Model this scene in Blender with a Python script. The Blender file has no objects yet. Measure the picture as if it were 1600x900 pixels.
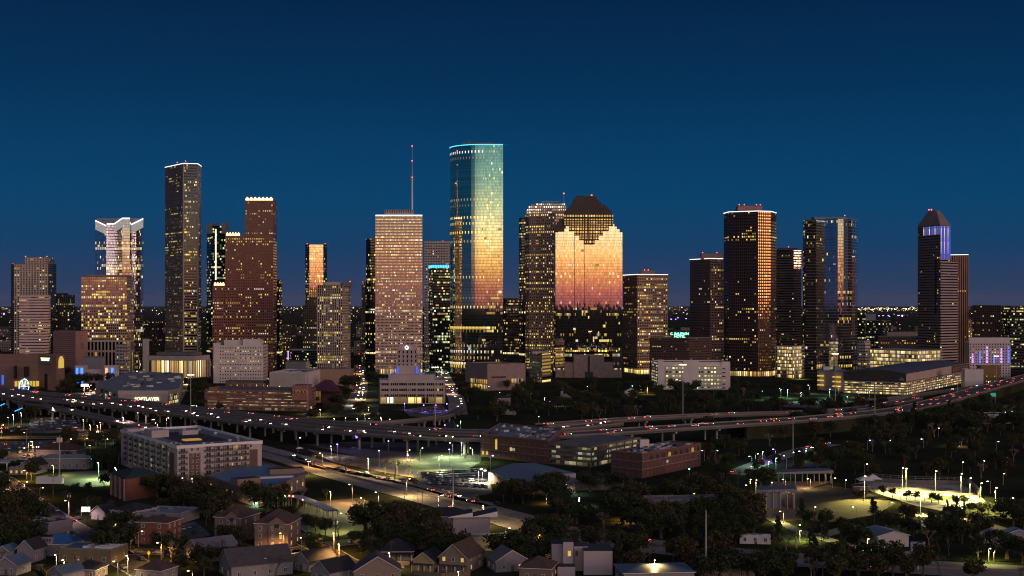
import bpy, math, random
from mathutils import Vector
R = math.radians
random.seed(7)
C = bpy.context.scene.collection
S = bpy.context.scene

# ------------------------------------------------------------------ camera, sky, sun, exposure
CH, F, HY = 95.0, 2100.0, 474.0          # camera height, focal length and horizon row (1600 px frame)
cam = bpy.data.cameras.new('camera'); co = bpy.data.objects.new('camera', cam); C.objects.link(co)
co.location = (0, 0, CH); co.rotation_euler = (R(90), 0, 0)
cam.sensor_width = 36; cam.lens = F / 1600 * 36; cam.shift_y = (HY - 450) / 1600
cam.clip_start = 1; cam.clip_end = 200000
S.camera = co
S.view_settings.view_transform = 'Standard'; S.view_settings.look = 'None'
S.view_settings.exposure = 0.0; S.view_settings.gamma = 1
S.render.engine = 'CYCLES'
S.cycles.use_denoising = True; S.cycles.filter_width = 1.1
S.cycles.max_bounces = 5; S.cycles.diffuse_bounces = 2; S.cycles.glossy_bounces = 3
S.cycles.sample_clamp_indirect = 3.0
S.cycles.caustics_reflective = False; S.cycles.caustics_refractive = False

SUN_AZ, SUN_EL = 58.0, 4.0               # afterglow: behind the camera, to its right-hand side
w = bpy.data.worlds.new('World'); S.world = w; w.use_nodes = True
nt = w.node_tree; nt.nodes.clear()
def N(t, nt, **k):
    n = nt.nodes.new(t)
    for a, b in k.items(): setattr(n, a, b)
    return n
def M2(nt, op, a, b=None, c=None):
    n = nt.nodes.new('ShaderNodeMath'); n.operation = op
    for i, v in enumerate((a, b, c)):
        if v is None: continue
        if isinstance(v, (int, float)): n.inputs[i].default_value = v
        else: nt.links.new(v, n.inputs[i])
    return n.outputs[0]
L = nt.links.new
tc = N('ShaderNodeTexCoord', nt); sp = N('ShaderNodeSeparateXYZ', nt); L(tc.outputs['Generated'], sp.inputs[0])
el = M2(nt, 'MULTIPLY', M2(nt, 'ARCSINE', sp.outputs[2]), 180 / math.pi)
def ramp(stops, span):
    r = N('ShaderNodeValToRGB', nt); e = r.color_ramp.elements
    for i, (p, c) in enumerate(stops):
        q = e[i] if i < 2 else e.new(p / span)
        q.position = p / span; q.color = (*c, 1)
    L(M2(nt, 'DIVIDE', el, span), r.inputs[0])
    return r.outputs[0]
east = ramp([(0, (.028, .046, .106)), (1.1, (.018, .046, .117)), (2.4, (.006, .047, .130)), (4.2, (.0005, .053, .147)), (6.5, (.0003, .044, .131)),
             (9, (.0002, .030, .098)), (13, (.0002, .017, .062)), (30, (.004, .022, .075)), (45, (.004, .022, .075))], 45)
west = ramp([(0, (.30, .08, .08)), (.5, (.42, .115, .095)), (1.1, (.62, .25, .10)), (1.7, (.88, .43, .15)), (2.4, (1, .62, .27)), (3.1, (.98, .76, .44)),
             (4.1, (.56, .58, .40)), (5.3, (.22, .37, .36)), (7, (.09, .23, .30)), (10, (.30, .36, .42)), (15, (.56, .43, .41)), (24, (.58, .42, .41)), (35, (.40, .32, .36)), (45, (.10, .11, .17))], 45)
wm = N('ShaderNodeVectorMath', nt, operation='SCALE'); L(west, wm.inputs[0]); wm.inputs['Scale'].default_value = 1.6
ga = R(10)
hl = M2(nt, 'SQRT', M2(nt, 'ADD', M2(nt, 'MULTIPLY', sp.outputs[0], sp.outputs[0]), M2(nt, 'MULTIPLY', sp.outputs[1], sp.outputs[1])))
dt = M2(nt, 'DIVIDE', M2(nt, 'ADD', M2(nt, 'MULTIPLY', sp.outputs[0], math.sin(ga)), M2(nt, 'MULTIPLY', sp.outputs[1], -math.cos(ga))), M2(nt, 'MAXIMUM', hl, .001))
mr = N('ShaderNodeMapRange', nt, interpolation_type='SMOOTHSTEP'); L(dt, mr.inputs[0])
mr.inputs[1].default_value = math.cos(R(52)); mr.inputs[2].default_value = math.cos(R(13))
mx = N('ShaderNodeMix', nt, data_type='RGBA'); L(mr.outputs[0], mx.inputs[0]); L(east, mx.inputs[6]); L(wm.outputs[0], mx.inputs[7])
sky = N('ShaderNodeTexSky', nt, sky_type='NISHITA'); sky.sun_disc = False
sky.sun_elevation = R(SUN_EL); sky.sun_rotation = R(180 - SUN_AZ)
b1 = N('ShaderNodeBackground', nt); L(mx.outputs[2], b1.inputs[0]); b1.inputs[1].default_value = 1
b2 = N('ShaderNodeBackground', nt); L(sky.outputs[0], b2.inputs[0]); b2.inputs[1].default_value = .0007
ad = N('ShaderNodeAddShader', nt); L(b1.outputs[0], ad.inputs[0]); L(b2.outputs[0], ad.inputs[1])
ow = N('ShaderNodeOutputWorld', nt); L(ad.outputs[0], ow.inputs[0])
sl = bpy.data.lights.new('sun', 'SUN'); sl.energy = 1.15; sl.angle = R(24); sl.color = (1, .60, .47)
so = bpy.data.objects.new('sun', sl); C.objects.link(so)
sd = Vector((math.sin(R(SUN_AZ)) * math.cos(R(SUN_EL)), -math.cos(R(SUN_AZ)) * math.cos(R(SUN_EL)), math.sin(R(SUN_EL))))
so.rotation_euler = sd.to_track_quat('Z', 'Y').to_euler()

# ------------------------------------------------------------------ helpers
def G(px, py, z=0.0):                     # the world point at height z seen at photo pixel (px, py)
    d = F * (CH - z) / (py - HY); return Vector(((px - 800) / F * d, d, z))
def X(px, d): return (px - 800) / F * d
def Z(py, d): return CH - (py - HY) * d / F

def tag(o, label=None, cat=None, group=None, kind=None):
    for k, v in (('label', label), ('category', cat), ('group', group), ('kind', kind)):
        if v: o[k] = v
    return o
def empty(name, loc, label=None, cat=None, group=None, rz=0):
    o = bpy.data.objects.new(name, None); C.objects.link(o); o.location = loc; o.rotation_euler = (0, 0, rz)
    o.empty_display_size = .1
    return tag(o, label, cat, group)

class MB:
    def __init__(s): s.v = []; s.f = []; s.m = []; s.u = []; s.mats = []
    def mi(s, m):
        if m not in s.mats: s.mats.append(m)
        return s.mats.index(m)
    def face(s, pts, m, uv=None):
        n = len(s.v); s.v += [tuple(p) for p in pts]; s.f.append(tuple(range(n, n + len(pts)))); s.m.append(s.mi(m))
        s.u += uv if uv else [(p[0], p[1]) for p in pts]
        return s
    def wall(s, a, b, z0, z1, m, u0=0, z1b=None):       # vertical quad, outside on the right of a->b reversed: seen from -y for a left of b
        l = math.hypot(b[0] - a[0], b[1] - a[1]); zb = z1 if z1b is None else z1b
        return s.face([(a[0], a[1], z0), (b[0], b[1], z0), (b[0], b[1], zb), (a[0], a[1], z1)], m, [(u0, z0), (u0 + l, z0), (u0 + l, zb), (u0, z1)])
    def prism(s, poly, z0, z1, m, top=None, bottom=False):      # m: one material or a list per edge; poly counter-clockwise from above
        n = len(poly); zs = z1 if isinstance(z1, (list, tuple)) else [z1] * n
        for i in range(n):
            a, b = poly[i], poly[(i + 1) % n]
            s.wall(a, b, z0, zs[i], m[i % len(m)] if isinstance(m, list) else m, 0, zs[(i + 1) % n])
        s.face([(p[0], p[1], z) for p, z in zip(poly, zs)], top or (m[0] if isinstance(m, list) else m))
        if bottom: s.face([(p[0], p[1], z0) for p in poly[::-1]], top or (m[0] if isinstance(m, list) else m))
        return s
    def box(s, x0, y0, z0, x1, y1, z1, m, top=None):
        return s.prism([(x0, y0), (x1, y0), (x1, y1), (x0, y1)], z0, z1, m, top, True)
    def obox(s, c, ax, hw, hd, z0, z1, m, top=None):            # oriented box: centre, unit axis, half width along it, half depth
        n = (-ax[1], ax[0])
        q = [(c[0] + i * hw * ax[0] + j * hd * n[0], c[1] + i * hw * ax[1] + j * hd * n[1]) for i, j in ((-1, -1), (1, -1), (1, 1), (-1, 1))]
        return s.prism(q, z0, z1, m, top, True)
    def tube(s, a, b, r0, r1, m, k=6):
        a, b = Vector(a), Vector(b); d = (b - a).normalized()
        t = d.cross(Vector((0, 0, 1)) if abs(d.z) < .9 else Vector((1, 0, 0))).normalized(); q = d.cross(t)
        ra = [a + (t * math.cos(i * 2 * math.pi / k) + q * math.sin(i * 2 * math.pi / k)) * r0 for i in range(k)]
        rb = [b + (t * math.cos(i * 2 * math.pi / k) + q * math.sin(i * 2 * math.pi / k)) * r1 for i in range(k)]
        for i in range(k): s.face([ra[i], ra[(i + 1) % k], rb[(i + 1) % k], rb[i]], m)
        s.face(rb, m); s.face(ra[::-1], m); return s
    def mesh(s, name, off=(0, 0, 0)):
        me = bpy.data.meshes.new(name)
        me.from_pydata([(v[0] - off[0], v[1] - off[1], v[2] - off[2]) for v in s.v], [], s.f)
        for m in s.mats: me.materials.append(m)
        me.polygons.foreach_set('material_index', s.m)
        ul = me.uv_layers.new(name='UVMap'); ul.data.foreach_set('uv', [c for t in s.u for c in t])
        me.validate(); me.update(); return me
    def build(s, name, parent=None, off=None):
        if off is None: off = world_loc(parent) if parent else (0, 0, 0)
        o = bpy.data.objects.new(name, s.mesh(name, off)); C.objects.link(o)
        if parent: o.parent = parent
        return o
def world_loc(p):
    l = Vector(p.location)
    while p.parent: p = p.parent; l = l + Vector(p.location)
    return l
def inst(o, loc, rz=0, parent=None, sc=None, name=None):
    c = o.copy(); C.objects.link(c); c.parent = parent; c.location = loc; c.rotation_euler = (0, 0, rz)
    if sc: c.scale = (sc, sc, sc) if isinstance(sc, (int, float)) else sc
    return c
def copy_tree(o, parent=None):
    c = o.copy(); C.objects.link(c); c.parent = parent
    for ch in o.children: copy_tree(ch, c)
    return c

# ------------------------------------------------------------------ materials
def mat(name, col, rough=.8, var=.18, scale=.35, metal=0, em=None, es=0, spec=.3, bump=0):
    m = bpy.data.materials.new(name); m.use_nodes = True; t = m.node_tree; p = t.nodes['Principled BSDF']
    p.inputs['Base Color'].default_value = (*col, 1); p.inputs['Roughness'].default_value = rough; p.inputs['Metallic'].default_value = metal
    p.inputs['Specular IOR Level'].default_value = spec
    if var:
        tc = t.nodes.new('ShaderNodeTexCoord'); a = t.nodes.new('ShaderNodeTexNoise'); a.inputs['Scale'].default_value = scale; a.inputs['Detail'].default_value = 6
        t.links.new(tc.outputs['Object'], a.inputs['Vector'])
        r = t.nodes.new('ShaderNodeMapRange'); t.links.new(a.outputs[0], r.inputs[0])
        r.inputs[1].default_value = .25; r.inputs[2].default_value = .75; r.inputs[3].default_value = 1 - var; r.inputs[4].default_value = 1 + var
        q = t.nodes.new('ShaderNodeVectorMath'); q.operation = 'SCALE'; q.inputs[0].default_value = col; t.links.new(r.outputs[0], q.inputs['Scale'])
        t.links.new(q.outputs[0], p.inputs['Base Color'])
    if em:
        p.inputs['Emission Color'].default_value = (*em, 1); p.inputs['Emission Strength'].default_value = es
        m.cycles.emission_sampling = 'NONE' if es < 50 else 'AUTO'
    return m
def glow(name, col, s, sampled=False):
    m = mat(name, (.02, .02, .02), .6, 0, em=col, es=s); m.cycles.emission_sampling = 'AUTO' if sampled else 'NONE'; return m

def make_facade_group():
    g = bpy.data.node_groups.new('Facade', 'ShaderNodeTree')
    def inp(n, t, d):
        s = g.interface.new_socket(name=n, in_out='INPUT', socket_type=t); s.default_value = d
    col = 'NodeSocketColor'; fl = 'NodeSocketFloat'
    for n, t, d in (('Wall', col, (.4, .35, .3, 1)), ('Glass', col, (.2, .22, .25, 1)), ('Bay', fl, 3), ('Floor', fl, 4), ('WW', fl, .6), ('WH', fl, .5), ('Lit', fl, .2),
                    ('LitA', col, (1, .62, .18, 1)), ('LitB', col, (1, .80, .42, 1)), ('Str', fl, 1.6), ('Seed', fl, 0), ('Metal', fl, 1), ('GRough', fl, .06), ('Tilt', fl, .02), ('WRough', fl, .75), ('Low', fl, 0)): inp(n, t, d)
    g.interface.new_socket(name='Shader', in_out='OUTPUT', socket_type='NodeSocketShader')
    gi = g.nodes.new('NodeGroupInput'); go = g.nodes.new('NodeGroupOutput'); I = gi.outputs; K = g.links.new
    m = lambda op, a, b=None, c=None: M2(g, op, a, b, c)
    uv = g.nodes.new('ShaderNodeUVMap'); s = g.nodes.new('ShaderNodeSeparateXYZ'); K(uv.outputs[0], s.inputs[0])
    nu = m('DIVIDE', s.outputs[0], I['Bay']); nv = m('DIVIDE', s.outputs[1], I['Floor'])
    iu, iv = m('FLOOR', nu), m('FLOOR', nv); fu, fv = m('SUBTRACT', nu, iu), m('SUBTRACT', nv, iv)
    mask = m('MULTIPLY', m('LESS_THAN', m('ABSOLUTE', m('SUBTRACT', fu, .5)), m('MULTIPLY', I['WW'], .5)), m('LESS_THAN', m('ABSOLUTE', m('SUBTRACT', fv, .5)), m('MULTIPLY', I['WH'], .5)))
    def wn(a, b, off):
        c = g.nodes.new('ShaderNodeCombineXYZ'); K(a, c.inputs[0]); K(b, c.inputs[1]); K(m('ADD', I['Seed'], off), c.inputs[2])
        n = g.nodes.new('ShaderNodeTexWhiteNoise'); n.noise_dimensions = '3D'; K(c.outputs[0], n.inputs[0]); return n
    zero = m('MULTIPLY', iv, 0)
    rnd = wn(iu, iv, .5).outputs[0]; row = wn(zero, iv, 7.5).outputs[0]; clu = wn(m('FLOOR', m('DIVIDE', iu, 6)), iv, 3.5).outputs[0]
    vr = wn(iu, iv, 11.5)
    p = m('MULTIPLY', I['Lit'], m('MULTIPLY', m('ADD', .22, m('ADD', m('MULTIPLY', 1.3, m('POWER', row, 2)), m('MULTIPLY', 3.2, m('GREATER_THAN', row, .9)))), m('ADD', .12, m('MULTIPLY', 2.3, m('POWER', clu, 2)))))
    lowf = m('MAXIMUM', 0, m('SUBTRACT', 1, m('DIVIDE', s.outputs[1], 95)))
    p = m('MULTIPLY', p, m('ADD', 1, m('MULTIPLY', lowf, I['Low'])))
    lit = m('LESS_THAN', rnd, p)
    inner = m('ADD', .55, m('MULTIPLY', .9, fv))
    nz = g.nodes.new('ShaderNodeTexNoise'); K(uv.outputs[0], nz.inputs['Vector']); nz.inputs['Scale'].default_value = 1.1
    es = m('MULTIPLY', m('MULTIPLY', m('MULTIPLY', mask, lit), m('MULTIPLY', I['Str'], m('ADD', .14, m('MULTIPLY', 1.35, m('POWER', vr.outputs[0], 2.2))))), m('MULTIPLY', inner, m('ADD', .5, nz.outputs[0])))
    ec = g.nodes.new('ShaderNodeMix'); ec.data_type = 'RGBA'; K(wn(iu, iv, 19.5).outputs[0], ec.inputs[0]); K(I['LitA'], ec.inputs[6]); K(I['LitB'], ec.inputs[7])
    e3 = g.nodes.new('ShaderNodeMix'); e3.data_type = 'RGBA'; K(m('GREATER_THAN', wn(iu, iv, 29.5).outputs[0], .86), e3.inputs[0]); K(ec.outputs[2], e3.inputs[6]); e3.inputs[7].default_value = (1, .93, .80, 1)
    bc = g.nodes.new('ShaderNodeMix'); bc.data_type = 'RGBA'; K(mask, bc.inputs[0])
    n2 = g.nodes.new('ShaderNodeTexNoise'); K(uv.outputs[0], n2.inputs['Vector']); n2.inputs['Scale'].default_value = .06; n2.inputs['Detail'].default_value = 8
    wv = g.nodes.new('ShaderNodeVectorMath'); wv.operation = 'SCALE'; K(I['Wall'], wv.inputs[0]); K(m('ADD', .72, m('MULTIPLY', .55, n2.outputs[0])), wv.inputs['Scale'])
    gv = g.nodes.new('ShaderNodeVectorMath'); gv.operation = 'SCALE'; K(I['Glass'], gv.inputs[0]); K(m('ADD', .8, m('MULTIPLY', .4, wn(iu, iv, 23.5).outputs[0])), gv.inputs['Scale'])
    K(wv.outputs[0], bc.inputs[6]); K(gv.outputs[0], bc.inputs[7])
    ge = g.nodes.new('ShaderNodeNewGeometry')
    t1 = g.nodes.new('ShaderNodeVectorMath'); t1.operation = 'SUBTRACT'; K(vr.outputs[1], t1.inputs[0]); t1.inputs[1].default_value = (.5, .5, .5)
    t2 = g.nodes.new('ShaderNodeVectorMath'); t2.operation = 'SCALE'; K(t1.outputs[0], t2.inputs[0]); K(m('MULTIPLY', I['Tilt'], mask), t2.inputs['Scale'])
    t3 = g.nodes.new('ShaderNodeVectorMath'); t3.operation = 'ADD'; K(ge.outputs['Normal'], t3.inputs[0]); K(t2.outputs[0], t3.inputs[1])
    t4 = g.nodes.new('ShaderNodeVectorMath'); t4.operation = 'NORMALIZE'; K(t3.outputs[0], t4.inputs[0])
    pb = g.nodes.new('ShaderNodeBsdfPrincipled'); pb.inputs['Specular IOR Level'].default_value = .3
    K(bc.outputs[2], pb.inputs['Base Color']); K(m('MULTIPLY', mask, I['Metal']), pb.inputs['Metallic'])
    K(m('ADD', m('MULTIPLY', mask, I['GRough']), m('MULTIPLY', m('SUBTRACT', 1, mask), I['WRough'])), pb.inputs['Roughness'])
    K(t4.outputs[0], pb.inputs['Normal']); K(e3.outputs[2], pb.inputs['Emission Color']); K(es, pb.inputs['Emission Strength'])
    K(pb.outputs[0], go.inputs[0])
    return g
FG = make_facade_group()
_seed = [1]; LITK, STRK = .85, .62
def fac(name, wall, glass, bay=3.2, floor=3.9, ww=.6, wh=.5, lit=.2, s=1.7, a=(1, .62, .07), b=(1, .76, .22), metal=1, gr=.06, tilt=.006, wr=.75, low=0):
    m = bpy.data.materials.new(name); m.use_nodes = True; t = m.node_tree; t.nodes.remove(t.nodes['Principled BSDF'])
    n = t.nodes.new('ShaderNodeGroup'); n.node_tree = FG; _seed[0] += 37
    for k, v in (('Wall', (*wall, 1)), ('Glass', (*glass, 1)), ('Bay', bay), ('Floor', floor), ('WW', ww), ('WH', wh), ('Lit', lit * LITK if lit < 1.9 else lit), ('LitA', (*a, 1)), ('LitB', (*b, 1)), ('Str', s * STRK if lit < 1.9 else s),
                 ('Seed', _seed[0]), ('Metal', metal), ('GRough', gr), ('Tilt', tilt), ('WRough', wr), ('Low', low)): n.inputs[k].default_value = v
    t.links.new(n.outputs[0], t.nodes['Material Output'].inputs[0])
    m.cycles.emission_sampling = 'NONE'
    m['bay'] = bay; m['floor'] = floor; m['ww'] = ww; m['wh'] = wh
    return m

roof_dark = mat('roof_dark', (.06, .06, .065), .85, .3, .08)
roof_blue = mat('roof_membrane', (.20, .22, .25), .7, .35, .12)
roof_pale = mat('roof_pale', (.50, .48, .48), .7, .25, .1)
concrete = mat('concrete', (.33, .31, .29), .85, .2, .3)
conc_dark = mat('concrete_dark', (.16, .15, .14), .85, .25, .3)
white_paint = mat('white_paint', (.74, .70, .68), .6, .1, .5)
metal_grey = mat('metal_grey', (.22, .22, .23), .5, .1, .5)
pole_metal = mat('pole_metal', (.36, .34, .32), .55, .1, .5)
dark_glass = mat('dark_glass', (.05, .055, .06), .08, .15, .3, spec=.8)
black = mat('black_rubber', (.015, .015, .015), .8, 0)
beacon_red = glow('beacon_red', (1, .08, .04), 8)
strip_white = glow('strip_white', (.95, .97, 1), 1.7)
strip_blue = glow('strip_blue', (.05, .35, 1), 3)
strip_cyan = glow('strip_cyan', (.1, .75, 1), 1.6)
gable_gold_glow = glow('gable_gold_glow', (1, .72, .28), 3.5)
win_warm = glow('window_warm', (1, .64, .10), .7)
win_pale = glow('window_pale', (1, .78, .26), .85)
win_dim = glow('window_dim', (1, .55, .14), .4)
LITW = [win_warm, win_warm, win_pale, win_dim, win_dim, glow('window_white', (1, .93, .78), .8)]

OCC = []                                 # footprints and roads that trees keep clear of
def clear_of(x, y, r=3):
    for poly, rad in OCC:
        n = len(poly); inside = False; j = n - 1
        if rad == 0:
            for i in range(n):
                a, b = poly[i], poly[j]
                if (a[1] > y) != (b[1] > y) and x < (b[0] - a[0]) * (y - a[1]) / (b[1] - a[1]) + a[0]: inside = not inside
                j = i
            if inside: return False
        for i in range(n if rad == 0 else n - 1):
            a, b = Vector(poly[i][:2]), Vector(poly[(i + 1) % n][:2]); ab = b - a; p = Vector((x, y))
            t = max(0, min(1, (p - a).dot(ab) / max(ab.length_squared, 1e-6)))
            if (a + ab * t - p).length < rad + r: return False
    return True
LAND = []                                # landmarks for labels: (text, x, y)

def lit_windows(root, a, b, z0, z1, m, n, rnd):          # single lit windows of a facade, each a mesh of its own, on the facade's own grid
    bay, fl, ww, wh = m['bay'], m['floor'], m['ww'], m['wh']
    a, b = Vector(a[:2]), Vector(b[:2]); ln = (b - a).length; ax = (b - a).normalized(); nm = Vector((ax.y, -ax.x))
    cols, r0, r1 = int(ln / bay), int(z0 / fl) + 1, int(z1 / fl) - 1
    if cols < 2 or r1 - r0 < 2: return
    protos = []
    for q in LITW:
        mb = MB(); mb.box(-bay * min(ww, .94) / 2, -.05, -fl * wh * .40, bay * min(ww, .94) / 2, .05, fl * wh * .40, q); protos.append(mb.mesh('window'))
    ang = math.atan2(ax.y, ax.x); rl = Vector(root.location); used = set()
    rows = [rnd.randint(r0, r1) for _ in range(max(2, n // 4))]
    run = 0
    for _ in range(n):
        if run <= 0: i = rnd.randint(0, cols - 1); k = rnd.choice(rows); run = rnd.choice((1, 1, 2, 3, 5, 7)); proto = rnd.choice(protos)
        else: i += 1
        run -= 1
        if (i, k) in used or i >= cols: run = 0; continue
        used.add((i, k)); p = a + ax * bay * (i + .5) + nm * .03
        o = bpy.data.objects.new('window', proto if rnd.random() < .8 else rnd.choice(protos)); C.objects.link(o); o.parent = root
        o.location = (p.x - rl.x, p.y - rl.y, fl * (k + .5) - rl.z); o.rotation_euler = (0, 0, ang)

def tower(name, label, cat, pts, top, mats, base=0.0, roof=None, pent=(), strip=None, beac=(), nwin=0, parapet=1.2, back=None, land=None, tops=None, smat=None):
    """pts: visible footprint corners (photo column, distance), from the west end to the other; closed behind."""
    P = [(X(px, d), d) for px, d in pts]
    dmin = min(d for _, d in pts); z1 = Z(top, dmin)
    mid = min(range(len(P)), key=lambda i: P[i][1])
    q = list(P)
    if back is None:
        bk = (P[0][0] + P[-1][0] - P[mid][0], P[0][1] + P[-1][1] - P[mid][1])
        if len(P) == 2 or mid in (0, len(P) - 1) and bk[1] < dmin + 15:
            dd = 40; cx = (P[0][0] + P[-1][0]) / 2
            q += [(P[-1][0] * .9 + cx * .1 + 0, P[-1][1] + dd), (P[0][0] * .9 + cx * .1, P[0][1] + dd)]
        elif bk[1] > max(P[0][1], P[-1][1]) - 1: q.append(bk)
        else:
            dd = 40; q += [(P[-1][0] * .96 + P[0][0] * .04, P[-1][1] + dd), (P[0][0] * .96 + P[-1][0] * .04, P[0][1] + dd)]
    else: q += [(X(px, d), d) for px, d in back]
    ms = list(mats) if isinstance(mats, (list, tuple)) else [mats]
    while len(ms) < len(P) - 1: ms.append(ms[-1])
    ms = ms[:len(P) - 1] + [ms[0] if len(P) < 3 else ms[-1]] * (len(q) - len(P) + 1)
    root = empty(name, (sum(p[0] for p in q) / len(q), sum(p[1] for p in q) / len(q), 0), label, cat)
    zz = z1 if tops is None else [Z(t, pts[i][1]) for i, t in enumerate(tops)] + [Z(tops[-1], q[i][1]) for i in range(len(P), len(q))]
    MB().prism(q, base, zz, ms, roof or roof_dark).build('facade', root)
    cen = Vector((root.location.x, root.location.y))
    def ring(off, za, zb, m, nm, th=.5, k0=0, k1=None):
        mb = MB()
        for i in range(k0, (len(P) - 1) if k1 is None else k1):
            a, b = Vector(q[i]), Vector(q[(i + 1) % len(q)]); ax = (b - a).normalized(); n = Vector((ax.y, -ax.x))
            c = (a + b) / 2 + n * off; mb.obox(c, ax, (b - a).length / 2 + off, th / 2, za, zb, m)
        return mb.build(nm, root)
    if parapet and tops is None: ring(-.35, z1 + .01, z1 + parapet, roof_mats.get(ms[0].name, concrete) if False else (smat or conc_dark), 'parapet', .5, 0, len(q))
    if strip: ring(.25, z1 - .5 + parapet, z1 + parapet + .35, strip, 'roof_light_strip', .5)
    for (a, b, t, *rest) in pent:
        d = dmin + (rest[0] if rest else 8); m = rest[1] if len(rest) > 1 else conc_dark; dep = rest[2] if len(rest) > 2 else 18
        MB().box(X(a, d), d, z1 + .02, X(b, d), d + dep, Z(t, d), m, roof_dark).build('penthouse', root)
    for (px, py) in beac:
        d = dmin + 9; x, z = X(px, d), Z(py, d); MB().box(x - .45, d - .45, z - .2, x + .45, d + .45, z + .7, beacon_red).build('beacon', root)
    if nwin:
        rnd = random.Random(name + str(top)); vis = [(i, (Vector(P[i + 1]) - Vector(P[i])).length * abs(pts[i + 1][0] - pts[i][0])) for i in range(len(P) - 1) if 'bay' in ms[i]]
        tot = sum(v for _, v in vis) or 1
        for i, v in vis:
            if abs(pts[i + 1][0] - pts[i][0]) > 9: lit_windows(root, P[i], P[i + 1], max(base, 18), min(zz) if isinstance(zz, list) else z1, ms[i], int(nwin * v / tot), rnd)
    OCC.append((q, 0))
    if land: LAND.append((land, (P[0][0] + P[-1][0]) / 2, dmin))
    return root, P, z1
roof_mats = {}
# ------------------------------------------------------------------ the large setting
earth = mat('earth_grass', (.034, .038, .020), .95, .5, .02, spec=0)
def flat(name, pts, z, m, kind='structure', **k):
    o = MB().face([(p[0], p[1], z) for p in pts], m).build(name); tag(o, kind=kind, **k); return o
mb = MB(); K_ = 96
ringr = [0, 1500, 6000, 20000, 44000]
for i in range(K_):
    a, b = 2 * math.pi * i / K_, 2 * math.pi * (i + 1) / K_
    for r0, r1 in zip(ringr, ringr[1:]):
        p = [(r0 * math.cos(a), r0 * math.sin(a), 0), (r1 * math.cos(a), r1 * math.sin(a), 0), (r1 * math.cos(b), r1 * math.sin(b), 0), (r0 * math.cos(b), r0 * math.sin(b), 0)]
        mb.face(p if r0 else p[1:] + [(0, 0, 0)], earth)
tag(mb.build('ground'), kind='structure')

# ------------------------------------------------------------------ facade styles
tan_punch = fac('tan_punched', (.46, .37, .31), (.06, .065, .07), 3.4, 3.6, .42, .55, .22)
beige_res = fac('beige_residential', (.50, .42, .37), (.05, .05, .055), 4.2, 3.3, .5, .6, .14)
balc_dark = fac('dark_balconies', (.22, .18, .16), (.04, .05, .06), 3.6, 3.3, .95, .62, .06)
pink_band = fac('pink_bands', (.62, .47, .45), (.035, .035, .04), 1.9, 3.9, 1, .32, .16)
pink_band2 = fac('pink_faint_bands', (.62, .47, .45), (.34, .26, .24), 3, 3.9, 1, .30, .22, s=1.0)
dark_res = fac('dark_residential', (.20, .17, .15), (.05, .055, .06), 3.8, 3.4, .55, .6, .22)
red_bars = fac('red_stone_bars', (.30, .17, .15), (.17, .10, .09), 60, 2.6, 1, .4, 0, metal=0, gr=.8, tilt=0)
red_stone = fac('red_stone', (.33, .19, .17), (.2, .12, .11), 300, 2.2, 1, .12, 0, metal=0, gr=.8, tilt=0)
brown_stone = fac('brown_stone', (.25, .145, .12), (.19, .11, .095), 300, 1.8, 1, .2, 0, metal=0, gr=.8, tilt=0)
tan_grid = fac('tan_grid', (.40, .28, .23), (.42, .33, .30), 2.9, 3.9, .72, .66, .62, s=1.9, low=.8)
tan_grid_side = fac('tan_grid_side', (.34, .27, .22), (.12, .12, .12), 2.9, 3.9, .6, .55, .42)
tan_cols = fac('tan_columns', (.34, .27, .22), (.04, .04, .04), 5, 30, .55, .9, .1)
crown_glass = fac('pale_glass', (.16, .18, .20), (.80, .76, .82), 1.6, 4.1, .9, .86, .18, b=(1, .86, .6), gr=.04, tilt=.008)
crown_glass_d = fac('pale_glass_shaded', (.10, .12, .14), (.30, .32, .36), 1.6, 4.1, .9, .86, .2, gr=.04, tilt=.008)  # shaded copy of the pale glass, darkened for the recessed facets
grey_granite = fac('grey_granite_small', (.19, .155, .145), (.05, .05, .055), 2.1, 3.95, .45, .42, .16, low=.9)
grey_band = fac('grey_glass_bands', (.24, .19, .175), (.055, .06, .075), 1.5, 3.95, 1, .55, .2, s=1.6, low=2.2)
grey_cham = fac('grey_granite_edge', (.30, .25, .25), (.06, .06, .07), 2.1, 3.95, .45, .42, .12)
red_granite = fac('red_granite_grid', (.24, .10, .08), (.045, .04, .045), 3.0, 3.9, .5, .5, .20, s=1.3)
black_glass = fac('black_glass', (.02, .022, .025), (.06, .07, .08), 1.8, 4, .92, .62, .22, a=(1, .70, .2))
green_glass = fac('green_black_glass', (.02, .03, .03), (.06, .09, .09), 2.2, 4.1, .92, .6, .5, a=(.95, .80, .2), b=(.8, 1, .5))
rib_tan = fac('ribbed_tan', (.30, .255, .235), (.03, .03, .035), 2.9, 3.6, .52, .62, .5, s=1.9, low=.8)
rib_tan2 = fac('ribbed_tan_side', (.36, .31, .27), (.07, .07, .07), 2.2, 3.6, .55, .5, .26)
pink_glass = fac('pink_glass', (.2, .15, .13), (.85, .72, .66), 1.7, 4, .92, .9, .15, gr=.03)
old_tan = fac('old_tan', (.20, .15, .12), (.04, .04, .04), 3.4, 3.7, .4, .5, .3)
shell = fac('travertine_bands', (.60, .42, .34), (.52, .40, .34), 1.75, 3.95, .66, .48, .62, s=1.5, a=(1, .62, .22), b=(1, .78, .45))
white_punch = fac('white_punched', (.46, .42, .42), (.04, .045, .055), 2.6, 4.1, .62, .45, .10)
wf_glass = fac('teal_glass', (.035, .055, .055), (.74, .76, .56), 1.55, 4.0, .93, .9, .09, s=1.5, b=(1, .82, .4), gr=.03, tilt=.004, low=.7)
step_granite = fac('rose_granite_grid', (.30, .205, .18), (.05, .05, .055), 2.9, 3.9, .5, .48, .66, s=1.9, low=.8)
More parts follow.
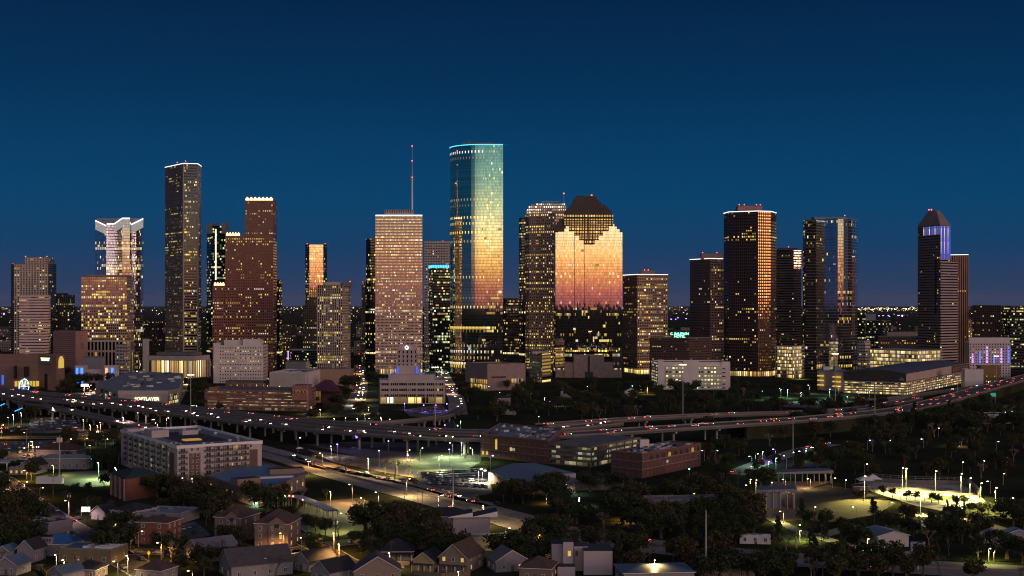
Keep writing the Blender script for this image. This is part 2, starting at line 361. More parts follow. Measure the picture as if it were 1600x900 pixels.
step_lit = fac('rose_granite_lit', (.36, .25, .21), (.05, .05, .055), 2.9, 3.9, .55, .55, 3.0, s=1.7, a=(1, .75, .5), b=(1, .85, .65))
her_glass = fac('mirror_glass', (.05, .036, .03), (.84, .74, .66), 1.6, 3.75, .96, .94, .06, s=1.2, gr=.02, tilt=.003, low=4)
her_dark = fac('mirror_glass_shaded', (.03, .03, .03), (.30, .28, .28), 1.6, 3.75, .93, .9, .06, gr=.03, low=2)  # darker copy of the mirror glass, shade put into the side face
her_gold = fac('crown_gold_glass', (.035, .028, .026), (.55, .38, .20), 3.4, 4.2, .66, .66, .9, s=.8, gr=.05, a=(1, .6, .15), b=(1, .68, .25))
her_cap = fac('crown_dark_granite', (.085, .065, .062), (.07, .055, .05), 3.4, 2.8, .8, .5, 0, metal=0, gr=.7, tilt=0)
gran_plain = mat('rose_granite', (.27, .20, .19), .7, .15, .2)
gran_tiles = fac('granite_tiles', (.29, .215, .205), (.26, .19, .18), 2.4, 1.6, .94, .9, 0, metal=0, gr=.6, tilt=0)
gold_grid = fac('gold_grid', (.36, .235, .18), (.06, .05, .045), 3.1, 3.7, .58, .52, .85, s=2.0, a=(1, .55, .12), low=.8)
gold_side = fac('gold_grid_shaded', (.20, .13, .10), (.12, .085, .06), 3.1, 3.7, .58, .52, .10, s=.8)  # shaded copy of the gold grid, darkened for the left face
plum_side = fac('plum_grid_side', (.15, .105, .105), (.11, .075, .075), 2.7, 3.8, .5, .5, .02)
plum_grid = fac('plum_grid', (.18, .125, .12), (.04, .035, .04), 2.9, 3.8, .58, .55, .22, s=1.2)
brown_grid = fac('brown_grid', (.055, .032, .028), (.035, .028, .028), 2.8, 3.9, .55, .5, .14, s=1.5, low=.6)
brown_gold = fac('brown_gold_grid', (.09, .05, .04), (.30, .15, .05), 2.8, 3.9, .52, .50, .06, s=1.4, gr=.05, tilt=.01)
band_grey = fac('grey_bands', (.22, .165, .155), (.08, .07, .075), 1.6, 3.7, 1, .42, .03, gr=.08)
band_gold = fac('gold_mirror_bands', (.26, .19, .17), (.80, .60, .45), 1.6, 3.7, 1, .5, 0, gr=.05)  # warm glass tint puts the orange sky reflection into this face
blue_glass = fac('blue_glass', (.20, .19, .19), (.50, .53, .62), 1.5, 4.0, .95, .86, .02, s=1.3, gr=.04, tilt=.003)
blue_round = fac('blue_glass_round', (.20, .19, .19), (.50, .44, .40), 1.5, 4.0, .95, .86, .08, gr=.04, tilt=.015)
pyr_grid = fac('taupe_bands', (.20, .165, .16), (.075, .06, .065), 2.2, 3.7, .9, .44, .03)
pyr_lit = fac('taupe_bands_lit', (.36, .28, .27), (.09, .075, .08), 2.2, 3.7, 1, .44, .02)  # lit copy of the taupe bands, wall lightened for the brighter face
rust_rib = fac('rust_ribs', (.62, .30, .19), (.06, .03, .03), 2.6, 200, .48, 1, 0, gr=.2)
brown_mid = fac('brown_midrise', (.11, .08, .072), (.035, .03, .03), 3.2, 3.4, .5, .45, .08, a=(1, .45, .1))
hotel_brown = fac('brown_hotel', (.085, .052, .046), (.045, .032, .03), 2.9, 3.1, .5, .45, .07, a=(1, .45, .1))
off_dark = fac('dark_office', (.05, .045, .045), (.03, .03, .035), 2.2, 3.9, .9, .45, .3, a=(1, .75, .2), b=(.75, 1, .5))
white_small = fac('white_small_windows', (.62, .54, .52), (.05, .05, .055), 3.0, 4.0, .42, .34, .28, s=1.3)
white_bars = fac('white_side_bars', (.58, .48, .46), (.20, .15, .14), 30, 4.0, .9, .34, 0, metal=0, gr=.7)
plain_white = mat('white_stucco', (.60, .54, .53), .8, .1, .1)
lime = mat('limestone', (.44, .37, .35), .8, .12, .1)

# ------------------------------------------------------------------ towers
# Far west cluster
r, P, z = tower('residential_tower', 'beige stone residential tower with dark balcony side and stepped crown', 'tower', [(17, 2000), (22, 1992), (75, 1990), (88, 2030)], 413,
    [balc_dark, beige_res, balc_dark], nwin=26, pent=[(39, 74, 402, 6, beige_res, 30)], beac=[(20, 412), (40, 401), (73, 401)])
tower('banded_office', 'pale pink office block with dark ribbon windows and clipped corner', 'office block', [(30, 1850), (46, 1850), (69, 1850), (76, 1860), (79, 1885)], 462,
    [pink_band2, pink_band, pink_band, pink_band], nwin=14, smat=lime)
tower('apartment_tower', 'dark slender apartment tower behind the pale pink ribbon office', 'tower', [(87, 2080), (108, 2070), (117, 2092)], 462, [dark_res, dark_res], nwin=16, pent=[(88, 101, 458)])
r, P, z = tower('theater_block', 'dusky red windowless block with horizontal stone bars and round emblem', 'building', [(83, 1720), (118, 1700), (137, 1725)], 519, [red_bars, red_stone], smat=red_stone)
mb = MB(); e = Vector((X(127.5, 1711), 1711, Z(540, 1711)))
for k in range(10):
    a = k * math.pi / 5; mb.obox((e.x + 3 * math.cos(a), e.y - .3), (1, 0), .9, .3, e.z + 3 * math.sin(a) - .9, e.z + 3 * math.sin(a) + .9, brown_stone)
mb.obox((e.x, e.y - .3), (1, 0), 1.2, .3, e.z - 1.2, e.z + 1.2, brown_stone); mb.build('emblem', r)
r, P, z = tower('opera_house', 'brown stone theater with arched glazed entrance and glowing sign panel', 'theater', [(-35, 1490), (60, 1480), (88, 1462), (101, 1485)], 557,
    [brown_stone, brown_stone, brown_stone], roof=roof_pale, land='the brown stone theater', smat=brown_stone)
d = 1474
MB().obox((X(41, d + 2), d + 2.3), (1, 0), 1.8, 3, Z(589, d), Z(573, d), black).build('window', r)  # black box stands for the dark of a door recess
MB().obox((X(23.5, d + 4), d + 5), (1, 0), .6, 3, Z(592, d), Z(572, d), black).build('window', r)
a, b = Vector(P[1]), Vector(P[2]); ax = (b - a).normalized(); nn = Vector((ax.y, -ax.x))
c = a + (b - a) * .42 + nn * .4
MB().obox(c, ax, 9.5, .4, Z(569, 1470), Z(558.5, 1470), conc_dark).build('sign_frame', r)
sg = MB(); rnd = random.Random(3); sgm = glow('sign_mint', (.55, 1, .75), 2.4); sgw = glow('sign_straw', (1, .95, .45), 1.6)
sg.obox(c + nn * .5, ax, 8, .15, Z(560.6, 1470), Z(559, 1470), sgw)
for k in range(9): sg.obox(c + nn * .5 + ax * (-6.5 + k * 1.6), ax, .5, .15, Z(563.6 + rnd.random() * .6, 1470), Z(561.2, 1470), sgm)
sg.build('glowing_sign', r)
MB().obox(c + ax * 1 + nn * .3, ax, 2, .4, 0, Z(584, 1470), black).build('doorway', r)
a, b = Vector(P[2]), Vector(P[3]); ax = (b - a).normalized(); nn = Vector((ax.y, -ax.x)); c = a + (b - a) * .55 + nn * .3
mb = MB(); za = Z(575, 1475); mb.obox(c, ax, 7, .3, za, za + 6, win_warm)
for k in range(6): mb.obox(c, ax, 7 * math.cos((k + .5) * math.pi / 12), .3, za + 6 + 7 * math.sin(k * math.pi / 12), za + 6 + 7 * math.sin((k + 1) * math.pi / 12), win_warm)
mb.build('arched_window', r)
mb = MB(); mb.box(X(22, 1452), 1452, Z(604, 1452), X(56, 1452), 1462, Z(596, 1452), win_warm)
for k in range(8): mb.box(X(22 + k * 4.7, 1451), 1451, Z(605, 1452), X(22.4 + k * 4.7, 1451), 1452, Z(595, 1452), conc_dark)
mb.box(X(21, 1450), 1450, Z(595, 1452), X(57, 1450), 1463, Z(594, 1452), conc_dark); mb.build('lit_entrance', r)
MB().box(X(2.5, 1470), 1470, Z(601, 1470), X(5.5, 1470), 1471, Z(586, 1470), glow('banner_blue', (.05, .2, 1), .8)).build('lit_banner', r)
r, P, z = tower('music_hall', 'grey drum shaped hall with blue lit portals at its feet', 'hall', [(130, 1650), (161, 1645), (165, 1670)], 559, [metal_grey, metal_grey], land='the grey drum hall')
bl = glow('portal_blue', (.05, .22, 1), 2.2); pk = glow('portal_peach', (1, .42, .22), 1.6)
for a, b, t, ms in ((117, 131, 571, bl), (163, 180, 571, pk)):
    mb = MB(); mb.box(X(a, 1600), 1600, 0, X(b, 1600), 1615, Z(t, 1600), lime); mb.build('portal', r)
    for k in range(2):
        MB().box(X(a + 1.5 + k * (b - a) * .52, 1598), 1598, 0, X(a + 4.5 + k * (b - a) * .52, 1598), 1599.5, Z(t + 4, 1600), bl if k and ms is pk else ms).build('lit_doorway', r)
MB().box(X(131, 1605), 1605, 0, X(163, 1605), 1620, Z(577, 1605), lime).build('base', r)
tower('small_office', 'small pale punched window block beside bright street lights', 'building', [(180, 1700), (198, 1690), (203, 1715)], 541, [white_punch, white_punch], smat=lime, pent=[(183, 192, 538)])
tower('gridded_tower', 'broad tan tower with square golden window grid', 'tower', [(127, 1880), (198, 1880), (209, 1915)], 433, [tan_grid, tan_grid_side], nwin=46, pent=[(137, 197, 429.5, 4, red_stone)], land='the tan gridded tower')
tower('columned_office', 'low tan block with tall columns at the foot of the gridded tower', 'office block', [(136, 1830), (204, 1825), (210, 1850)], 534, [tan_cols, tan_cols], nwin=0, smat=lime)
rc, P, z = tower('folded_glass_tower', 'folded glass tower with glowing zigzag crown', 'tower',
    [(149, 1948), (166, 1942), (167, 1956), (179, 1954), (191, 1944), (203, 1943), (205.5, 1956), (224, 1946)], 340, [crown_glass, crown_glass_d, crown_glass_d, crown_glass, crown_glass, crown_glass_d, crown_glass],
    tops=[344, 352, 349, 349, 340.5, 340.5, 350, 341], back=[(222, 1990), (152, 2005)], nwin=40, roof=roof_pale)
mb = MB(); tp = [344, 352, 349, 349, 340.5, 340.5, 350, 341]; ds = [1948, 1942, 1956, 1954, 1944, 1943, 1956, 1946]
for i in (0, 2, 3, 4, 6):
    a, b = Vector(P[i]), Vector(P[i + 1]); ax = (b - a).normalized(); n_ = Vector((ax.y, -ax.x)) * .3
    za, zb = Z(tp[i], ds[i]), Z(tp[i + 1], ds[i + 1])
    mb.face([(a.x + n_.x, a.y + n_.y, za - 1.6), (b.x + n_.x, b.y + n_.y, zb - 1.6), (b.x + n_.x, b.y + n_.y, zb + .3), (a.x + n_.x, a.y + n_.y, za + .3)], strip_white)
mb.build('roof_light_strip', rc)
crl = glow('crown_flood_glow', (1, .93, .86), .34)  # weak glow on the crown panes stands for white floodlighting
mb = MB()
for i in (0, 3, 4, 6):
    a, b = Vector(P[i]), Vector(P[i + 1]); ax = (b - a).normalized(); n_ = Vector((ax.y, -ax.x)) * .2
    za, zb = Z(tp[i], ds[i]) - 1.7, Z(tp[i + 1], ds[i + 1]) - 1.7; ln = (b - a).length; k = 0; nb = max(2, int(ln / 1.7))
    for k in range(nb):
        p, q = a + (b - a) * (k + .06) / nb, a + (b - a) * (k + .94) / nb; zp, zq = za + (zb - za) * k / nb, za + (zb - za) * (k + 1) / nb
        for j in range(3): mb.face([(p.x + n_.x, p.y + n_.y, zp - 4 * j - 3.8), (q.x + n_.x, q.y + n_.y, zq - 4 * j - 3.8), (q.x + n_.x, q.y + n_.y, zq - 4 * j), (p.x + n_.x, p.y + n_.y, zp - 4 * j)], crl)
mb.build('crown_flood_glow', rc)
tower('brown_slab', 'brown apartment slab between the folded glass tower and tall granite tower', 'building', [(224, 2050), (247, 2040), (255, 2060)], 503, [brown_mid, brown_mid], nwin=6)
tower('blank_slab', 'narrow pale windowless slab beside the columned concert hall', 'building', [(223, 1850), (232, 1845), (233, 1860)], 530, [plain_white])
r, P, z = tower('granite_skyscraper', 'tallest grey granite skyscraper with banded glass front and lit roofline', 'skyscraper', [(258, 1955), (286.5, 1900), (309, 1905), (314.5, 1940)], 256.5,
    [grey_granite, grey_band, grey_cham], nwin=70, strip=strip_white, beac=[(277, 254), (290, 252)], land='the tallest granite tower')
mb = MB(); mb.tube((P[1][0], P[1][1] - .2, 0), (P[1][0], P[1][1] - .2, z), 1.3, 1.3, grey_cham); mb.tube((P[2][0], P[2][1] - .2, 0), (P[2][0], P[2][1] - .2, z), 1.1, 1.1, grey_cham); mb.build('corner_pier', r)
# concert hall with lit colonnade
hall_gold = fac('hall_glow', (1, .55, .2), (.5, .3, .1), 3.6, 30, .8, .96, 9, s=2.3, a=(1, .60, .17), b=(1, .66, .24), metal=0)
r = empty('concert_hall', (X(265, 1720), 1740, 0), 'flat roofed concert hall glowing gold behind tall white columns', 'concert hall'); OCC.append(([(X(229, 1720), 1720), (X(301, 1700), 1700), (X(329, 1745), 1745), (X(250, 1790), 1790)], 0))
LAND.append(('the golden concert hall', X(265, 1720), 1710))
pa, pb, pc = Vector((X(229, 1720), 1720)), Vector((X(301, 1700), 1700)), Vector((X(328, 1748), 1748)); zt = Z(563.5, 1710); pd = pa + pc - pb
MB().prism([pa, pb, pc, pd], zt, Z(556, 1710), lime, roof_dark, True).build('roof', r)
MB().prism([pa + (pc - pb) * .3 + (pb - pa) * .1, pa + (pc - pb) * .3 + (pb - pa) * .9, pd + (pb - pa) * .9 - (pc - pb) * .2, pd + (pb - pa) * .1 - (pc - pb) * .2], Z(556, 1710) + .1, Z(551, 1710), conc_dark, roof_dark).build('upper_roof', r)
ia, ib = pa + (pb - pa) * .06 + (pc - pb) * .13, pa + (pb - pa) * .94 + (pc - pb) * .13; ic = ib + (pc - pb) * .8; idd = ia + (pc - pb) * .8
MB().prism([ia, ib, ic, idd], 0, zt - .05, hall_gold).build('lit_lobby', r)
for s0, s1, n in ((pa, pb, 10), (pb, pc, 8)):
    for k in range(n + (s0 is pa)):
        p = s0 + (s1 - s0) * ((k + (0 if s0 is pa else 1)) / n) * .985 + Vector((.3, .6)); MB().obox(p, (1, 0), .55, .55, 0, zt - .02, lime).build('column', r)
# stepped red granite tower
r, P, z = tower('gabled_granite_tower', 'stepped red granite tower with gold lit gable crowns', 'skyscraper', [(383, 1880), (427, 1880)], 313, [red_granite], nwin=40, land='the stepped red granite tower', smat=red_granite)
side = fac('red_granite_dim', (.17, .075, .065), (.04, .035, .04), 3.0, 3.9, .5, .5, .05)
for a, b, t, nw in ((352, 382.9, 368, 40), (332, 351.9, 446, 24)):
    mb = MB(); xa, xb = X(a, 1880), X(b, 1880); mb.prism([(xa, 1880.4), (xb, 1880.4), (xb - 2, 1930), (xa + 3, 1930)], 0, Z(t, 1880), red_granite, roof_dark); mb.build('lower_wing', r)
    lit_windows(r, (xa, 1880.4), (xb, 1880.4), 20, Z(t, 1880), red_granite, nw, random.Random(a))
for a, b, t, n in ((383.5, 426.5, 313, 7), (353, 375, 368, 5), (334, 351, 446, 4)):
    mb = MB(); dd = 1879.6; w_ = (b - a) / n
    for k in range(n):
        x0, x1 = X(a + k * w_, dd), X(a + (k + 1) * w_, dd); z0, z1_ = Z(t, dd), Z(t - 5.5, dd)
        mb.face([(x0 + .2, dd, z0), (x1 - .2, dd, z0), (x1 - .2, dd, z0 + 2), ((x0 + x1) / 2, dd, z1_), (x0 + .2, dd, z0 + 2)], gable_gold_glow)  # gable fronts emit gold themselves to stand for the lit crown
        mb.face([(x0 + .2, dd + 2, z0), (x0 + .2, dd + 2, z0 + 2), ((x0 + x1) / 2, dd + 2, z1_), (x1 - .2, dd + 2, z0 + 2), (x1 - .2, dd + 2, z0)], red_granite)
    mb.build('gable_crown', r)
    mb = MB()
    for k in range(n + 1): x = X(a + k * w_, dd); mb.tube((x, dd + .6, Z(t, dd)), (x, dd + .6, Z(t - 8, dd)), .5, .1, red_granite, 4)
    mb.build('finials', r)
tower('black_tower', 'black glass tower wedged behind the stepped red granite tower', 'tower', [(426, 2000), (437, 1990), (441, 2012)], 438, [black_glass, black_glass], nwin=8)
r, P, z = tower('winged_glass_tower', 'dark glass tower with greenish lit floors and glowing vertical spine', 'tower', [(323, 2060), (330, 2035), (352, 2035)], 353, [black_glass, green_glass], nwin=30)
MB().box(X(336.2, 2034), 2034, Z(437, 2034), X(337.8, 2034), 2034.8, Z(358, 2034), glow('spine_light', (1, .93, .7), 2.6)).build('light_spine', r)
for a, b, t0, t1 in ((323, 331, 351, 347), (346, 353, 347, 347.5)):
    mb = MB(); mb.prism([(X(a, 2033), 2034), (X(b, 2033), 2034), (X(b, 2033), 2050), (X(a, 2033), 2050)], z - 12, [Z(t0, 2034), Z(t1, 2034), Z(t1, 2034), Z(t0, 2034)], metal_grey); mb.build('roof_wing', r)
tower('pink_glass_tower', 'slim glass tower mirroring pink sunset with dark edges', 'tower', [(477, 2160), (483.5, 2136), (505, 2138.6), (511, 2160)], 382, [black_glass, pink_glass, black_glass], nwin=24, beac=[(480, 381), (508, 381)])
r, P, z = tower('setback_tower', 'old brown setback tower with gold lit upper steps', 'tower', [(473, 2070), (495, 2060), (500, 2080)], 478, [old_tan, old_tan], nwin=16)
gw = fac('gold_lit_stone_glow', (.9, .5, .2), (.3, .16, .05), 3, 4, .4, .6, 4, s=.7, a=(1, .5, .1), b=(1, .55, .12))  # gold light put into the wall colour and glow of these steps
MB().box(X(479, 2062), 2066, z, X(497, 2062), 2080, Z(464, 2062), old_tan).build('setback', r); MB().box(X(482, 2066), 2068, Z(464, 2062), X(496, 2066), 2078, Z(449, 2062), gw).build('gold_lit_step', r)
r, P, z = tower('ribbed_tower', 'grey tower with vertical stone ribs and a glassier flank', 'tower', [(496, 1800), (534, 1795), (548, 1828)], 447, [rib_tan, rib_tan2], nwin=44, pent=[(508, 532, 440.5, 10, lime), (536, 548, 441)], land='the ribbed grey tower', beac=[(547, 440)])
a, b = Vector(P[0]), Vector(P[1]); ax = (b - a).normalized(); nn = Vector((ax.y, -ax.x)); nr = int((b - a).length / 2.9); mb = MB()
for k in range(nr + 1): mb.obox(a + ax * k * 2.9 + nn * .35, ax, .42, .4, 0, z, lime)
mb.build('ribs', r)
tower('podium_block', 'low dark podium with one lit ribbon beside the ribbed tower', 'building', [(452, 1900), (472, 1850), (497, 1850)], 548, [off_dark, off_dark], smat=concrete, pent=[(455, 480, 545, 4, concrete)])
tower('parking_slab', 'plain grey concrete slab block in front of dark podium', 'building', [(446, 1760), (478, 1740), (484, 1750)], 566, [concrete, concrete])
tower('far_lit_block', 'dim brown block in the gap east of the stepped granite tower', 'building', [(440, 2300), (455, 2290), (464, 2310)], 508, [old_tan, brown_mid], nwin=8)
r, P, z = tower('violet_lit_slab', 'thin dark slab carrying a violet light line', 'building', [(441, 1950), (449, 1945), (452, 1950)], 552, [dark_res])
MB().box(X(449.5, 1944), 1943.6, Z(562, 1944), X(451, 1944), 1944.4, Z(549, 1944), glow('line_violet', (.6, .3, 1), 1.6)).build('light_line', r)
# middle
tower('slim_dark_tower', 'slim dark tower with sparse gold floors beside the travertine tower', 'tower', [(572, 1980), (579, 1972), (589, 1972)], 373, [black_glass, black_glass], nwin=20)
tower('narrow_tower', 'narrow shorter tower stuck to the slim dark tower', 'tower', [(565, 2010), (571, 2000), (575, 2000)], 442, [old_tan, black_glass], nwin=6, beac=[(567, 441)])
r, P, z = tower('travertine_tower', 'broad pink travertine tower with a white antenna mast', 'skyscraper', [(586.5, 1800), (660, 1800)], 337, [shell], nwin=80, land='the travertine tower', smat=strip_white)
for k in range(22):
    pass
MB().box(X(601, 1812), 1812, z + .05, X(644.5, 1812), 1842, Z(327.5, 1812), fac('screen_wall', (.42, .33, .3), (.03, .03, .03), 2.4, 12, .5, .8, 0), roof_dark).build('penthouse', r)
MB().box(X(586.5, 1799), 1799, 0, X(660, 1799), 1799.7, Z(577, 1799), fac('lobby_glow', (.6, .45, .35), (.3, .2, .1), 1.75, 12, .55, .8, 9, s=1.6, b=(1, .85, .5))).build('lit_lobby', r)
am = glow('mast_lit', (.8, .85, 1), .28)
mb = MB(); mx_, md = X(644, 1820), 1820; mb.tube((mx_, md, z), (mx_, md, Z(280, md)), 1.5, 1.1, white_paint); mb.tube((mx_, md, Z(280, md)), (mx_, md, Z(262, md)), .9, .6, pole_metal); mb.tube((mx_, md, Z(262, md)), (mx_, md, Z(226, md)), .5, .25, pole_metal)
for zz in (Z(280, md), Z(276, md)): mb.box(mx_ - 2.4, md - .4, zz - .4, mx_ + 2.4, md + .4, zz + .4, pole_metal)
mb.build('antenna_mast', r)
for py in (278, 252, 229): MB().box(mx_ - .6, md - .9, Z(py, md), mx_ + .6, md + .3, Z(py, md) + 1.2, beacon_red).build('beacon', r)
tower('white_window_tower', 'pale tower with small dark windows behind the blue crowned tower', 'tower', [(663, 2150), (703, 2150)], 378, [white_punch], nwin=26, beac=[(692, 377)], smat=lime)
r, P, z = tower('blue_crowned_tower', 'black glass tower with gold floors and a blue lit crown', 'tower', [(670, 1970), (676, 1940), (703, 1940)], 418, [black_glass, green_glass], nwin=36)
mb = MB()
for a, b in zip(P, P[1:]):
    a, b = Vector(a), Vector(b); ax = (b - a).normalized(); nn = Vector((ax.y, -ax.x)); ln = (b - a).length; k = 0
    while k < ln - 1.8: mb.obox(a + ax * (k + 1.2) + nn * .3, ax, .9, .2, z - .5, z + 3.6, strip_blue); k += 2.4
mb.build('blue_crown_lights', r)
MB().prism([(p[0], p[1] + .6) for p in P] + [(P[-1][0], P[-1][1] + 30), (P[0][0], P[0][1] + 30)], z + 1.25, z + 4.6, conc_dark, roof_dark).build('crown_wall', r)
tower('street_side_block', 'pale punched block lining the bright street canyon', 'building', [(660, 1880), (664, 1850), (671, 1880)], 545, [white_punch, white_punch])
arc = [(753 - 50 * math.sin(a), 1797 + 43 * (1 - math.cos(a))) for a in [math.pi / 2 * (14 - k) / 14 for k in range(14)]] + [(753, 1797), (786, 1797)]
r, P, z = tower('curved_glass_tower', 'tallest curved teal glass skyscraper mirroring golden sky', 'skyscraper', arc, 226.5, [wf_glass], nwin=60, back=[(784, 1836), (745, 1866)], land='the curved teal glass tower', smat=metal_grey)
mb = MB()
for a, b in zip(P, P[1:]):
    a, b = Vector(a), Vector(b); ax = (b - a).normalized(); nn = Vector((ax.y, -ax.x)); mb.obox((a + b) / 2 + nn * .3, ax, (b - a).length / 2, .25, z + .2, z + 1.2, strip_cyan)
mb.build('cyan_roof_line', r)
MB().box(X(722, 1815), 1815, z + .05, X(770, 1815), 1840, Z(222.5, 1815), conc_dark).build('penthouse', r)
mb = MB(); mb.tube((X(733, 1820), 1820, z), (X(733, 1820), 1820, Z(219, 1820)), .3, .2, pole_metal); mb.tube((X(765, 1820), 1820, z), (X(765, 1820), 1820, Z(220, 1820)), .3, .2, pole_metal); mb.build('roof_aerials', r)
tower('gold_floor_block', 'dark mid rise with gold floors beside the curved glass tower', 'building', [(784, 1970), (812, 1960), (816, 1975)], 467, [black_glass, black_glass], nwin=22)
tower('sliver_tower', 'sliver of a black glass tower behind the rose granite tower', 'tower', [(811, 1930), (815, 1918), (823, 1918)], 341, [black_glass, black_glass], nwin=4)
r, P, z = tower('rose_granite_tower', 'rose granite tower with corner setbacks and bright crown windows', 'skyscraper', [(821, 1870), (827, 1855), (839, 1852), (868, 1840), (885, 1850)], 334, [step_granite, step_granite, step_granite, step_granite], nwin=60, land='the rose granite tower', smat=step_granite)
for a, b, t, off in ((823, 883, 327, 3), (826, 885, 321, 5), (831, 883, 317.5, 8)): MB().box(X(a, 1852 + off), 1852 + off, z - 6 + off, X(b, 1852 + off), 1886, Z(t, 1852), step_lit).build('crown_step', r)
z_ = Z(317.5, 1852); mb = MB(); xm = X(881, 1862); mb.tube((xm, 1862, z_), (xm, 1862, Z(301, 1862)), .5, .25, pole_metal); mb.box(xm - .8, 1861, Z(303, 1862), xm + .8, 1862.6, Z(301.5, 1862), beacon_red); mb.build('antenna_mast', r)
mb = MB()
for k in range(3): mb.tube((X(846 + k * 7, 1860), 1860, z_), (X(854 + k * 6, 1860), 1860, Z(314, 1860)), .4, .4, pole_metal, 4)
mb.box(X(846, 1860), 1859.7, Z(315.4, 1860), X(874, 1860), 1860.3, Z(314.6, 1860), pole_metal); mb.build('window_hoist', r)

# the mirrored tower with the stepped dark crown
HD = 1735
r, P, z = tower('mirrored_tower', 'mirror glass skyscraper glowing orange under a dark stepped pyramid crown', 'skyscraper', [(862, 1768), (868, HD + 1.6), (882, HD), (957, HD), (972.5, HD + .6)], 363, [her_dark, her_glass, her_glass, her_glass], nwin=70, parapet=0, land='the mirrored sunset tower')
def hb(a, b, t, bt, dep0, dep1, m, nm, rm=None): return MB().box(X(a, HD), HD + dep0, Z(bt, HD), X(b, HD), HD + dep1, Z(t, HD), m, rm or her_cap).build(nm, r)
for k, (a, b, t) in enumerate(((872, 968, 358), (876, 964, 354), (880, 960, 350))): hb(a, b, t, 364, 1 + k * .6, 30 - k * .6, her_glass, 'shoulder_step')
for k, (a, b, t) in enumerate(((866, 882, 357), (868.5, 884, 352), (871, 884, 347), (874, 884, 342))): hb(a, b, t, t + 4.8, -1.5 + k * .3, 20 - k, her_cap, 'crown_side_step')
for a, b, t, bt, dp in ((881, 958, 336, 352, -2.5), (889, 951, 352, 360, -2.5), (897, 942, 360, 367, -2.5), (905, 936, 367, 374, -2.5), (912, 929, 374, 381, -2.5)): hb(a, b, t, bt, dp, 28, her_gold, 'crown_lattice')
for k, (a, b, t, bt) in enumerate(((882, 957, 332, 336), (884, 955, 328, 332), (887, 952, 325, 328), (890, 950, 322, 325), (893, 946, 319, 322), (895, 940, 315, 319), (896.5, 936, 311, 315), (898.5, 933, 307.5, 311), (901, 931, 305, 307.5))): hb(a, b, t, bt, -1 + k * 1.2, 26 - k, her_cap, 'crown_tier')
mb = MB()
for a, t, bt in ((912.3, 336, 381.5), (919, 336, 381.5), (925.5, 336, 381.5)): mb.box(X(a, HD), HD - 3.4, Z(bt, HD), X(a + 1.3, HD), HD - 2.4, Z(t, HD), her_cap)
for a, b, y in ((881, 958, 341), (881, 958, 347), (881, 958, 352), (889, 951, 360), (897, 942, 367), (905, 936, 374), (912, 929, 381)): mb.box(X(a, HD), HD - 3.5, Z(y + 1, HD), X(b, HD), HD - 2.4, Z(y - .3, HD), her_cap)
mb.build('lattice_frame', r)
mb = MB()
for a in (897.5, 912.5): mb.box(X(a, HD), HD - .5, Z(500, HD), X(a + .8, HD), HD + .2, Z(362, HD), black)
mb.build('facade_seam', r); MB().box(X(924, HD), HD + 8, Z(305, HD), X(926, HD), HD + 9, Z(303.5, HD), beacon_red).build('beacon', r)
for a, b, t, dp in ((868, 972, 578, -14), (882, 958, 567, -16), (897, 944, 555, -18)): MB().box(X(a, HD + dp), HD + dp, 0, X(b, HD + dp), HD + dp + 10, Z(t, HD + dp), gran_tiles).build('granite_base', r)
dp = HD - 18.6; MB().box(X(918.8, dp), dp, Z(582, dp), X(921.6, dp), dp + .5, Z(556, dp), black).build('slot_window', r); MB().box(X(914, dp), dp - .1, 0, X(926.5, dp), dp + .5, Z(581, dp), dark_glass).build('doorway', r)
for k in range(6):
    a = 899.5 + k * 4.6 + (12 if k > 2 else 0); MB().box(X(a, dp), dp, 0, X(a + 3, dp), dp + .5, Z(592, dp), dark_glass).build('window', r)
mb = MB(); MB().box(X(884, HD), HD - 3, Z(549.5, HD), X(964, HD), HD - 1, Z(547, HD), fac('ledge_glow', (.2, .15, .1), (.2, .15, .1), 2.3, 50, .7, 1, 2, s=1.8)).build('lit_ledge', r)
r, P, z = tower('ballet_center', 'low rose stone block with amber glazed corner storeys', 'building', [(727, 1500), (761.5, 1462), (821, 1478)], 570, [gran_plain, gran_plain], land='the low rose stone block', smat=gran_plain)
amb = fac('amber_glazing', (.03, .02, .01), (.3, .2, .1), 1.2, 7, .85, .95, 9, s=.75, a=(1, .52, .08), b=(1, .58, .12))
a, b = Vector(P[0]), Vector(P[1]); ax = (b - a).normalized()
for t, bt in ((592, 598.5), (600, 606.5), (608.5, 614)): MB().obox(a + (b - a) * .62, ax, (b - a).length * .38, .5, Z(bt, 1480), Z(t, 1480), amb).build('glazed_storey', r)
a, b = Vector(P[1]), Vector(P[2]); ax = (b - a).normalized(); nn = Vector((ax.y, -ax.x))
MB().obox(a + (b - a) * .76, ax, (b - a).length * .16, .5, Z(598, 1470), Z(592, 1470), amb).build('window', r)
sg = MB(); rnd = random.Random(5)
for k in range(11): sg.obox(a + (b - a) * (.12 + k * .035) + nn * .25, ax, .5, .12, Z(590.6, 1465), Z(588.4 - rnd.random() * .4, 1465), black)
sg.build('wall_sign', r)
r, P, z = tower('angled_block', 'small angled block with brightly lit yellow floors on one side', 'building', [(827, 1660), (847, 1600), (860.5, 1625)], 553, [tan_punch, fac('yellow_floors', (.2, .15, .1), (.2, .15, .1), 40, 4.1, 1, .55, 9, s=1.0, a=(1, .6, .12))], pent=[(832, 858, 549, 8, lime)])
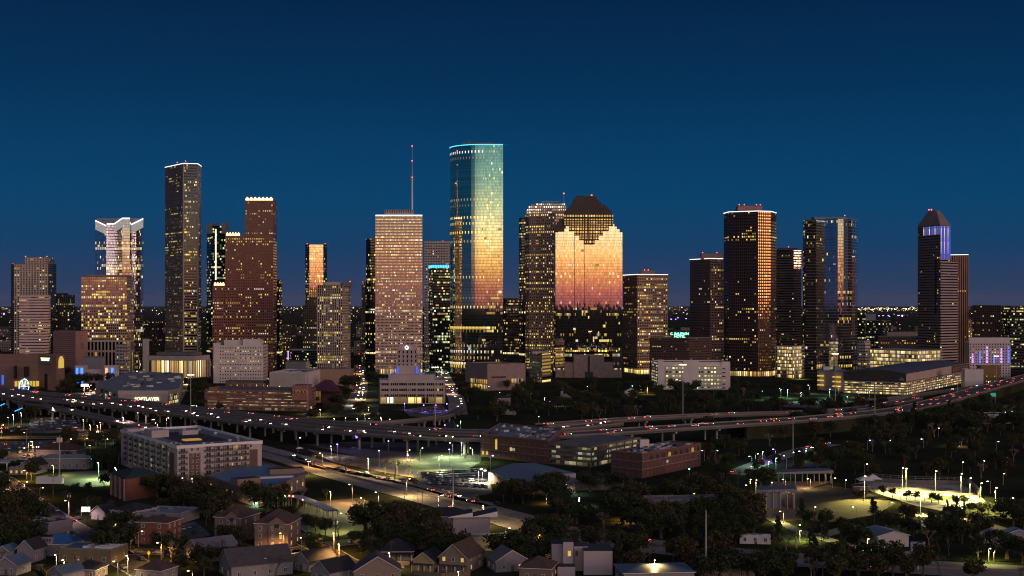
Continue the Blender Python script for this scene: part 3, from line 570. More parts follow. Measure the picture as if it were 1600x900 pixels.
# east of the mirrored tower
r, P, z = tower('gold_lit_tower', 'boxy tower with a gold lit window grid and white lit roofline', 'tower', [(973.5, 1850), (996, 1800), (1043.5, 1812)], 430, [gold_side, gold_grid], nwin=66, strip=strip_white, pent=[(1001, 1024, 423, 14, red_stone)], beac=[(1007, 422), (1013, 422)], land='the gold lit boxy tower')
MB().prism([(P[0][0] + 1, P[0][1] - 4), (P[1][0], P[1][1] - 4), (P[2][0] - 1, P[2][1] - 4), (P[2][0] - 1, P[2][1] - 1), (P[1][0], P[1][1] - 1), (P[0][0] + 1, P[0][1] - 1)], 0, 7, fac('lobby_gold', (.9, .5, .15), (.3, .2, .1), 4, 7, .7, .7, 9, s=1.7)).build('lit_lobby', r)
r, P, z = tower('brick_hotel', 'dark brown brick hotel block with a glowing green roof sign', 'hotel', [(1015, 1660), (1076, 1645), (1112, 1668)], 529, [hotel_brown, hotel_brown], nwin=8, land='the brown hotel')
sgn = glow('sign_green', (.25, 1, .50), 3.2)
def text(body, size, loc, m, name, parent, rz=0, sx=1.0, ext=.15):
    cu = bpy.data.curves.new('letters', 'FONT'); cu.body = body; cu.size = size; cu.align_x = 'CENTER'; cu.extrude = ext; cu.offset = size * .02
    t = bpy.data.objects.new('t', cu); C.objects.link(t); dg = bpy.context.evaluated_depsgraph_get(); me = bpy.data.meshes.new_from_object(t.evaluated_get(dg)); bpy.data.objects.remove(t)
    me.materials.clear(); me.materials.append(m); o = bpy.data.objects.new(name, me); C.objects.link(o); o.rotation_euler = (R(90), 0, rz); o.scale = (sx, 1, 1)
    p = world_loc(parent); o.parent = parent; o.location = Vector(loc) - p; return o
MB().box(X(1049, 1668), 1668, z, X(1076, 1668), 1670, Z(518, 1668), black).build('sign_board', r)
text('C. BALDWIN', 4.2, (X(1062, 1667), 1667.5, Z(523.3, 1667)), sgn, 'sign_lettering', r, sx=.95); text('HOTEL', 4.2, (X(1062, 1667), 1667.5, Z(527.3, 1667)), sgn, 'sign_lettering', r, sx=1.05)
r, P, z = tower('white_garage_office', 'white block with yellow green lit window grid and plain white piers', 'building', [(1018, 1530), (1028, 1482), (1141, 1482)], 567, [fac('bluegrey_side', (.28, .30, .36), (.3, .3, .3), 3.4, 3.4, .55, .6, 2, s=.9, a=(1, .8, .25), b=(.9, .9, .4)), plain_white], land='the white lit block', smat=plain_white)
yl = fac('lime_window_grid', (.52, .49, .40), (.3, .3, .2), 3.5, 4.3, .62, .42, 9, s=1.05, a=(1, .86, .36), b=(.95, .95, .5))
for a, b in ((1040, 1080), (1090, 1126)): MB().box(X(a, 1481), 1481.2, 2, X(b, 1481), 1481.9, Z(571, 1481), yl).build('window_grid', r)
for a, b, t in ((1028, 1037, 562), (1068, 1092, 564), (1127, 1141, 565)): MB().box(X(a, 1480), 1480.8, 0, X(b, 1480), 1483, Z(t, 1480), plain_white).build('stair_pier', r)
for k in range(6): MB().box(X(1129, 1480), 1480.3, Z(577 + k * 6, 1480), X(1133.5, 1480), 1480.7, Z(575.4 + k * 6, 1480), win_dim if k == 3 else black).build('window', r)
tower('plum_tower', 'dusky plum tower with white lit roofline behind the brown hotel', 'tower', [(1078, 1965), (1110, 1915), (1133, 1932)], 405, [plum_side, plum_grid], nwin=24, strip=strip_white, pent=[(1096, 1132, 396.5, 14, red_stone)], beac=[(1098, 395), (1120, 395)])
r, P, z = tower('octagon_tower', 'dark brown octagonal skyscraper with one gold mirrored face', 'skyscraper', [(1131, 1780), (1139, 1752), (1184, 1735), (1204, 1742), (1213, 1772)], 331, [brown_grid, brown_grid, brown_gold, brown_grid], nwin=60, strip=strip_white, pent=[(1153, 1191, 321.5, 14, red_stone)], beac=[(1155, 320), (1182, 320), (1188, 320), (1163, 320)], land='the brown octagonal tower')
lob = fac('lobby_band', (.10, .05, .03), (.3, .2, .1), 2.8, 7.5, .66, .8, 9, s=1.7, a=(1, .5, .1), b=(1, .65, .25)); mb = MB()
for a, b in zip(P[:-1], P[1:]):
    a, b = Vector(a), Vector(b); ax = (b - a).normalized(); nn = Vector((ax.y, -ax.x)); q0, q1 = a + nn * .3, b + nn * .3; mb.wall(q0, q1, 0, 7.5, lob)
mb.build('lit_lobby', r)
tower('grey_banded_tower', 'grey banded tower with an orange reflection strip along one edge', 'tower', [(1213, 1975), (1240, 1955), (1252, 1962)], 391, [band_grey, band_gold], nwin=4, pent=[(1218, 1246, 387.5, 3, band_grey)], beac=[(1232, 386)])
def garage(name, label, pts, z1, lv, m, root=None, lit_s=.9, land=None, cat='garage', base=0, tint=(1, .62, .14), dep=None, fin=9.0, roofm=None, hwall=1.25, litf=4.5):
    """Open decks: a lit inner hall, a parapet per level and fins between."""
    P = [Vector(p[:2]) for p in pts]
    if len(P) == 3: q = P + [P[0] + P[2] - P[1]]
    else: q = P + [Vector((P[1].x, P[1].y + (dep or 40))), Vector((P[0].x, P[0].y + (dep or 40)))]
    cen = sum(q, Vector((0, 0))) / len(q); root = root or empty(name, (cen.x, cen.y, 0), label, cat)
    inn = [cen + (p - cen) * (1 - 2.2 / max(12, (p - cen).length)) for p in q]; fh = (z1 - base) / lv
    hall = fac('deck_glow', (.22, .17, .09), (.2, .15, .1), 3.1, fh, .97, .9, litf, s=lit_s, a=tint, b=(1, .80, .34), metal=0); MB().prism(inn, base, z1 - .35, hall, roof_dark).build('lit_deck_hall', root)
    for k in range(lv + 1):
        mb = MB(); z0 = base + k * fh - (.35 if k else 0); mb.prism(q, z0 - .001, z0 + (hwall if k else .3), m, roofm or conc_dark, True); mb.build('parapet', root)
    for i in range(len(P) - 1):
        a, b = P[i], P[i + 1]; ax = (b - a).normalized(); nn = Vector((ax.y, -ax.x)); n = max(2, int((b - a).length / fin))
        for k in range(n + 1): MB().obox(a + (b - a) * k / n + nn * .12, ax, .35, .2, base, z1 + .9, m).build('pier', root)
    OCC.append(([tuple(p) for p in q], 0))
    if land: LAND.append((land, cen.x, min(p.y for p in P)))
    return root
def pt(px, d): return (X(px, d), d)
garage('lit_garage', 'small yellow lit garage between octagonal and blue glass towers', [pt(1212, 1730), pt(1238, 1700), pt(1256, 1730)], Z(542, 1700), 9, lime, lit_s=.95)
arc = [(1254.5, 1866), (1258, 1846), (1309, 1824), (1318, 1822), (1325, 1826), (1331, 1834), (1336, 1846), (1340, 1866)]
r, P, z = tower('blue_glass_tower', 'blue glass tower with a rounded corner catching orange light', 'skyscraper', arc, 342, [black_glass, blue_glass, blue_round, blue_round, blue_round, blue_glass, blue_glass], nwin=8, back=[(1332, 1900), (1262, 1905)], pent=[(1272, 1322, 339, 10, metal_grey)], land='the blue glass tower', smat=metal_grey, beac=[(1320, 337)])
MB().prism([(X(1262, 1847) , 1847.4), (X(1306, 1825), 1825), (X(1306, 1825), 1828), (X(1262, 1850), 1850)], Z(414, 1836), Z(412, 1836), fac('blue_floor', (.02, .02, .05), (.1, .1, .2), 1.5, 60, .8, 1, 3, s=2, a=(.1, .2, 1), b=(.5, .6, 1))).build('blue_lit_floor', r)
tower('thin_grey_slab', 'thin grey slab peeking out beside the blue glass tower', 'building', [(1340, 1950), (1351, 1945), (1353, 1960)], 489, [off_dark])
tower('white_stub_block', 'white windowless block top beyond the blue glass tower', 'building', [(1352, 2100), (1367, 2090), (1368, 2110)], 491, [plain_white], pent=[(1356, 1364, 488)])
tower('terraced_lab', 'low dark terraced building with thin yellow light lines', 'building', [(1353, 2000), (1378, 1985), (1392, 2000)], 502, [off_dark, off_dark])
tower('dark_hall', 'wide black low hall behind the yellow lit parking deck', 'building', [(1372, 1900), (1438, 1880), (1441, 1900)], 527, [brown_mid], pent=[(1386, 1436, 519, 60, concrete)])
tower('white_base_block', 'grey glazed low block at the foot of the blue glass tower', 'building', [(1340, 1800), (1352, 1790), (1360, 1800)], 533, [white_punch, white_punch])
garage('office_garage', 'yellow lit parking deck below the pyramid topped tower', [pt(1357, 1770), pt(1433, 1700), pt(1472, 1735)], Z(549, 1700), 7, lime, lit_s=.8, roofm=concrete)
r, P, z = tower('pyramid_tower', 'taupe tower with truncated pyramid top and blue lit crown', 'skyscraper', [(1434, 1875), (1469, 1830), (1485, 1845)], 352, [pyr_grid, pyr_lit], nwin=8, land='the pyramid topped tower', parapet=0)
q = P + [(P[0][0] + P[2][0] - P[1][0], P[0][1] + P[2][1] - P[1][1])]; cc = Vector((sum(p[0] for p in q) / 4, sum(p[1] for p in q) / 4)); zt = Z(328, 1840)
cap_m = fac('taupe_cap', (.24, .195, .185), (.20, .16, .15), 3, 3, .8, .5, 0, metal=0, gr=.7, tilt=0)
mb = MB(); tq = [cc + (Vector(p) - cc) * .36 for p in q]
bq = [cc + (Vector(p) - cc) * 1.03 for p in q]
for i in range(4):
    a, b = bq[i], bq[(i + 1) % 4]; c_, d_ = tq[(i + 1) % 4], tq[i]; mb.face([(a.x, a.y, z + 1), (b.x, b.y, z + 1), (c_.x, c_.y, zt), (d_.x, d_.y, zt)], cap_m)
mb.face([(p.x, p.y, zt) for p in tq], roof_dark); mb.prism(bq, z + .02, z + 1, cap_m); mb.build('pyramid_roof', r)
cl = fac('crown_blue_gold', (.10, .15, .9), (.2, .2, .3), 3.1, 18, .5, .96, 9, s=1.0, a=(1, .62, .2), b=(1, .7, .3), metal=0); clb = glow('crown_blue', (.06, .14, 1), .55)
for i, (a, b) in enumerate(zip(P, P[1:])):
    a, b = Vector(a), Vector(b); ax = (b - a).normalized(); nn = Vector((ax.y, -ax.x)); n = 4 if i == 0 else 3
    z0, z1_ = Z(367, 1845), Z(354, 1845)
    for k in range(n * 2): 
        if i == 0 and k < 2: continue
        MB().obox(a + (b - a) * (k + .5) / (2 * n) + nn * .25, ax, (b - a).length / (4 * n) * .92, .2, z0 if i == 0 else Z(405, 1845), z1_, clb if k % 2 else cl).build('crown_light_panel', r)
a, b = Vector(P[1]), Vector(P[2]); ax = (b - a).normalized(); xe = Vector((X(1497, 1852), 1852))
MB().prism([Vector(P[1]) + Vector((.3, -1)), (X(1496.5, 1852), 1852), (X(1497, 1890), 1890), (P[1][0] + 12, 1880)], 0, Z(409, 1840), pyr_lit, roof_dark).build('lower_shoulder', r)
a, b = Vector(P[0]), Vector(P[1]); MB().obox(a + (b - a) * .82 + Vector((-.6, -.2)), (b - a).normalized(), 1.2, .4, Z(490, 1840), Z(405, 1840), black).build('recess_slot', r)
for px in (1451, 1455): MB().box(X(px, 1845), 1845, zt, X(px, 1845) + 1, 1846, zt + 1.5, beacon_red).build('beacon', r)
r, P, z = tower('rust_ribbed_tower', 'rust coloured ribbed tower half hidden behind the pyramid topped tower', 'tower', [(1484, 2010), (1513, 2000)], 399, [rust_rib], strip=strip_white)
lit_windows(r, P[0], P[1], 20, z, tan_punch, 22, random.Random(4))
MB().box(X(1484, 1999), 2004, Z(440, 2000), X(1513, 1999), 2004.6, Z(437.5, 2000), fac('gold_floor', (.3, .2, .1), (.3, .2, .1), 2.6, 50, .5, 1, 2.2, s=1.3)).build('lit_floor', r) if False else None
r, P, z = tower('white_hotel', 'white hotel block washed with violet and blue uplights', 'hotel', [(1507, 1755), (1514.5, 1722), (1579, 1722)], 536, [concrete, fac('white_hotel_grid', (.56, .47, .48), (.05, .05, .06), 3.5, 3.4, .42, .42, .10)], smat=plain_white, land='the violet lit hotel')
MB().prism([(X(1515, 1721), 1721.5), (X(1578, 1721), 1721.5), (X(1575, 1735), 1735), (X(1518, 1735), 1735)], z + .05, Z(527.5, 1722), plain_white, roof_pale).build('roof_storey', r)
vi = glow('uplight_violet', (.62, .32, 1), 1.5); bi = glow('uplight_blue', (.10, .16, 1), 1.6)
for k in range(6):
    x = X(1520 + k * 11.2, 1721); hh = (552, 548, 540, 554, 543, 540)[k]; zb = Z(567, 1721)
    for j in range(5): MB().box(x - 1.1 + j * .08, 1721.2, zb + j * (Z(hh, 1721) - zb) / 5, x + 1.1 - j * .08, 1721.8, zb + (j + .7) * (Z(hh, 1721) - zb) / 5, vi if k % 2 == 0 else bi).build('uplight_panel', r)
tower('brown_office', 'broad brown office block behind the violet lit hotel', 'office block', [(1519, 1965), (1564, 1930), (1579, 1945)], 478, [brown_mid, fac('brown_light_grid', (.2, .15, .135), (.05, .04, .04), 3, 3.6, .55, .45, .05)], nwin=4)
tower('black_office', 'black office block with greenish yellow floors at the frame edge', 'office block', [(1578, 1900), (1630, 1890)], 479, [off_dark], nwin=20, smat=brown_mid)
tower('buff_annex', 'small buff annex squeezed behind the rust ribbed tower', 'building', [(1513, 2050), (1521, 2050)], 499, [fac('buff_grid', (.30, .24, .2), (.05, .05, .05), 3.2, 3.6, .5, .5, .5)])

# ------------------------------------------------------------------ civic row in front of the towers
r, P, z = tower('court_block', 'white concrete block with small square windows and rooftop plant', 'office block', [(334, 1606), (342.5, 1600), (411, 1600), (418.5, 1640)], 541, [plain_white, white_small, white_bars], smat=plain_white, nwin=20, land='the white square windowed block',
    pent=[(350, 378, 531, 6, plain_white), (379, 407, 530, 3, plain_white)])
MB().box(X(333.5, 1598), 1598, 0, X(342.3, 1598), 1640, Z(536, 1598), plain_white).build('stair_pier', r)
cd = 1270
city_band = fac('city_hall_windows', (.46, .38, .36), (.05, .05, .055), 2.0, 5.3, .8, .42, .12, s=1.0)
r, P, z = tower('city_hall', 'stepped limestone city hall with clock tower and lit ground floor', 'city hall', [(592, 1300), (593.5, cd), (694, cd), (696, 1300)], 596, [lime, city_band, lime], roof=roof_pale, smat=lime, land='the city hall', nwin=8)
MB().box(X(593.5, cd - .5), cd - .6, 0, X(694, cd - .5), cd - .1, Z(620, cd), fac('arcade_glow', (.5, .38, .2), (.3, .2, .1), 6.6, 6.9, .86, .8, 9, s=1.0, a=(1, .66, .2), b=(1, .74, .3))).build('lit_arcade', r)
for k in range(8): MB().box(X(593.5 + k * 14.2, cd - 1), cd - 1.2, 0, X(594.9 + k * 14.2, cd - 1), cd - .65, Z(619.5, cd), lime).build('column', r)
for k in range(8): MB().box(X(594 + k * 14.1, cd), cd - .5, Z(619, cd), X(595.6 + k * 14.1, cd), cd - .05, Z(597.5, cd), lime).build('pilaster', r)
MB().box(X(607, cd + 8), cd + 8, z + .02, X(678, cd + 8), cd + 28, Z(585.5, cd + 8), lime, roof_pale).build('upper_block', r)
tw = fac('clock_tower_slots', (.40, .32, .31), (.06, .06, .07), 4.0, 4.2, .32, .6, .25, s=1.6, b=(1, .85, .55))
td = cd + 16
for a, b, t, dp in ((613, 662, 583.5, 0), (618, 654, 571, 1), (620, 650, 546, 2), (622, 649, 541, 3), (625, 646, 538.5, 4)): MB().box(X(a, td), td + dp, Z(586, td), X(b, td), td + 20 - dp, Z(t, td), tw if t == 546 else lime, roof_pale).build('tower_stage', r)
cx, cz, dd = X(635.2, td), Z(543.2, td), td + 1.6
mb = MB(); k8 = 20
for k in range(k8):
    a, b = k * 2 * math.pi / k8, (k + 1) * 2 * math.pi / k8
    mb.face([(cx + 1.15 * math.cos(a), dd, cz + 1.15 * math.sin(a)), (cx + 1.75 * math.cos(a), dd, cz + 1.75 * math.sin(a)), (cx + 1.75 * math.cos(b), dd, cz + 1.75 * math.sin(b)), (cx + 1.15 * math.cos(b), dd, cz + 1.15 * math.sin(b))], glow('clock_ring', (1, .95, .95), 3.5) if k == 0 else bpy.data.materials['clock_ring'])
mb.face([(cx + 1.1 * math.cos(k * 2 * math.pi / k8), dd + .1, cz + 1.1 * math.sin(k * 2 * math.pi / k8)) for k in range(k8)], glow('clock_face', (1, .25, .25), .8)); mb.build('clock_face', r)
mb = MB(); mb.obox((cx - .3, dd - .05), (1, 0), .5, .03, cz - .12, cz + .12, black); mb.obox((cx, dd - .05), (1, 0), .1, .03, cz, cz + .9, black); mb.build('clock_hand', r)
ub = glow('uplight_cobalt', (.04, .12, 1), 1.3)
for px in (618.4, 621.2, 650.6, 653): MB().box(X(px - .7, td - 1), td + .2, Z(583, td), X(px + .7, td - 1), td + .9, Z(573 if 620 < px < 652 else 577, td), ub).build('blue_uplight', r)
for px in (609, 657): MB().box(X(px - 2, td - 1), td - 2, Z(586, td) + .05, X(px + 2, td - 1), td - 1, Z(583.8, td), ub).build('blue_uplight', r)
# theatre with maroon roof and white stage box
r, P, z = tower('stage_box', 'big white stage box with pale membrane roof', 'theater', [(421, 1425), (477, 1420), (501, 1490)], 583.5, [lime, plain_white], roof=roof_blue, smat=roof_pale, land='the white stage box')
for a, b in ((430, 452), (456, 470)): MB().box(X(a, 1445), 1440, z + .03, X(b, 1445), 1452, z + 1.2, roof_pale).build('roof_curb', r)
MB().box(X(444, 1440), 1446, z + .03, X(450, 1440), 1450, z + 2.2, metal_grey).build('roof_unit', r)
maroon = mat('maroon_roof', (.17, .04, .045), .6, .15, .2); brick_r = mat('red_brick', (.30, .13, .10), .85, .2, .8)
r = empty('maroon_hall', (X(512, 1250), 1255, 0), 'hall with sloping maroon roof and glowing tall lobby', 'theater'); LAND.append(('the maroon roofed hall', X(512, 1235), 1235))
A, B_, C_, D_ = G(482, 609, 13), G(536, 612, 13), G(518, 594, 18), G(508, 592.5, 20)
mb = MB(); mb.face([A, B_, C_, D_], maroon); mb.face([(p.x, p.y, p.z - .8) for p in (D_, C_, B_, A)], maroon)
for p, q in ((A, B_), (B_, C_), (D_, A)): mb.face([(p.x, p.y, p.z - .8), (q.x, q.y, q.z - .8), q, p], maroon)
mb.build('sloping_roof', r)
a, b, c_ = Vector((A.x + 12, A.y + 3)), Vector((B_.x - 1, B_.y + 1)), Vector((C_.x - 1, C_.y - 2)); MB().prism([a, b, c_, Vector((D_.x + 5, D_.y - 2))], 0, [12, 12, 16.8, 18.5], brick_r).build('brick_wall', r)
MB().obox(((A.x + a.x) / 2 - 1, A.y + 6), (1, 0), 5.5, .5, 0, 12.2, fac('lobby_amber', (.6, .35, .12), (.3, .2, .1), 2.2, 14, .6, .9, 9, s=.8, a=(1, .6, .15))).build('lit_lobby', r)
MB().box(X(480.5, 1228), 1226, 0, X(483, 1228), 1229, 14, lime).build('pier', r)
MB().obox((X(488, 1400), 1500), (1, 0), 30, 12, 0, 22, mat('copper_roof', (.30, .20, .15), .7, .1)).build('rear_wing', r)
OCC.append(([(A.x, A.y), (B_.x, B_.y), (C_.x, C_.y), (D_.x, D_.y)], 0))
red_conc = mat('red_precast', (.28, .125, .10), .85, .18, .3)
rg = garage('red_garage', 'long red parking garage with cars lit on open decks', [pt(320.5, 1205), pt(481, 1180)], 16.5, 6, red_conc, lit_s=.5, land='the red parking garage', dep=50, tint=(.95, .9, .4), fin=14, hwall=1.95, litf=1.8)
MB().box(X(457, 1180), 1178, 10, X(482, 1180), 1200, 23, red_conc, red_conc).build('stair_head', rg); MB().box(X(458, 1178), 1176.8, 16.8, X(481, 1178), 1177.9, 18.5, fac('stair_glow', (.5, .3, .15), (.3, .2, .1), 3, 40, .4, 1, 6, s=1.6, b=(1, .8, .6))).build('lit_opening', rg)
MB().box(X(326, 1200), 1202, 16.8, X(338, 1200), 1212, 20, red_conc).build('stair_head', rg)
tower('brick_annex', 'low maroon brick annex between garage and white square windowed block', 'building', [(352, 1470), (413, 1455), (420, 1480)], 598, [brick_r, brick_r], land=None)
tower('low_marquee', 'low maroon flat block with small lit slots above the garage', 'building', [(356, 1400), (385, 1395), (416, 1400)], 601, [fac('slot_brick', (.26, .10, .09), (.2, .1, .05), 7, 16, .08, .35, 5, s=1.3)], smat=brick_r)
# arena with the lettered wall
z = 13.0; FC, LC, RC = G(185, 611.5, z), G(150, 598.5, z), G(280, 608, z)
r = empty('lettered_arena', (FC.x + 30, FC.y + 60, 0), 'pale arena hall with glowing wall lettering beside the overpass', 'arena'); LAND.append(('the lettered arena', FC.x + 30, FC.y))
re_ = G(262, 611.5, z); bk1, bk2 = G(287, 583, z), G(205, 580, z)
pale_w = mat('arena_wall', (.42, .34, .33), .8, .12, .08)
poly = [LC, FC, re_, RC, bk1, bk2]
OCC.append(([tuple(p[:2]) for p in poly], 0))
MB().prism(poly, 0, z, pale_w, roof_blue).build('walls', r)
mb = MB()
for i in range(3):
    a, b = Vector(poly[i][:2]), Vector(poly[i + 1][:2]); ax = (b - a).normalized(); nn = Vector((ax.y, -ax.x)); mb.obox((a + b) / 2 + nn * .3, ax, (b - a).length / 2 + .3, .3, z - 3.2, z + .8, lime, roof_pale)
mb.build('fascia', r)
a, b = Vector(LC[:2]), Vector(FC[:2]); ax = (b - a).normalized(); nn = Vector((ax.y, -ax.x))
for k in range(4): MB().obox(a + (b - a) * (.30 + k * .185) + nn * .3, ax, 5.8, .2, 1, z - 3.4, fac('hall_glass', (.1, .1, .1), (.05, .055, .07), 2.2, 3.2, .9, .9, .25 + .5 * k / 3, s=.8, a=(1, .8, .25))).build('window', r)
a, b = Vector(re_[:2]), Vector(RC[:2]); ax = (b - a).normalized(); nn = Vector((ax.y, -ax.x)); MB().obox((a + b) / 2 + nn * .3, ax, (b - a).length * .44, .2, 1, z - 3.4, fac('hall_glow', (.35, .28, .12), (.1, .1, .05), 2.4, 4, .6, .8, 2.2, s=1.0, a=(1, .76, .2))).build('lit_window_wall', r)
rnd = random.Random(11)
for k in range(34):
    u, v = rnd.random(), rnd.random(); p = (FC * (1 - u) + re_ * u) * (1 - v) + (bk2 * (1 - u) + bk1 * u) * v
    if v < .12: continue
    MB().obox(p, (.8, .6), rnd.uniform(1.5, 4), rnd.uniform(1, 2.2), z + .02, z + rnd.uniform(1, 2.4), rnd.choice([roof_pale, metal_grey, roof_dark, metal_grey])).build('roof_unit', r)
text('SOFTLAYER', 4.0, ((FC.x * .42 + re_.x * .58), FC.y - .5, 4.6), glow('sign_cream', (1, 1, .62), 1.8), 'wall_lettering', r, sx=1.1)
# ------------------------------------------------------------------ roads, freeway, lots
asphalt = mat('asphalt', (.050, .048, .047), .85, .3, .15); asphalt_l = mat('worn_concrete_road', (.26, .225, .18), .85, .25, .1)
paint = mat('lane_paint', (.5, .5, .46), .7, .1); yellow_paint = mat('yellow_paint', (.5, .36, .06), .7, .1); kerb = mat('kerb_concrete', (.26, .25, .23), .85, .15)
grass = mat('grass_turf', (.045, .06, .02), .95, .45, .12); lot_mat = mat('lot_asphalt', (.115, .11, .10), .85, .35, .08); pale_path = mat('pale_path', (.30, .26, .20), .85, .25, .2)
def smooth(pts, n=6):
    out = []
    P = [Vector(p) for p in pts]
    for i in range(len(P) - 1):
        p0, p1, p2, p3 = P[max(i - 1, 0)], P[i], P[i + 1], P[min(i + 2, len(P) - 1)]
        for k in range(n):
            t = k / n; out.append(.5 * ((2 * p1) + (p2 - p0) * t + (2 * p0 - 5 * p1 + 4 * p2 - p3) * t * t + (3 * p1 - p0 - 3 * p2 + p3) * t ** 3))
    return out + [P[-1]]
def offs(path, o):
    r = []
    for i, p in enumerate(path):
        t = (path[min(i + 1, len(path) - 1)] - path[max(i - 1, 0)]); n = Vector((t.y, -t.x)).normalized(); r.append(Vector((p.x + n.x * o, p.y + n.y * o, p.z)))
    return r
def ribbon(mb, path, o0, o1, dz, m):
    a, b = offs(path, o0), offs(path, o1)
    for i in range(len(path) - 1):
        mb.face([(a[i].x, a[i].y, a[i].z + dz), (b[i].x, b[i].y, b[i].z + dz), (b[i + 1].x, b[i + 1].y, b[i + 1].z + dz), (a[i + 1].x, a[i + 1].y, a[i + 1].z + dz)][::-1], m)
def band(mb, path, o0, o1, z0, z1, m):                       # closed strip with thickness along the path
    a, b = offs(path, o0), offs(path, o1); v = lambda p, z: (p.x, p.y, p.z + z)
    for i in range(len(path) - 1):
        j = i + 1
        mb.face([v(b[i], z1), v(b[j], z1), v(a[j], z1), v(a[i], z1)], m); mb.face([v(a[i], z0), v(a[j], z0), v(b[j], z0), v(b[i], z0)], m)
        mb.face([v(a[i], z0), v(a[i], z1), v(a[j], z1), v(a[j], z0)], m); mb.face([v(b[j], z0), v(b[j], z1), v(b[i], z1), v(b[i], z0)], m)
def dashes(mb, path, o, dz, m, ln=3, gap=9, w_=.18):
    p = offs(path, o); acc = 0
    for i in range(len(p) - 1):
        seg = (p[i + 1] - p[i]); L_ = seg.length; t = (-acc) % (ln + gap); d = seg.normalized(); n = Vector((d.y, -d.x, 0)) * w_
        while t < L_ - ln:
            a, b = p[i] + d * t, p[i] + d * (t + ln); mb.face([(a - n) + Vector((0, 0, dz)), (b - n) + Vector((0, 0, dz)), (b + n) + Vector((0, 0, dz)), (a + n) + Vector((0, 0, dz))][::-1], m); t += ln + gap
        acc += L_
def road(name, px, width, m=asphalt, dz=.03, lanes=2, kerbs=True, occ=True, mark=True):
    path = smooth([G(x, y) for x, y in px]); mb = MB(); ribbon(mb, path, -width / 2, width / 2, dz, m)
    for k in range(1, lanes):
        if mark: dashes(mb, path, -width / 2 + width * k / lanes, dz + .02, paint)
    o = mb.build(name); tag(o, kind='structure')
    if kerbs:
        mb = MB(); band(mb, path, -width / 2 - .5, -width / 2, 0, .15, kerb); band(mb, path, width / 2, width / 2 + .5, 0, .15, kerb); tag(mb.build('kerb'), kind='structure')
    if occ: OCC.append(([tuple(p[:2]) for p in path], width / 2))
    return path
def along(path, s):                      # point, tangent at distance s
    for a, b in zip(path, path[1:]):
        l = (b - a).length
        if s <= l: return a + (b - a) * s / l, (b - a).normalized()
        s -= l
    return path[-1], (path[-1] - path[-2]).normalized()
def plen(path): return sum((b - a).length for a, b in zip(path, path[1:]))

deck_m = mat('deck_concrete', (.12, .105, .095), .85, .25, .06); barrier_m = mat('barrier_concrete', (.20, .175, .16), .85, .2, .1)
def viaduct(name, label, px, z, width, piers=40, cat='freeway', zs=None, pier_to=1180):
    path = smooth([G(x, y, z if zs is None else zs[i]) for i, (x, y) in enumerate(px)], 8)
    root = empty(name, (path[0].x, path[0].y, 0), label, cat); root['landmark'] = 1
    mb = MB(); band(mb, path, -width / 2, width / 2, -1.5, 0, deck_m); dk = mb.build('deck', root)
    mb = MB()
    for k in (1, 2, 3): dashes(mb, path, -width / 2 + width * k / 4, .03, paint, 3, 9, .15)
    mb.build('lane_markings', root)
    for o in (-width / 2 + .3, width / 2 - .3): mb = MB(); band(mb, path, o - .3, o + .3, .0, .95, barrier_m); mb.build('barrier', root)
    s = 12; Ltot = plen(path)
    while s < Ltot:
        p, t = along(path, s); n = Vector((t.y, -t.x, 0)); mb = MB()
        if 800 + F * p.x / p.y > pier_to: break
        mb.obox(p, (n.x, n.y), width * .42, .9, p.z - 3, p.z - 1.48, concrete)
        for o in (-.28, .28): q = p + n * width * o; mb.tube((q.x, q.y, 0), (q.x, q.y, p.z - 2.9), .8, .8, concrete, 8)
        mb.build('pier', root); s += piers
    tail = [p for p in path if 800 + F * p.x / p.y > pier_to - 40]
    if len(tail) > 2: mb = MB(); band(mb, [Vector((p.x, p.y, 0)) for p in tail], -width / 2 + 1, width / 2 - 1, 0, min(p.z for p in tail) - 1.52, earth); mb.build('embankment', root)
    OCC.append(([tuple(p[:2]) for p in path], width / 2 + 2))
    return path
near_px = [(-90, 603), (-40, 610), (46, 622), (120, 628), (200, 636), (299, 647), (442, 664), (580, 676), (745, 684), (900, 678), (1001, 671.5), (1120, 664), (1240, 656), (1310, 650), (1400, 641), (1450, 631), (1508, 615), (1600, 590), (1700, 566)]
P_near = viaduct('elevated_freeway', 'long elevated concrete freeway sweeping past downtown', near_px, 10.5, 22, 38)
far_mid = offs([Vector(p) for p in P_near], -27)
far_px = [(-90, 598), (-40, 603.5), (46, 613), (120, 619), (200, 627), (299, 638), (442, 654), (580, 665.5), (720, 674), (850, 671), (960, 661)]
P_far = viaduct('elevated_freeway', 'second elevated carriageway running behind the long freeway', far_px, 10.5, 17, 38)
P_ramp = viaduct('freeway_ramp', 'merging elevated ramp above the dark wooded bank', [(846, 664.5), (920, 659), (1010, 653), (1120, 648), (1220, 645), (1310, 641), (1372, 634), (1430, 622)], 9.5, 14, 42)
P_low = viaduct('freeway_ramp', 'low yellow lit ramp dipping beneath the long freeway', [(30, 626), (104, 641), (160, 653), (227, 668), (300, 684)], 5.5, 12, 30, zs=[8, 7.5, 6, 4, 2])
P_curl = viaduct('freeway_ramp', 'thin curved ramp in front of the city hall lawn', [(540, 660), (600, 660), (655, 655.5), (700, 648), (722, 636)], 7, 8, 30, zs=[7.5, 7.5, 7, 5, 2])
P_side = viaduct('freeway_ramp', 'elevated spur running past the large roofed garage', [(1360, 626), (1420, 619), (1480, 610.5), (1540, 602), (1610, 588)], 7, 9, 40)
LAND.append(('the overpass bend', 0, 800))

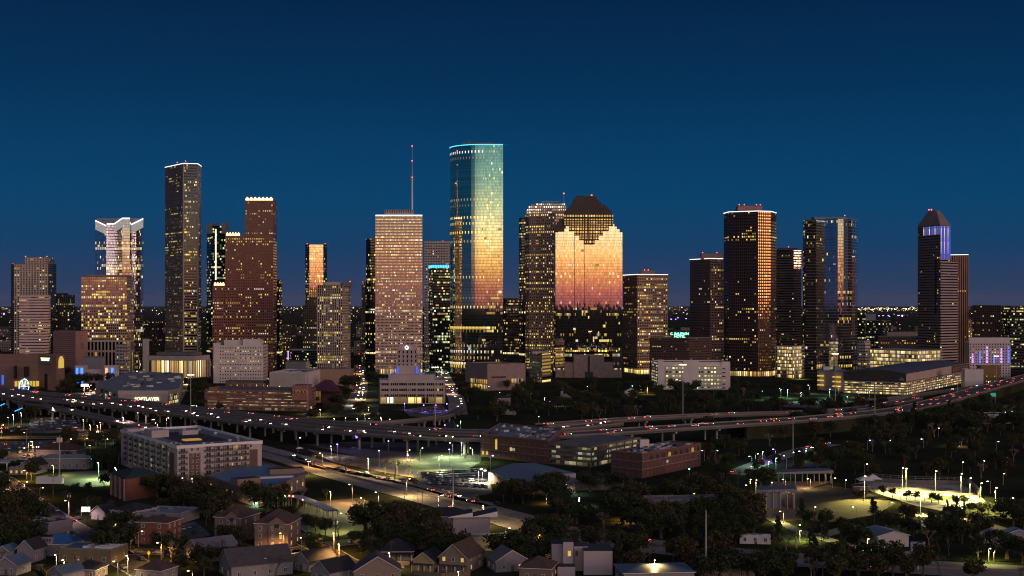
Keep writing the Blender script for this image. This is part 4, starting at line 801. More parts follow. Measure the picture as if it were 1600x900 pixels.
P_diag = road('parkway_road', [(340, 684), (400, 702), (474, 722), (534, 741), (629, 766), (720, 790), (800, 811), (860, 828), (960, 846), (1150, 867), (1350, 881), (1600, 895), (1760, 905)], 25, asphalt_l, lanes=6)
mb = MB(); band(mb, offs(P_diag, 0), -.4, .4, .03, .8, barrier_m); t_ = mb.build('median_barrier'); tag(t_, 'low concrete median barrier down the middle of the diagonal parkway', 'barrier')
P_front = road('service_road', [(452, 712), (493, 728), (544, 738), (610, 750), (660, 761), (720, 779), (770, 790)], 8.5, asphalt_l)
P_st1 = road('side_street', [(-40, 728), (0, 748), (28, 769), (60, 793), (100, 819), (140, 843), (176, 864), (215, 886), (260, 912)], 13, asphalt)
P_st2 = road('side_street', [(176, 864), (230, 862), (300, 864), (373, 862), (440, 862), (507, 852), (560, 846), (650, 842)], 10, asphalt)
P_st3 = road('side_street', [(440, 818), (472, 842), (505, 858), (532, 874), (556, 888), (570, 902)], 10, asphalt)
P_st4 = road('side_street', [(-40, 684), (40, 684), (90, 683), (150, 676), (200, 668), (240, 655)], 12, asphalt)
P_dn1 = road('downtown_street', [(552, 640), (562, 610), (563, 590), (562, 570)], 16, asphalt_l); P_dn2 = road('downtown_street', [(716, 648), (713, 624), (700, 600), (690, 578), (683, 562)], 15, asphalt_l)
P_dn3 = road('downtown_street', [(262, 640), (278, 615), (284, 600)], 14, asphalt_l); P_dn4 = road('downtown_street', [(115, 624), (145, 614), (195, 596), (215, 580)], 16, asphalt_l)
P_brd = road('bridge_road', [(1145, 741), (1180, 727), (1220, 713), (1262, 701), (1300, 694)], 12, asphalt_l)
P_rt = road('side_street', [(1280, 838), (1340, 822), (1430, 806), (1520, 815), (1600, 838)], 6, pale_path, lanes=1, mark=False)
P_rt2 = road('footpath', [(1190, 800), (1215, 815), (1250, 830), (1290, 842), (1380, 866), (1440, 862)], 5, pale_path, lanes=1, mark=False)
P_bend = road('side_street', [(700, 655), (704, 668), (694, 672), (600, 676), (540, 668)], 7, asphalt)
def lot(name, px, m, dz=.035, kind='structure', occ=True):
    pts = [G(*p) for p in px]; c = sum(pts, Vector((0, 0, 0))) / len(pts)
    if (pts[1] - pts[0]).cross(pts[2] - pts[1]).z < 0: pts = pts[::-1]
    flat(name, pts, dz, m, kind)
    if occ: OCC.append(([tuple(p[:2]) for p in pts], 0))
lot('parking_lot_pavement', [(478, 694), (560, 690), (752, 694), (752, 722), (720, 738), (640, 722), (560, 714)], lot_mat)
lot('gravel_lawn', [(480, 702), (560, 714), (640, 722), (720, 738), (700, 756), (600, 738), (520, 722)], mat('dry_lawn', (.22, .175, .11), .95, .45, .08), .02)
lot('parking_lot_pavement', [(640, 738), (760, 730), (770, 770), (735, 778), (660, 758)], lot_mat, .028)
lot('parking_lot_pavement', [(96, 738), (168, 735), (176, 758), (140, 762), (100, 758)], mat('striped_lot', (.15, .15, .13), .9, .3, .1))
lot('parking_lot_pavement', [(0, 690), (90, 688), (100, 716), (0, 724)], lot_mat)
lot('parking_lot_pavement', [(48, 656), (110, 652), (135, 672), (80, 677), (40, 676)], lot_mat)
lot('parking_lot_pavement', [(455, 806), (480, 785), (560, 778), (630, 800), (600, 820), (520, 840), (470, 828)], lot_mat)
lot('parking_lot_pavement', [(1220, 630), (1310, 622), (1335, 628), (1300, 638), (1225, 636)], lot_mat)
lot('parking_lot_pavement', [(267, 822), (305, 815), (330, 836), (275, 850)], lot_mat)
lot('city_hall_pavement', [(630, 640), (690, 632), (705, 646), (690, 656), (640, 650)], lot_mat)
lot('sports_field', [(1236, 790), (1258, 766), (1292, 758), (1345, 766), (1400, 786), (1370, 804), (1300, 816), (1256, 812)], mat('field_turf', (.085, .072, .035), .95, .35, .1), .05)
lot('plaza_pavement', [(1172, 800), (1206, 752), (1300, 752), (1258, 766), (1236, 790), (1256, 812), (1215, 815)], mat('brick_plaza', (.17, .11, .085), .9, .3, .3), .02)
lot('lawn', [(1210, 820), (1262, 834), (1275, 848), (1205, 846)], grass, .02); lot('lawn', [(560, 600), (592, 604), (592, 655), (500, 650)], grass, .02, occ=False)
# skate park bowl
lot('skate_park_slab', [(1332, 757), (1360, 750), (1420, 756), (1500, 757), (1525, 768), (1545, 788), (1480, 800), (1430, 790), (1380, 774)], mat('pale_concrete_slab', (.48, .45, .36), .8, .25, .3), .06)
lot('lawn', [(1442, 780), (1462, 774), (1492, 776), (1490, 781), (1460, 783)], mat('bright_turf', (.08, .14, .03), .95, .3, .3), .1, occ=False)
mb = MB(); wp = smooth([G(1362, 752), G(1430, 757), G(1500, 758.5), G(1520, 766), G(1532, 778)]); band(mb, wp, 0, .5, .05, 2.4, barrier_m); sw = mb.build('skate_wall'); tag(sw, 'long pale concrete retaining wall behind the floodlit skate park', 'wall')
mb = MB()
for i in range(0, len(wp)): p = wp[i]; mb.tube((p.x, p.y, 2.3), (p.x, p.y, 4.2), .1, .1, pole_metal, 4)
for zz in (3.2, 4.1): band(mb, [Vector((p.x, p.y, 0)) for p in wp], .2, .3, zz, zz + .12, pole_metal)
fe = mb.build('metal_railing'); tag(fe, 'grey metal railing along the top of the skate park wall', 'railing')
for k, (x, y, hw) in enumerate(((1405, 766, 7), (1455, 768, 9), (1500, 772, 6))):
    p = G(x, y); mb = MB(); n = 14; rr = hw
    for i in range(n):
        a, b = 2 * math.pi * i / n, 2 * math.pi * (i + 1) / n; v = lambda t, r, z: (p.x + r * 1.4 * math.cos(t), p.y + r * math.sin(t), z)
        mb.face([v(a, rr, .065), v(b, rr, .065), v(b, rr * .86, 1.1), v(a, rr * .86, 1.1)], pale_path); mb.face([v(a, rr * .86, 1.1), v(b, rr * .86, 1.1), v(b, rr * .5, .3), v(a, rr * .5, .3)], pale_path)
    mb.face([(p.x + rr * .7 * math.cos(2 * math.pi * i / n), p.y + rr * .5 * math.sin(2 * math.pi * i / n), .3) for i in range(n)], pale_path)
    o = mb.build('skate_bowl'); tag(o, ('smallest raised skate bowl beside the white tents', 'widest raised skate bowl in the middle of the lit slab', 'raised skate bowl by the curved end of the wall')[k], 'skate bowl')

# ------------------------------------------------------------------ big roofed garage and the apartment block
gz = 23.5; gf, gl, gr_ = G(1416, 582, gz), G(1318, 579.5, gz), G(1514, 566.5, gz)
cream = mat('cream_precast', (.42, .34, .28), .85, .15, .2); sand = mat('sand_panel', (.44, .33, .29), .8, .1, .1); deep_brown = mat('deep_brown_panel', (.055, .045, .042), .7, .15, .1)
rg2 = garage('roofed_garage', 'large garage with arched grey roof and yellow lit decks', [gl, gf, gr_], 12.5, 5, cream, lit_s=.95, land='the large roofed garage', fin=7.5, roofm=roof_dark)
q = [Vector(p[:2]) for p in (gl, gf, gr_)]; q.append(q[0] + q[2] - q[1])
MB().prism(q, 13.9, [gz - .5, gz - 1.5, gz - .5, gz], [deep_brown, sand, sand, sand], roof_dark).build('upper_wall', rg2)
mb = MB(); n = 8
for i in range(n):
    u, v = i / n, (i + 1) / n; zz = lambda t: gz + 3.2 * math.sin(math.pi * t) - 1; A1, A2 = q[1] + (q[0] - q[1]) * u, q[1] + (q[0] - q[1]) * v; B1, B2 = q[2] + (q[3] - q[2]) * u, q[2] + (q[3] - q[2]) * v
    mb.face([(A1.x, A1.y, zz(u)), (B1.x, B1.y, zz(u)), (B2.x, B2.y, zz(v)), (A2.x, A2.y, zz(v))], mat('garage_roof', (.10, .11, .14), .6, .2, .1) if i == 0 else bpy.data.materials['garage_roof'])
    mb.face([(A2.x, A2.y, zz(v)), (A2.x, A2.y, gz - 1.5), (A1.x, A1.y, gz - 1.5), (A1.x, A1.y, zz(u))][::-1], deep_brown)
mb.build('arched_roof', rg2)
ax = (q[2] - q[1]).normalized(); nn = Vector((ax.y, -ax.x)); MB().obox(q[1] + (q[2] - q[1]) * .845 + nn * .35, ax, (q[2] - q[1]).length * .155, .3, 14.5, gz - 1, mat('sign_brown', (.10, .055, .04), .7, .1)).build('sign_panel', rg2)
axl = (q[1] - q[0]).normalized(); nl = Vector((axl.y, -axl.x)); mb = MB(); c = q[0] + (q[1] - q[0]) * .93 + nl * .1; emb = mat('emblem_grey', (.30, .27, .26), .7, 0)
for o_, s_ in ((-1.6, 1), (0, 1.5), (1.6, 1)): mb.face([(c.x + axl.x * (o_ - 1.0) + nl.x * .1, c.y + axl.y * (o_ - 1.0) + nl.y * .1, 15.2), (c.x + axl.x * (o_ + 1.0) + nl.x * .1, c.y + axl.y * (o_ + 1.0) + nl.y * .1, 15.2), (c.x + axl.x * o_ + nl.x * .1, c.y + axl.y * o_ + nl.y * .1, 15.2 + 4.2 * s_ / 1.5)], emb)
mb.build('emblem', rg2)
sg = MB(); c = q[1] + (q[2] - q[1]) * .80 + nn * .75; rnd = random.Random(2); sgr = mat('sign_tan', (.42, .28, .2), .7, 0); Lr = (q[2] - q[1]).length
for k in range(3): sg.obox(q[1] + (q[2] - q[1]) * .712 + nn * .75 + ax * k * 1.2, ax, .45, .1, 16.5, 20.5 - abs(k - 1) * 1.2, sgr)
for row in (19.2, 16.8):
    for k in range(12): sg.obox(q[1] + (q[2] - q[1]) * (.745 + k * .0195) + nn * .75, ax, .8, .1, row, row + rnd.choice((1.1, 1.5)), sgr)
sg.build('sign_marks', rg2)
r = empty('grey_annex', (X(1298, 1480), 1490, 0), 'grey windowless annex joined to the roofed garage with amber slots', 'building')
MB().prism([pt(1277, 1480), pt(1318.5, 1440), pt(1322, 1500), pt(1282, 1520)], 0, 21, lime, roof_blue).build('walls', r); OCC.append(([pt(1277, 1480), pt(1318.5, 1440), pt(1322, 1500), pt(1282, 1520)], 0))
for k in range(3):
    for px, w_ in ((1283, 4), (1308, 5)): MB().obox((X(px, 1470 - (px - 1283)), 1472 - (px - 1283) * 1.0), (1, -1.35), w_ * .55, .9, 5 + k * 5, 6.4 + k * 5, win_warm).build('window', r)
for a, b in ((1286, 1296), (1304, 1314)): MB().box(X(a, 1490), 1488, 21.02, X(b, 1490), 1496, 25, roof_pale if a < 1290 else metal_grey).build('roof_unit', r)
# six storey apartments
az = 20.1; AF, AL, AR = G(277, 698, az), G(189, 672.5, az), G(409, 690, az)
stucco = mat('pale_stucco', (.46, .39, .395), .85, .12, .2); brown_clad = mat('brown_cladding', (.14, .085, .065), .8, .15, .4)
r = empty('apartment_block', (AF.x + 10, AF.y + 40, 0), 'six storey pale apartment block with rows of dark balconies', 'apartment building'); LAND.append(('the balconied apartment block', AF.x, AF.y))
q = [Vector(p[:2]) for p in (AL, AF, AR)]; q.append(q[0] + q[2] - q[1]); OCC.append(([tuple(p) for p in q], 0))
MB().prism(q, 0, 19.4, stucco, roof_blue).build('walls', r)
ex, ey = (q[2] - q[1]).normalized(), (q[0] - q[1]).normalized(); LX, LY = (q[2] - q[1]).length, (q[0] - q[1]).length
def up(u, v, z): p = q[1] + ex * u + ey * v; return Vector((p.x, p.y, z))
def ubox(mb, u0, u1, v0, v1, z0, z1, m, top=None):
    return mb.prism([up(u0, v0, 0)[:2], up(u1, v0, 0)[:2], up(u1, v1, 0)[:2], up(u0, v1, 0)[:2]], z0, z1, m, top, True)
mb = MB(); ubox(mb, -.4, LX + .4, -.4, .3, 19.0, az + .6, white_paint); ubox(mb, -.4, .3, .32, LY + .4, 19.0, az + .6, white_paint); ubox(mb, LX - .3, LX + .4, .32, LY + .4, 19.0, az + .6, white_paint); ubox(mb, .32, LX - .32, LY - .3, LY + .4, 19.0, az + .6, white_paint); mb.build('parapet', r)
ubox(MB(), LX * .22, LX * .78, 22, LY - 22, 19.45, 19.55, roof_dark).build('courtyard_shade_sheet', r)  # flat dark sheet on the roof stands for the shaded courtyard
ubox(MB(), LX * .3, LX * .5, 30, 36, 19.56, 20.3, win_dim).build('skylight', r)
rnd = random.Random(9)
for k in range(26):
    u, v = (rnd.choice([rnd.uniform(2, LX * .18), rnd.uniform(LX * .82, LX - 2)]), rnd.uniform(4, LY - 5)) if k % 2 else (rnd.uniform(3, LX - 3), rnd.choice([rnd.uniform(4, 18), rnd.uniform(LY - 18, LY - 5)]))
    ubox(MB(), u - .8, u + .8, v - .8, v + .8, 19.42, 19.42 + rnd.uniform(.7, 1.3), rnd.choice([metal_grey, roof_pale])).build('roof_unit', r)
for u0, u1, v0, v1, h in ((4, 14, LY * .55, LY * .55 + 14, 23.5), (1, 9, LY - 10, LY - 1, 21.5), (LX * .5, LX * .7, LY * .6, LY * .6 + 7, 22)): ubox(MB(), u0, u1, v0, v1, 19.42, h, stucco, roof_pale).build('stair_head', r)
for a, b, f in ((6.5, 12.5, 0), (LX - 7, LX - 2.5, 0)): ubox(MB(), a, b, -.25, -.02, 2, 16.2, brown_clad).build('cladding', r)
ubox(MB(), -.25, -.02, 5, 13, 2, 16.2, brown_clad).build('cladding', r)
bal_m = mat('balcony_black', (.025, .024, .025), .5, 0)
def balcony_mesh():
    mb = MB(); mb.box(-2.1, -1.5, -.2, 2.1, 0, 0, conc_dark)
    for x0, x1, y0, y1 in ((-2.1, 2.1, -1.5, -1.42), (-2.1, -2.02, -1.4, 0), (2.02, 2.1, -1.4, 0)): mb.box(x0, y0, .9, x1, y1, 1.05, bal_m)
    for k in range(15): mb.box(-2.08 + k * .29, -1.48, .01, -2.0 + k * .29, -1.43, .9, bal_m)
    for k in range(5):
        for x in (-2.08, 2.02): mb.box(x, -1.38 + k * .3, .01, x + .06, -1.32 + k * .3, .9, bal_m)
    return mb.mesh('balcony')
def pane_mesh(w_, h, m, fr=white_paint, name='window'):
    mb = MB(); mb.box(-w_ / 2, -.04, -h / 2, w_ / 2, .02, h / 2, m)
    for x0, x1, z0, z1 in ((-w_ / 2 - .09, -w_ / 2, -h / 2 - .09, h / 2 + .09), (w_ / 2, w_ / 2 + .09, -h / 2 - .09, h / 2 + .09), (-w_ / 2, w_ / 2, h / 2, h / 2 + .09), (-w_ / 2, w_ / 2, -h / 2 - .09, -h / 2), (-.04, .04, -h / 2, h / 2)): mb.box(x0, -.1, z0, x1, .02, z1, fr)
    return mb.mesh(name)
bme = balcony_mesh(); hood = MB().box(-2.3, -1.7, 0, 2.3, 0, .18, metal_grey).mesh('balcony_hood')
dme = pane_mesh(2.6, 2.2, dark_glass, name='balcony_door'); dml = pane_mesh(2.6, 2.2, win_dim, name='balcony_door'); wme = pane_mesh(1.3, 1.6, dark_glass); wml = pane_mesh(1.3, 1.6, win_warm)
def place(me, name, parent, p, ang):
    o = bpy.data.objects.new(name, me); C.objects.link(o); o.parent = parent; l = Vector(p) - world_loc(parent); o.location = l; o.rotation_euler = (0, 0, ang); return o
aR, aL = math.atan2(ex.y, ex.x), math.atan2(-ey.y, -ey.x)
for k in range(5):
    for f in range(6):
        u = 17 + k * (LX - 25) / 4.4
        if u < LX - 8 and f: place(bme, 'balcony', r, up(u, -.06, 1.2 + f * 3.1), aR)
        if u < LX - 8: place(dml if rnd.random() < .05 else dme, 'balcony_door', r, up(u, -.04, 2.4 + f * 3.1), aR); place(wml if rnd.random() < .06 else wme, 'window', r, up(u + 3.8, -.04, 2.7 + f * 3.1), aR)
        if f == 5 and u < LX - 8: place(hood, 'balcony_hood', r, up(u, -.06, 19.2), aR)
for f in range(6):
    for u in (8, 11): place(wme, 'window', r, up(u, -.3 if f < 5 else -.06, 2.7 + f * 3.1), aR)
    if f: place(bme, 'balcony', r, up(3, -.06, 1.2 + f * 3.1), aR)
    place(dme, 'balcony_door', r, up(3, -.04, 2.4 + f * 3.1), aR)
    for k in range(8):
        v = 18 + k * (LY - 26) / 7.5
        if f: place(bme, 'balcony', r, up(-.06, v, 1.2 + f * 3.1), aL)
        place(dme, 'balcony_door', r, up(-.04, v, 2.4 + f * 3.1), aL)
        place(wml if rnd.random() < .06 else wme, 'window', r, up(-.04, v - 4.5, 2.7 + f * 3.1), aL)
        if f == 5: place(hood, 'balcony_hood', r, up(-.06, v, 19.2), aL)

# ------------------------------------------------------------------ brick complex with dark garage in the middle
brick_d = mat('dark_red_brick', (.17, .075, .06), .85, .25, .5)
brick_win = fac('brick_complex_windows', (.15, .065, .052), (.12, .10, .10), 4.4, 4.3, .55, .40, .22, s=1.1, metal=0, gr=.3)
stone = mat('stone_band', (.30, .22, .19), .8, .1)
def complex_(name, label, L3, z, land):
    q = [Vector(p[:2]) for p in L3]; q.append(q[0] + q[2] - q[1]); c = sum(q, Vector((0, 0))) / 4
    r = empty(name, (c.x, c.y, 0), label, 'office block'); MB().prism(q, 0, z, brick_win, roof_blue).build('walls', r); OCC.append(([tuple(p) for p in q], 0)); LAND.append((land, c.x, min(p.y for p in q)))
    mb = MB()
    for i in range(4):
        a, b = q[i], q[(i + 1) % 4]; ax = (b - a).normalized(); nn = Vector((ax.y, -ax.x)); mb.obox((a + b) / 2 - nn * .2, ax, (b - a).length / 2, .25, z + .01, z + 1.0, brick_d, roof_pale)
    mb.build('parapet', r)
    for zz in (4.6, 8.8):
        mb = MB()
        for i in range(2): a, b = q[i], q[i + 1]; ax = (b - a).normalized(); nn = Vector((ax.y, -ax.x)); mb.obox((a + b) / 2 + nn * .06, ax, (b - a).length / 2, .06, zz, zz + .35, stone)
        mb.build('stone_band', r)
    rnd = random.Random(label)
    for k in range(46):
        u, v = rnd.uniform(.06, .94), rnd.uniform(.06, .94); p = q[1] + (q[0] - q[1]) * u + (q[2] - q[1]) * v
        MB().obox(p, (.8, .6), rnd.uniform(.6, 2.2), rnd.uniform(.5, 1.4), z + .02, z + rnd.uniform(.5, 1.5), rnd.choice([roof_pale, metal_grey, roof_dark])).build('roof_unit', r)
    return r, q
r, q = complex_('brick_office_wing', 'long dark red brick office wing beside the green lit lot', [G(751, 680.5, 13), G(857, 691, 13), G(880, 672, 13)], 13, 'the long brick wing')
ax = (q[1] - q[0]).normalized(); nn = Vector((ax.y, -ax.x))
for k, u in enumerate((.04, .1, .24, .46)): MB().obox(q[0] + (q[1] - q[0]) * u + nn * .1, ax, .8, .12, 1.5 + (k > 1) * 4, 3.6 + (k > 1) * 4 + (k == 2) * 4, win_warm).build('window', r)
r, q = complex_('brick_office_wing', 'shorter red brick wing with pale arched windows by the trees', [G(955, 707, 12.5), G(1003, 711.5, 12.5), G(1095, 694.5, 12.5)], 12.5, 'the short brick wing')
MB().obox(G(1006, 700, 12.5), (1, .1), 2.6, 2.6, 12.5, 17.5, plain_white).build('stair_head', r)
ax = (q[2] - q[1]).normalized(); nn = Vector((ax.y, -ax.x)); rnd = random.Random(6)
for k in range(9):
    p = q[1] + (q[2] - q[1]) * (.15 + k * .1) + nn * .1; mb = MB(); mm = win_dim if k in (3, 7) else dark_glass
    mb.obox(p, ax, 1.3, .1, 9.2, 10.6, mm)
    for j in range(4): mb.obox(p, ax, 1.3 * math.cos((j + .5) * math.pi / 8), .1, 10.6 + 1.1 * math.sin(j * math.pi / 8), 10.6 + 1.1 * math.sin((j + 1) * math.pi / 8), mm)
    mb.build('arched_window', r)
garage('dark_garage', 'dark open garage between the two brick wings', [G(857, 693, 12), G(924, 698, 12), G(1000, 684, 12)], 11.5, 4, conc_dark, lit_s=.34, land='the dark garage', fin=10, tint=(1, .85, .4), roofm=mat('garage_top', (.16, .16, .15), .8, .2, .1))

# ------------------------------------------------------------------ generic houses and halls
def windows_on(root, a, b, z0, n, rows, fh, w_=1.0, h=1.4, lit=.0, rnd=random, off=.03):
    a, b = Vector(a[:2]), Vector(b[:2]); ax = (b - a).normalized(); nn = Vector((ax.y, -ax.x)); ang = math.atan2(ax.y, ax.x); md, ml = pane_mesh(w_, h, dark_glass), pane_mesh(w_, h, win_warm)
    for j in range(rows):
        for k in range(n):
            p = a + (b - a) * (k + .5) / n + nn * off; place(ml if rnd.random() < lit else md, 'window', root, (p.x, p.y, z0 + fh * j), ang)
def house(name, label, px, py, w_, l, h, deg, wall, roofm, kind='gable', pitch=.6, wins=(2, 1), rows=1, lit=0, chimney=False, porch=False, door=True, cat='house', fh=3.0, land=None, over=.5, win_h=1.4):
    """w_: width of the gable front, l: depth; deg: turn of the front away from the camera axis."""
    c = G(px, py); r = empty(name, c, label, cat, rz=0); t = R(deg); ux = Vector((math.cos(t), math.sin(t))); uy = Vector((-ux.y, ux.x)); rnd = random.Random(label)
    def p(u, v): return Vector((c.x, c.y)) + ux * u + uy * v
    q = [p(-w_ / 2, 0), p(w_ / 2, 0), p(w_ / 2, l), p(-w_ / 2, l)]; OCC.append(([tuple(x) for x in q], 0))
    MB().prism(q, 0, h, wall).build('walls', r); zr = h + w_ / 2 * pitch; T = lambda v2, z: (v2.x, v2.y, z); hw = w_ / 2 + over
    mb = MB()
    if kind == 'gable':
        for v in (0, l): e = [T(p(-w_ / 2, v), h), T(p(w_ / 2, v), h), T(p(0, v), zr - .12)]; MB().face(e if v == 0 else e[::-1], wall).build('gable', r)
        ze = h - over * pitch
        for s in (-1, 1):
            e = [p(s * hw, -over), p(0, -over), p(0, l + over), p(s * hw, l + over)]; zz = [ze, zr, zr, ze]
            t_ = [T(a, z + .12) for a, z in zip(e, zz)]; b_ = [T(a, z - .12) for a, z in zip(e, zz)]
            mb.face(t_ if s < 0 else t_[::-1], roofm); mb.face(b_[::-1] if s < 0 else b_, roofm)
            for i in range(4): j = (i + 1) % 4; mb.face([b_[i], b_[j], t_[j], t_[i]], white_paint if i in (0, 2) else roofm)
    elif kind == 'hip':
        m_ = min(w_, l) / 2; zr = h + m_ * pitch; e = [p(-hw, -over), p(hw, -over), p(hw, l + over), p(-hw, l + over)]
        a, b = (p(0, m_), p(0, l - m_)) if l >= w_ else (p(-w_ / 2 + m_, l / 2), p(w_ / 2 - m_, l / 2)); E = [T(x, h + .05) for x in e]; A_, B2 = T(a, zr), T(b, zr)
        if l >= w_: fs = [[E[0], E[1], A_], [E[1], E[2], B2, A_], [E[2], E[3], B2], [E[3], E[0], A_, B2]]
        else: fs = [[E[0], E[1], B2, A_], [E[1], E[2], B2], [E[2], E[3], A_, B2], [E[3], E[0], A_]]
        for f_ in fs: mb.face(f_, roofm)
        mb.face(E[::-1], white_paint)
        for i in range(4):
            j = (i + 1) % 4; mb.face([(E[i][0], E[i][1], h - .15), (E[j][0], E[j][1], h - .15), E[j], E[i]], white_paint)
    else:
        for i in range(4): a, b = q[i], q[(i + 1) % 4]; ax = (b - a).normalized(); nn = Vector((ax.y, -ax.x)); mb.obox((a + b) / 2 - nn * .15, ax, (b - a).length / 2 + .1, .25, h - .2, h + .55, wall, white_paint)
        mb.face([T(x, h + .02) for x in q], roofm)
        for k in range(3): x = p(rnd.uniform(-.3, .3) * w_, rnd.uniform(.2, .8) * l); mb.obox(x, (1, 0), .8, .7, h + .04, h + 1.0, metal_grey)
    mb.build('roof', r)
    if wins[0]: windows_on(r, q[0], q[1], 1.7, wins[0], rows, fh, lit=lit, rnd=rnd, h=win_h)
    if wins[1]:
        windows_on(r, q[1], q[2], 1.7, wins[1], rows, fh, lit=lit, rnd=rnd, h=win_h); windows_on(r, q[3], q[0], 1.7, wins[1], rows, fh, lit=lit, rnd=rnd, h=win_h)
    if door: x = p(w_ * .02, -.06); MB().obox(x, ux, .5, .05, 0, 2.1, brown_clad).build('door', r)
    if chimney: x = p(w_ * .18, l * .55); MB().obox(x, ux, .4, .4, h + .2, zr + .9, stone).build('chimney', r)
    if porch:
        mb = MB(); a, b = p(-w_ * .5, -2.2), p(w_ * .5, -2.2); mb.prism([a, b, p(w_ * .5, -.05), p(-w_ * .5, -.05)], 2.6, 2.85, roofm, roofm, True); mb.build('porch_roof', r)
        for u in (-.46, -.15, .15, .46): x = p(w_ * u, -2.05); MB().obox(x, ux, .12, .12, 0, 2.6, white_paint).build('porch_post', r)
    if land: LAND.append((land, c.x, c.y))
    return r, p, q
slate = mat('dark_slate', (.035, .034, .038), .8, .25, .6); blue_tin = mat('blue_metal_roof', (.04, .13, .30), .5, .12, .3); teal_tin = mat('slate_blue_roof', (.12, .17, .22), .5, .15, .3); green_tile = mat('green_grey_tile', (.035, .055, .055), .8, .2, .5)
wood_w = mat('white_siding', (.25, .235, .25), .7, .15, .8); beige_s = mat('beige_siding', (.25, .20, .165), .8, .12, .6); taupe_b = mat('taupe_brick', (.21, .15, .125), .85, .15, .6); brick3 = mat('brick_red_house', (.22, .085, .06), .85, .2, .8); brown_shing = mat('brown_shingle', (.10, .065, .055), .85, .25, .7)
wood_blue = mat('blue_siding', (.12, .24, .42), .75, .1, .6); yellow_s = mat('cream_siding', (.36, .28, .16), .75, .1, .6)
# north-west quarter
r, p, q = house('brick_office', 'windowless brick block with pale columns and green hip roof', 196.5, 783, 4, 4, 4, 0, brick3, green_tile, 'none', wins=(0, 0), door=False, cat='office block', land='the pillared brick block') if False else (None, None, None)
c0, c1, c2 = G(197, 783), G(174, 773), G(248, 775)
r = empty('brick_block', c0, 'windowless brick block with pale columns and green hip roof', 'building'); LAND.append(('the pillared brick block', c0.x, c0.y))
q = [Vector(v[:2]) for v in (c1, c0, c2)]; q.append(q[0] + q[2] - q[1]); OCC.append(([tuple(v) for v in q], 0)); MB().prism(q, 0, 11, brick3).build('walls', r)
cen = sum(q, Vector((0, 0))) / 4; e = [cen + (v - cen) * 1.06 for v in q]; mb = MB()
for i in range(4): a, b = e[i], e[(i + 1) % 4]; mb.face([(a.x, a.y, 11.02), (b.x, b.y, 11.02), (cen.x, cen.y, 14)], green_tile); mb.face([(a.x, a.y, 10.6), (b.x, b.y, 10.6), (b.x, b.y, 11.02), (a.x, a.y, 11.02)], green_tile)
mb.face([(v.x, v.y, 10.6) for v in e[::-1]], green_tile); mb.build('roof', r)
ax = (q[1] - q[0]).normalized(); nn = Vector((ax.y, -ax.x))
for k in range(4): MB().obox(q[0] + (q[1] - q[0]) * (.05 + .3 * k) + nn * .5, ax, .45, .45, 0, 10.6, stone).build('column', r)
for k in range(3):
    for f in range(3): MB().obox(q[0] + (q[1] - q[0]) * (.2 + .3 * k) + nn * .06, ax, 1.6, .06, 1 + f * 3.4, 3.2 + f * 3.4, dark_glass).build('window', r)
house('blue_frame_house', 'long house with dark hip roof, lilac and blue walls', 190, 817, 13, 15, 5.2, -28, mat('lilac_siding', (.40, .36, .44), .8, .1), slate, 'hip', .42, (4, 3), 2, land='the lilac and blue house')
c = G(210, 818); r = None
house('gabled_cottage', 'small pale gabled cottage with a lit sign in front', 153, 812, 7.5, 9, 3.6, -25, mat('lilac_cottage', (.36, .33, .38), .8, .1), slate, 'gable', .7, (1, 1))
p0 = G(134, 806); r = empty('lit_sign', p0, 'bright white lit sign board beside the small gabled cottage', 'sign'); MB().box(p0.x - 1.9, p0.y - .2, 1.8, p0.x + 1.9, p0.y + .2, 4.0, glow('sign_face', (1, 1, .80), 2.2)).build('sign_face', r); MB().box(p0.x - 2.1, p0.y - .05, 0, p0.x - 1.9, p0.y + .15, 4.2, pole_metal).build('post', r); MB().box(p0.x + 1.9, p0.y - .05, 0, p0.x + 2.1, p0.y + .15, 4.2, pole_metal).build('post', r)
house('brick_apartments', 'three storey red brick apartments with white framed windows', 236, 851, 14, 12, 8.8, -14, brick3, brown_shing, 'hip', .3, (2, 3), 3, cat='apartment building', fh=2.8, land='the red brick apartments')
house('flat_store', 'low flat roofed white store behind the red brick apartments', 248, 818, 20, 18, 4.2, -14, wood_w, roof_blue, 'flat', wins=(0, 0), door=False, cat='store')
house('gable_church', 'white gabled chapel with steep dark roof beside the leafless tree', 43, 741, 9, 12, 5, -15, wood_w, slate, 'gable', .8, (2, 2), land='the white chapel')
c = G(100, 733); house('school_hall', 'long white hall with grey roof and tall dark windows', 99, 733, 28, 9, 6.2, -3, wood_w, metal_grey, 'hip', .45, (7, 2), 1, cat='hall', land='the long white hall', win_h=2.6)
house('brick_church', 'brown roofed hall with pale walls north of the white hall', 88, 716, 26, 14, 5, -6, beige_s, mat('rust_roof', (.11, .05, .04), .8, .2), 'hip', .55, (4, 2), cat='hall')
c = G(18, 736); r = empty('fuel_canopy', c, 'flat canopy glowing amber over a filling station', 'canopy'); MB().box(c.x - 16, c.y - 2, 4.6, c.x + 14, c.y + 10, 5.4, roof_pale).build('canopy_roof', r); LAND.append(('the amber canopy', c.x, c.y))
for u in (-14, -4, 5, 12): MB().box(c.x + u, c.y + 3, 0, c.x + u + .5, c.y + 3.5, 4.6, white_paint).build('post', r)
for u in range(7): MB().box(c.x - 14 + u * 4.2, c.y + .5, 4.45, c.x - 13 + u * 4.2, c.y + 1.6, 4.58, glow('canopy_lamp', (1, .78, .3), 14) if u == 0 else bpy.data.materials['canopy_lamp']).build('lamp', r)
house('fuel_shop', 'low shop with amber windows under the filling station canopy', 30, 742, 12, 7, 3.6, -5, beige_s, roof_dark, 'flat', wins=(4, 0), lit=.8, cat='shop')
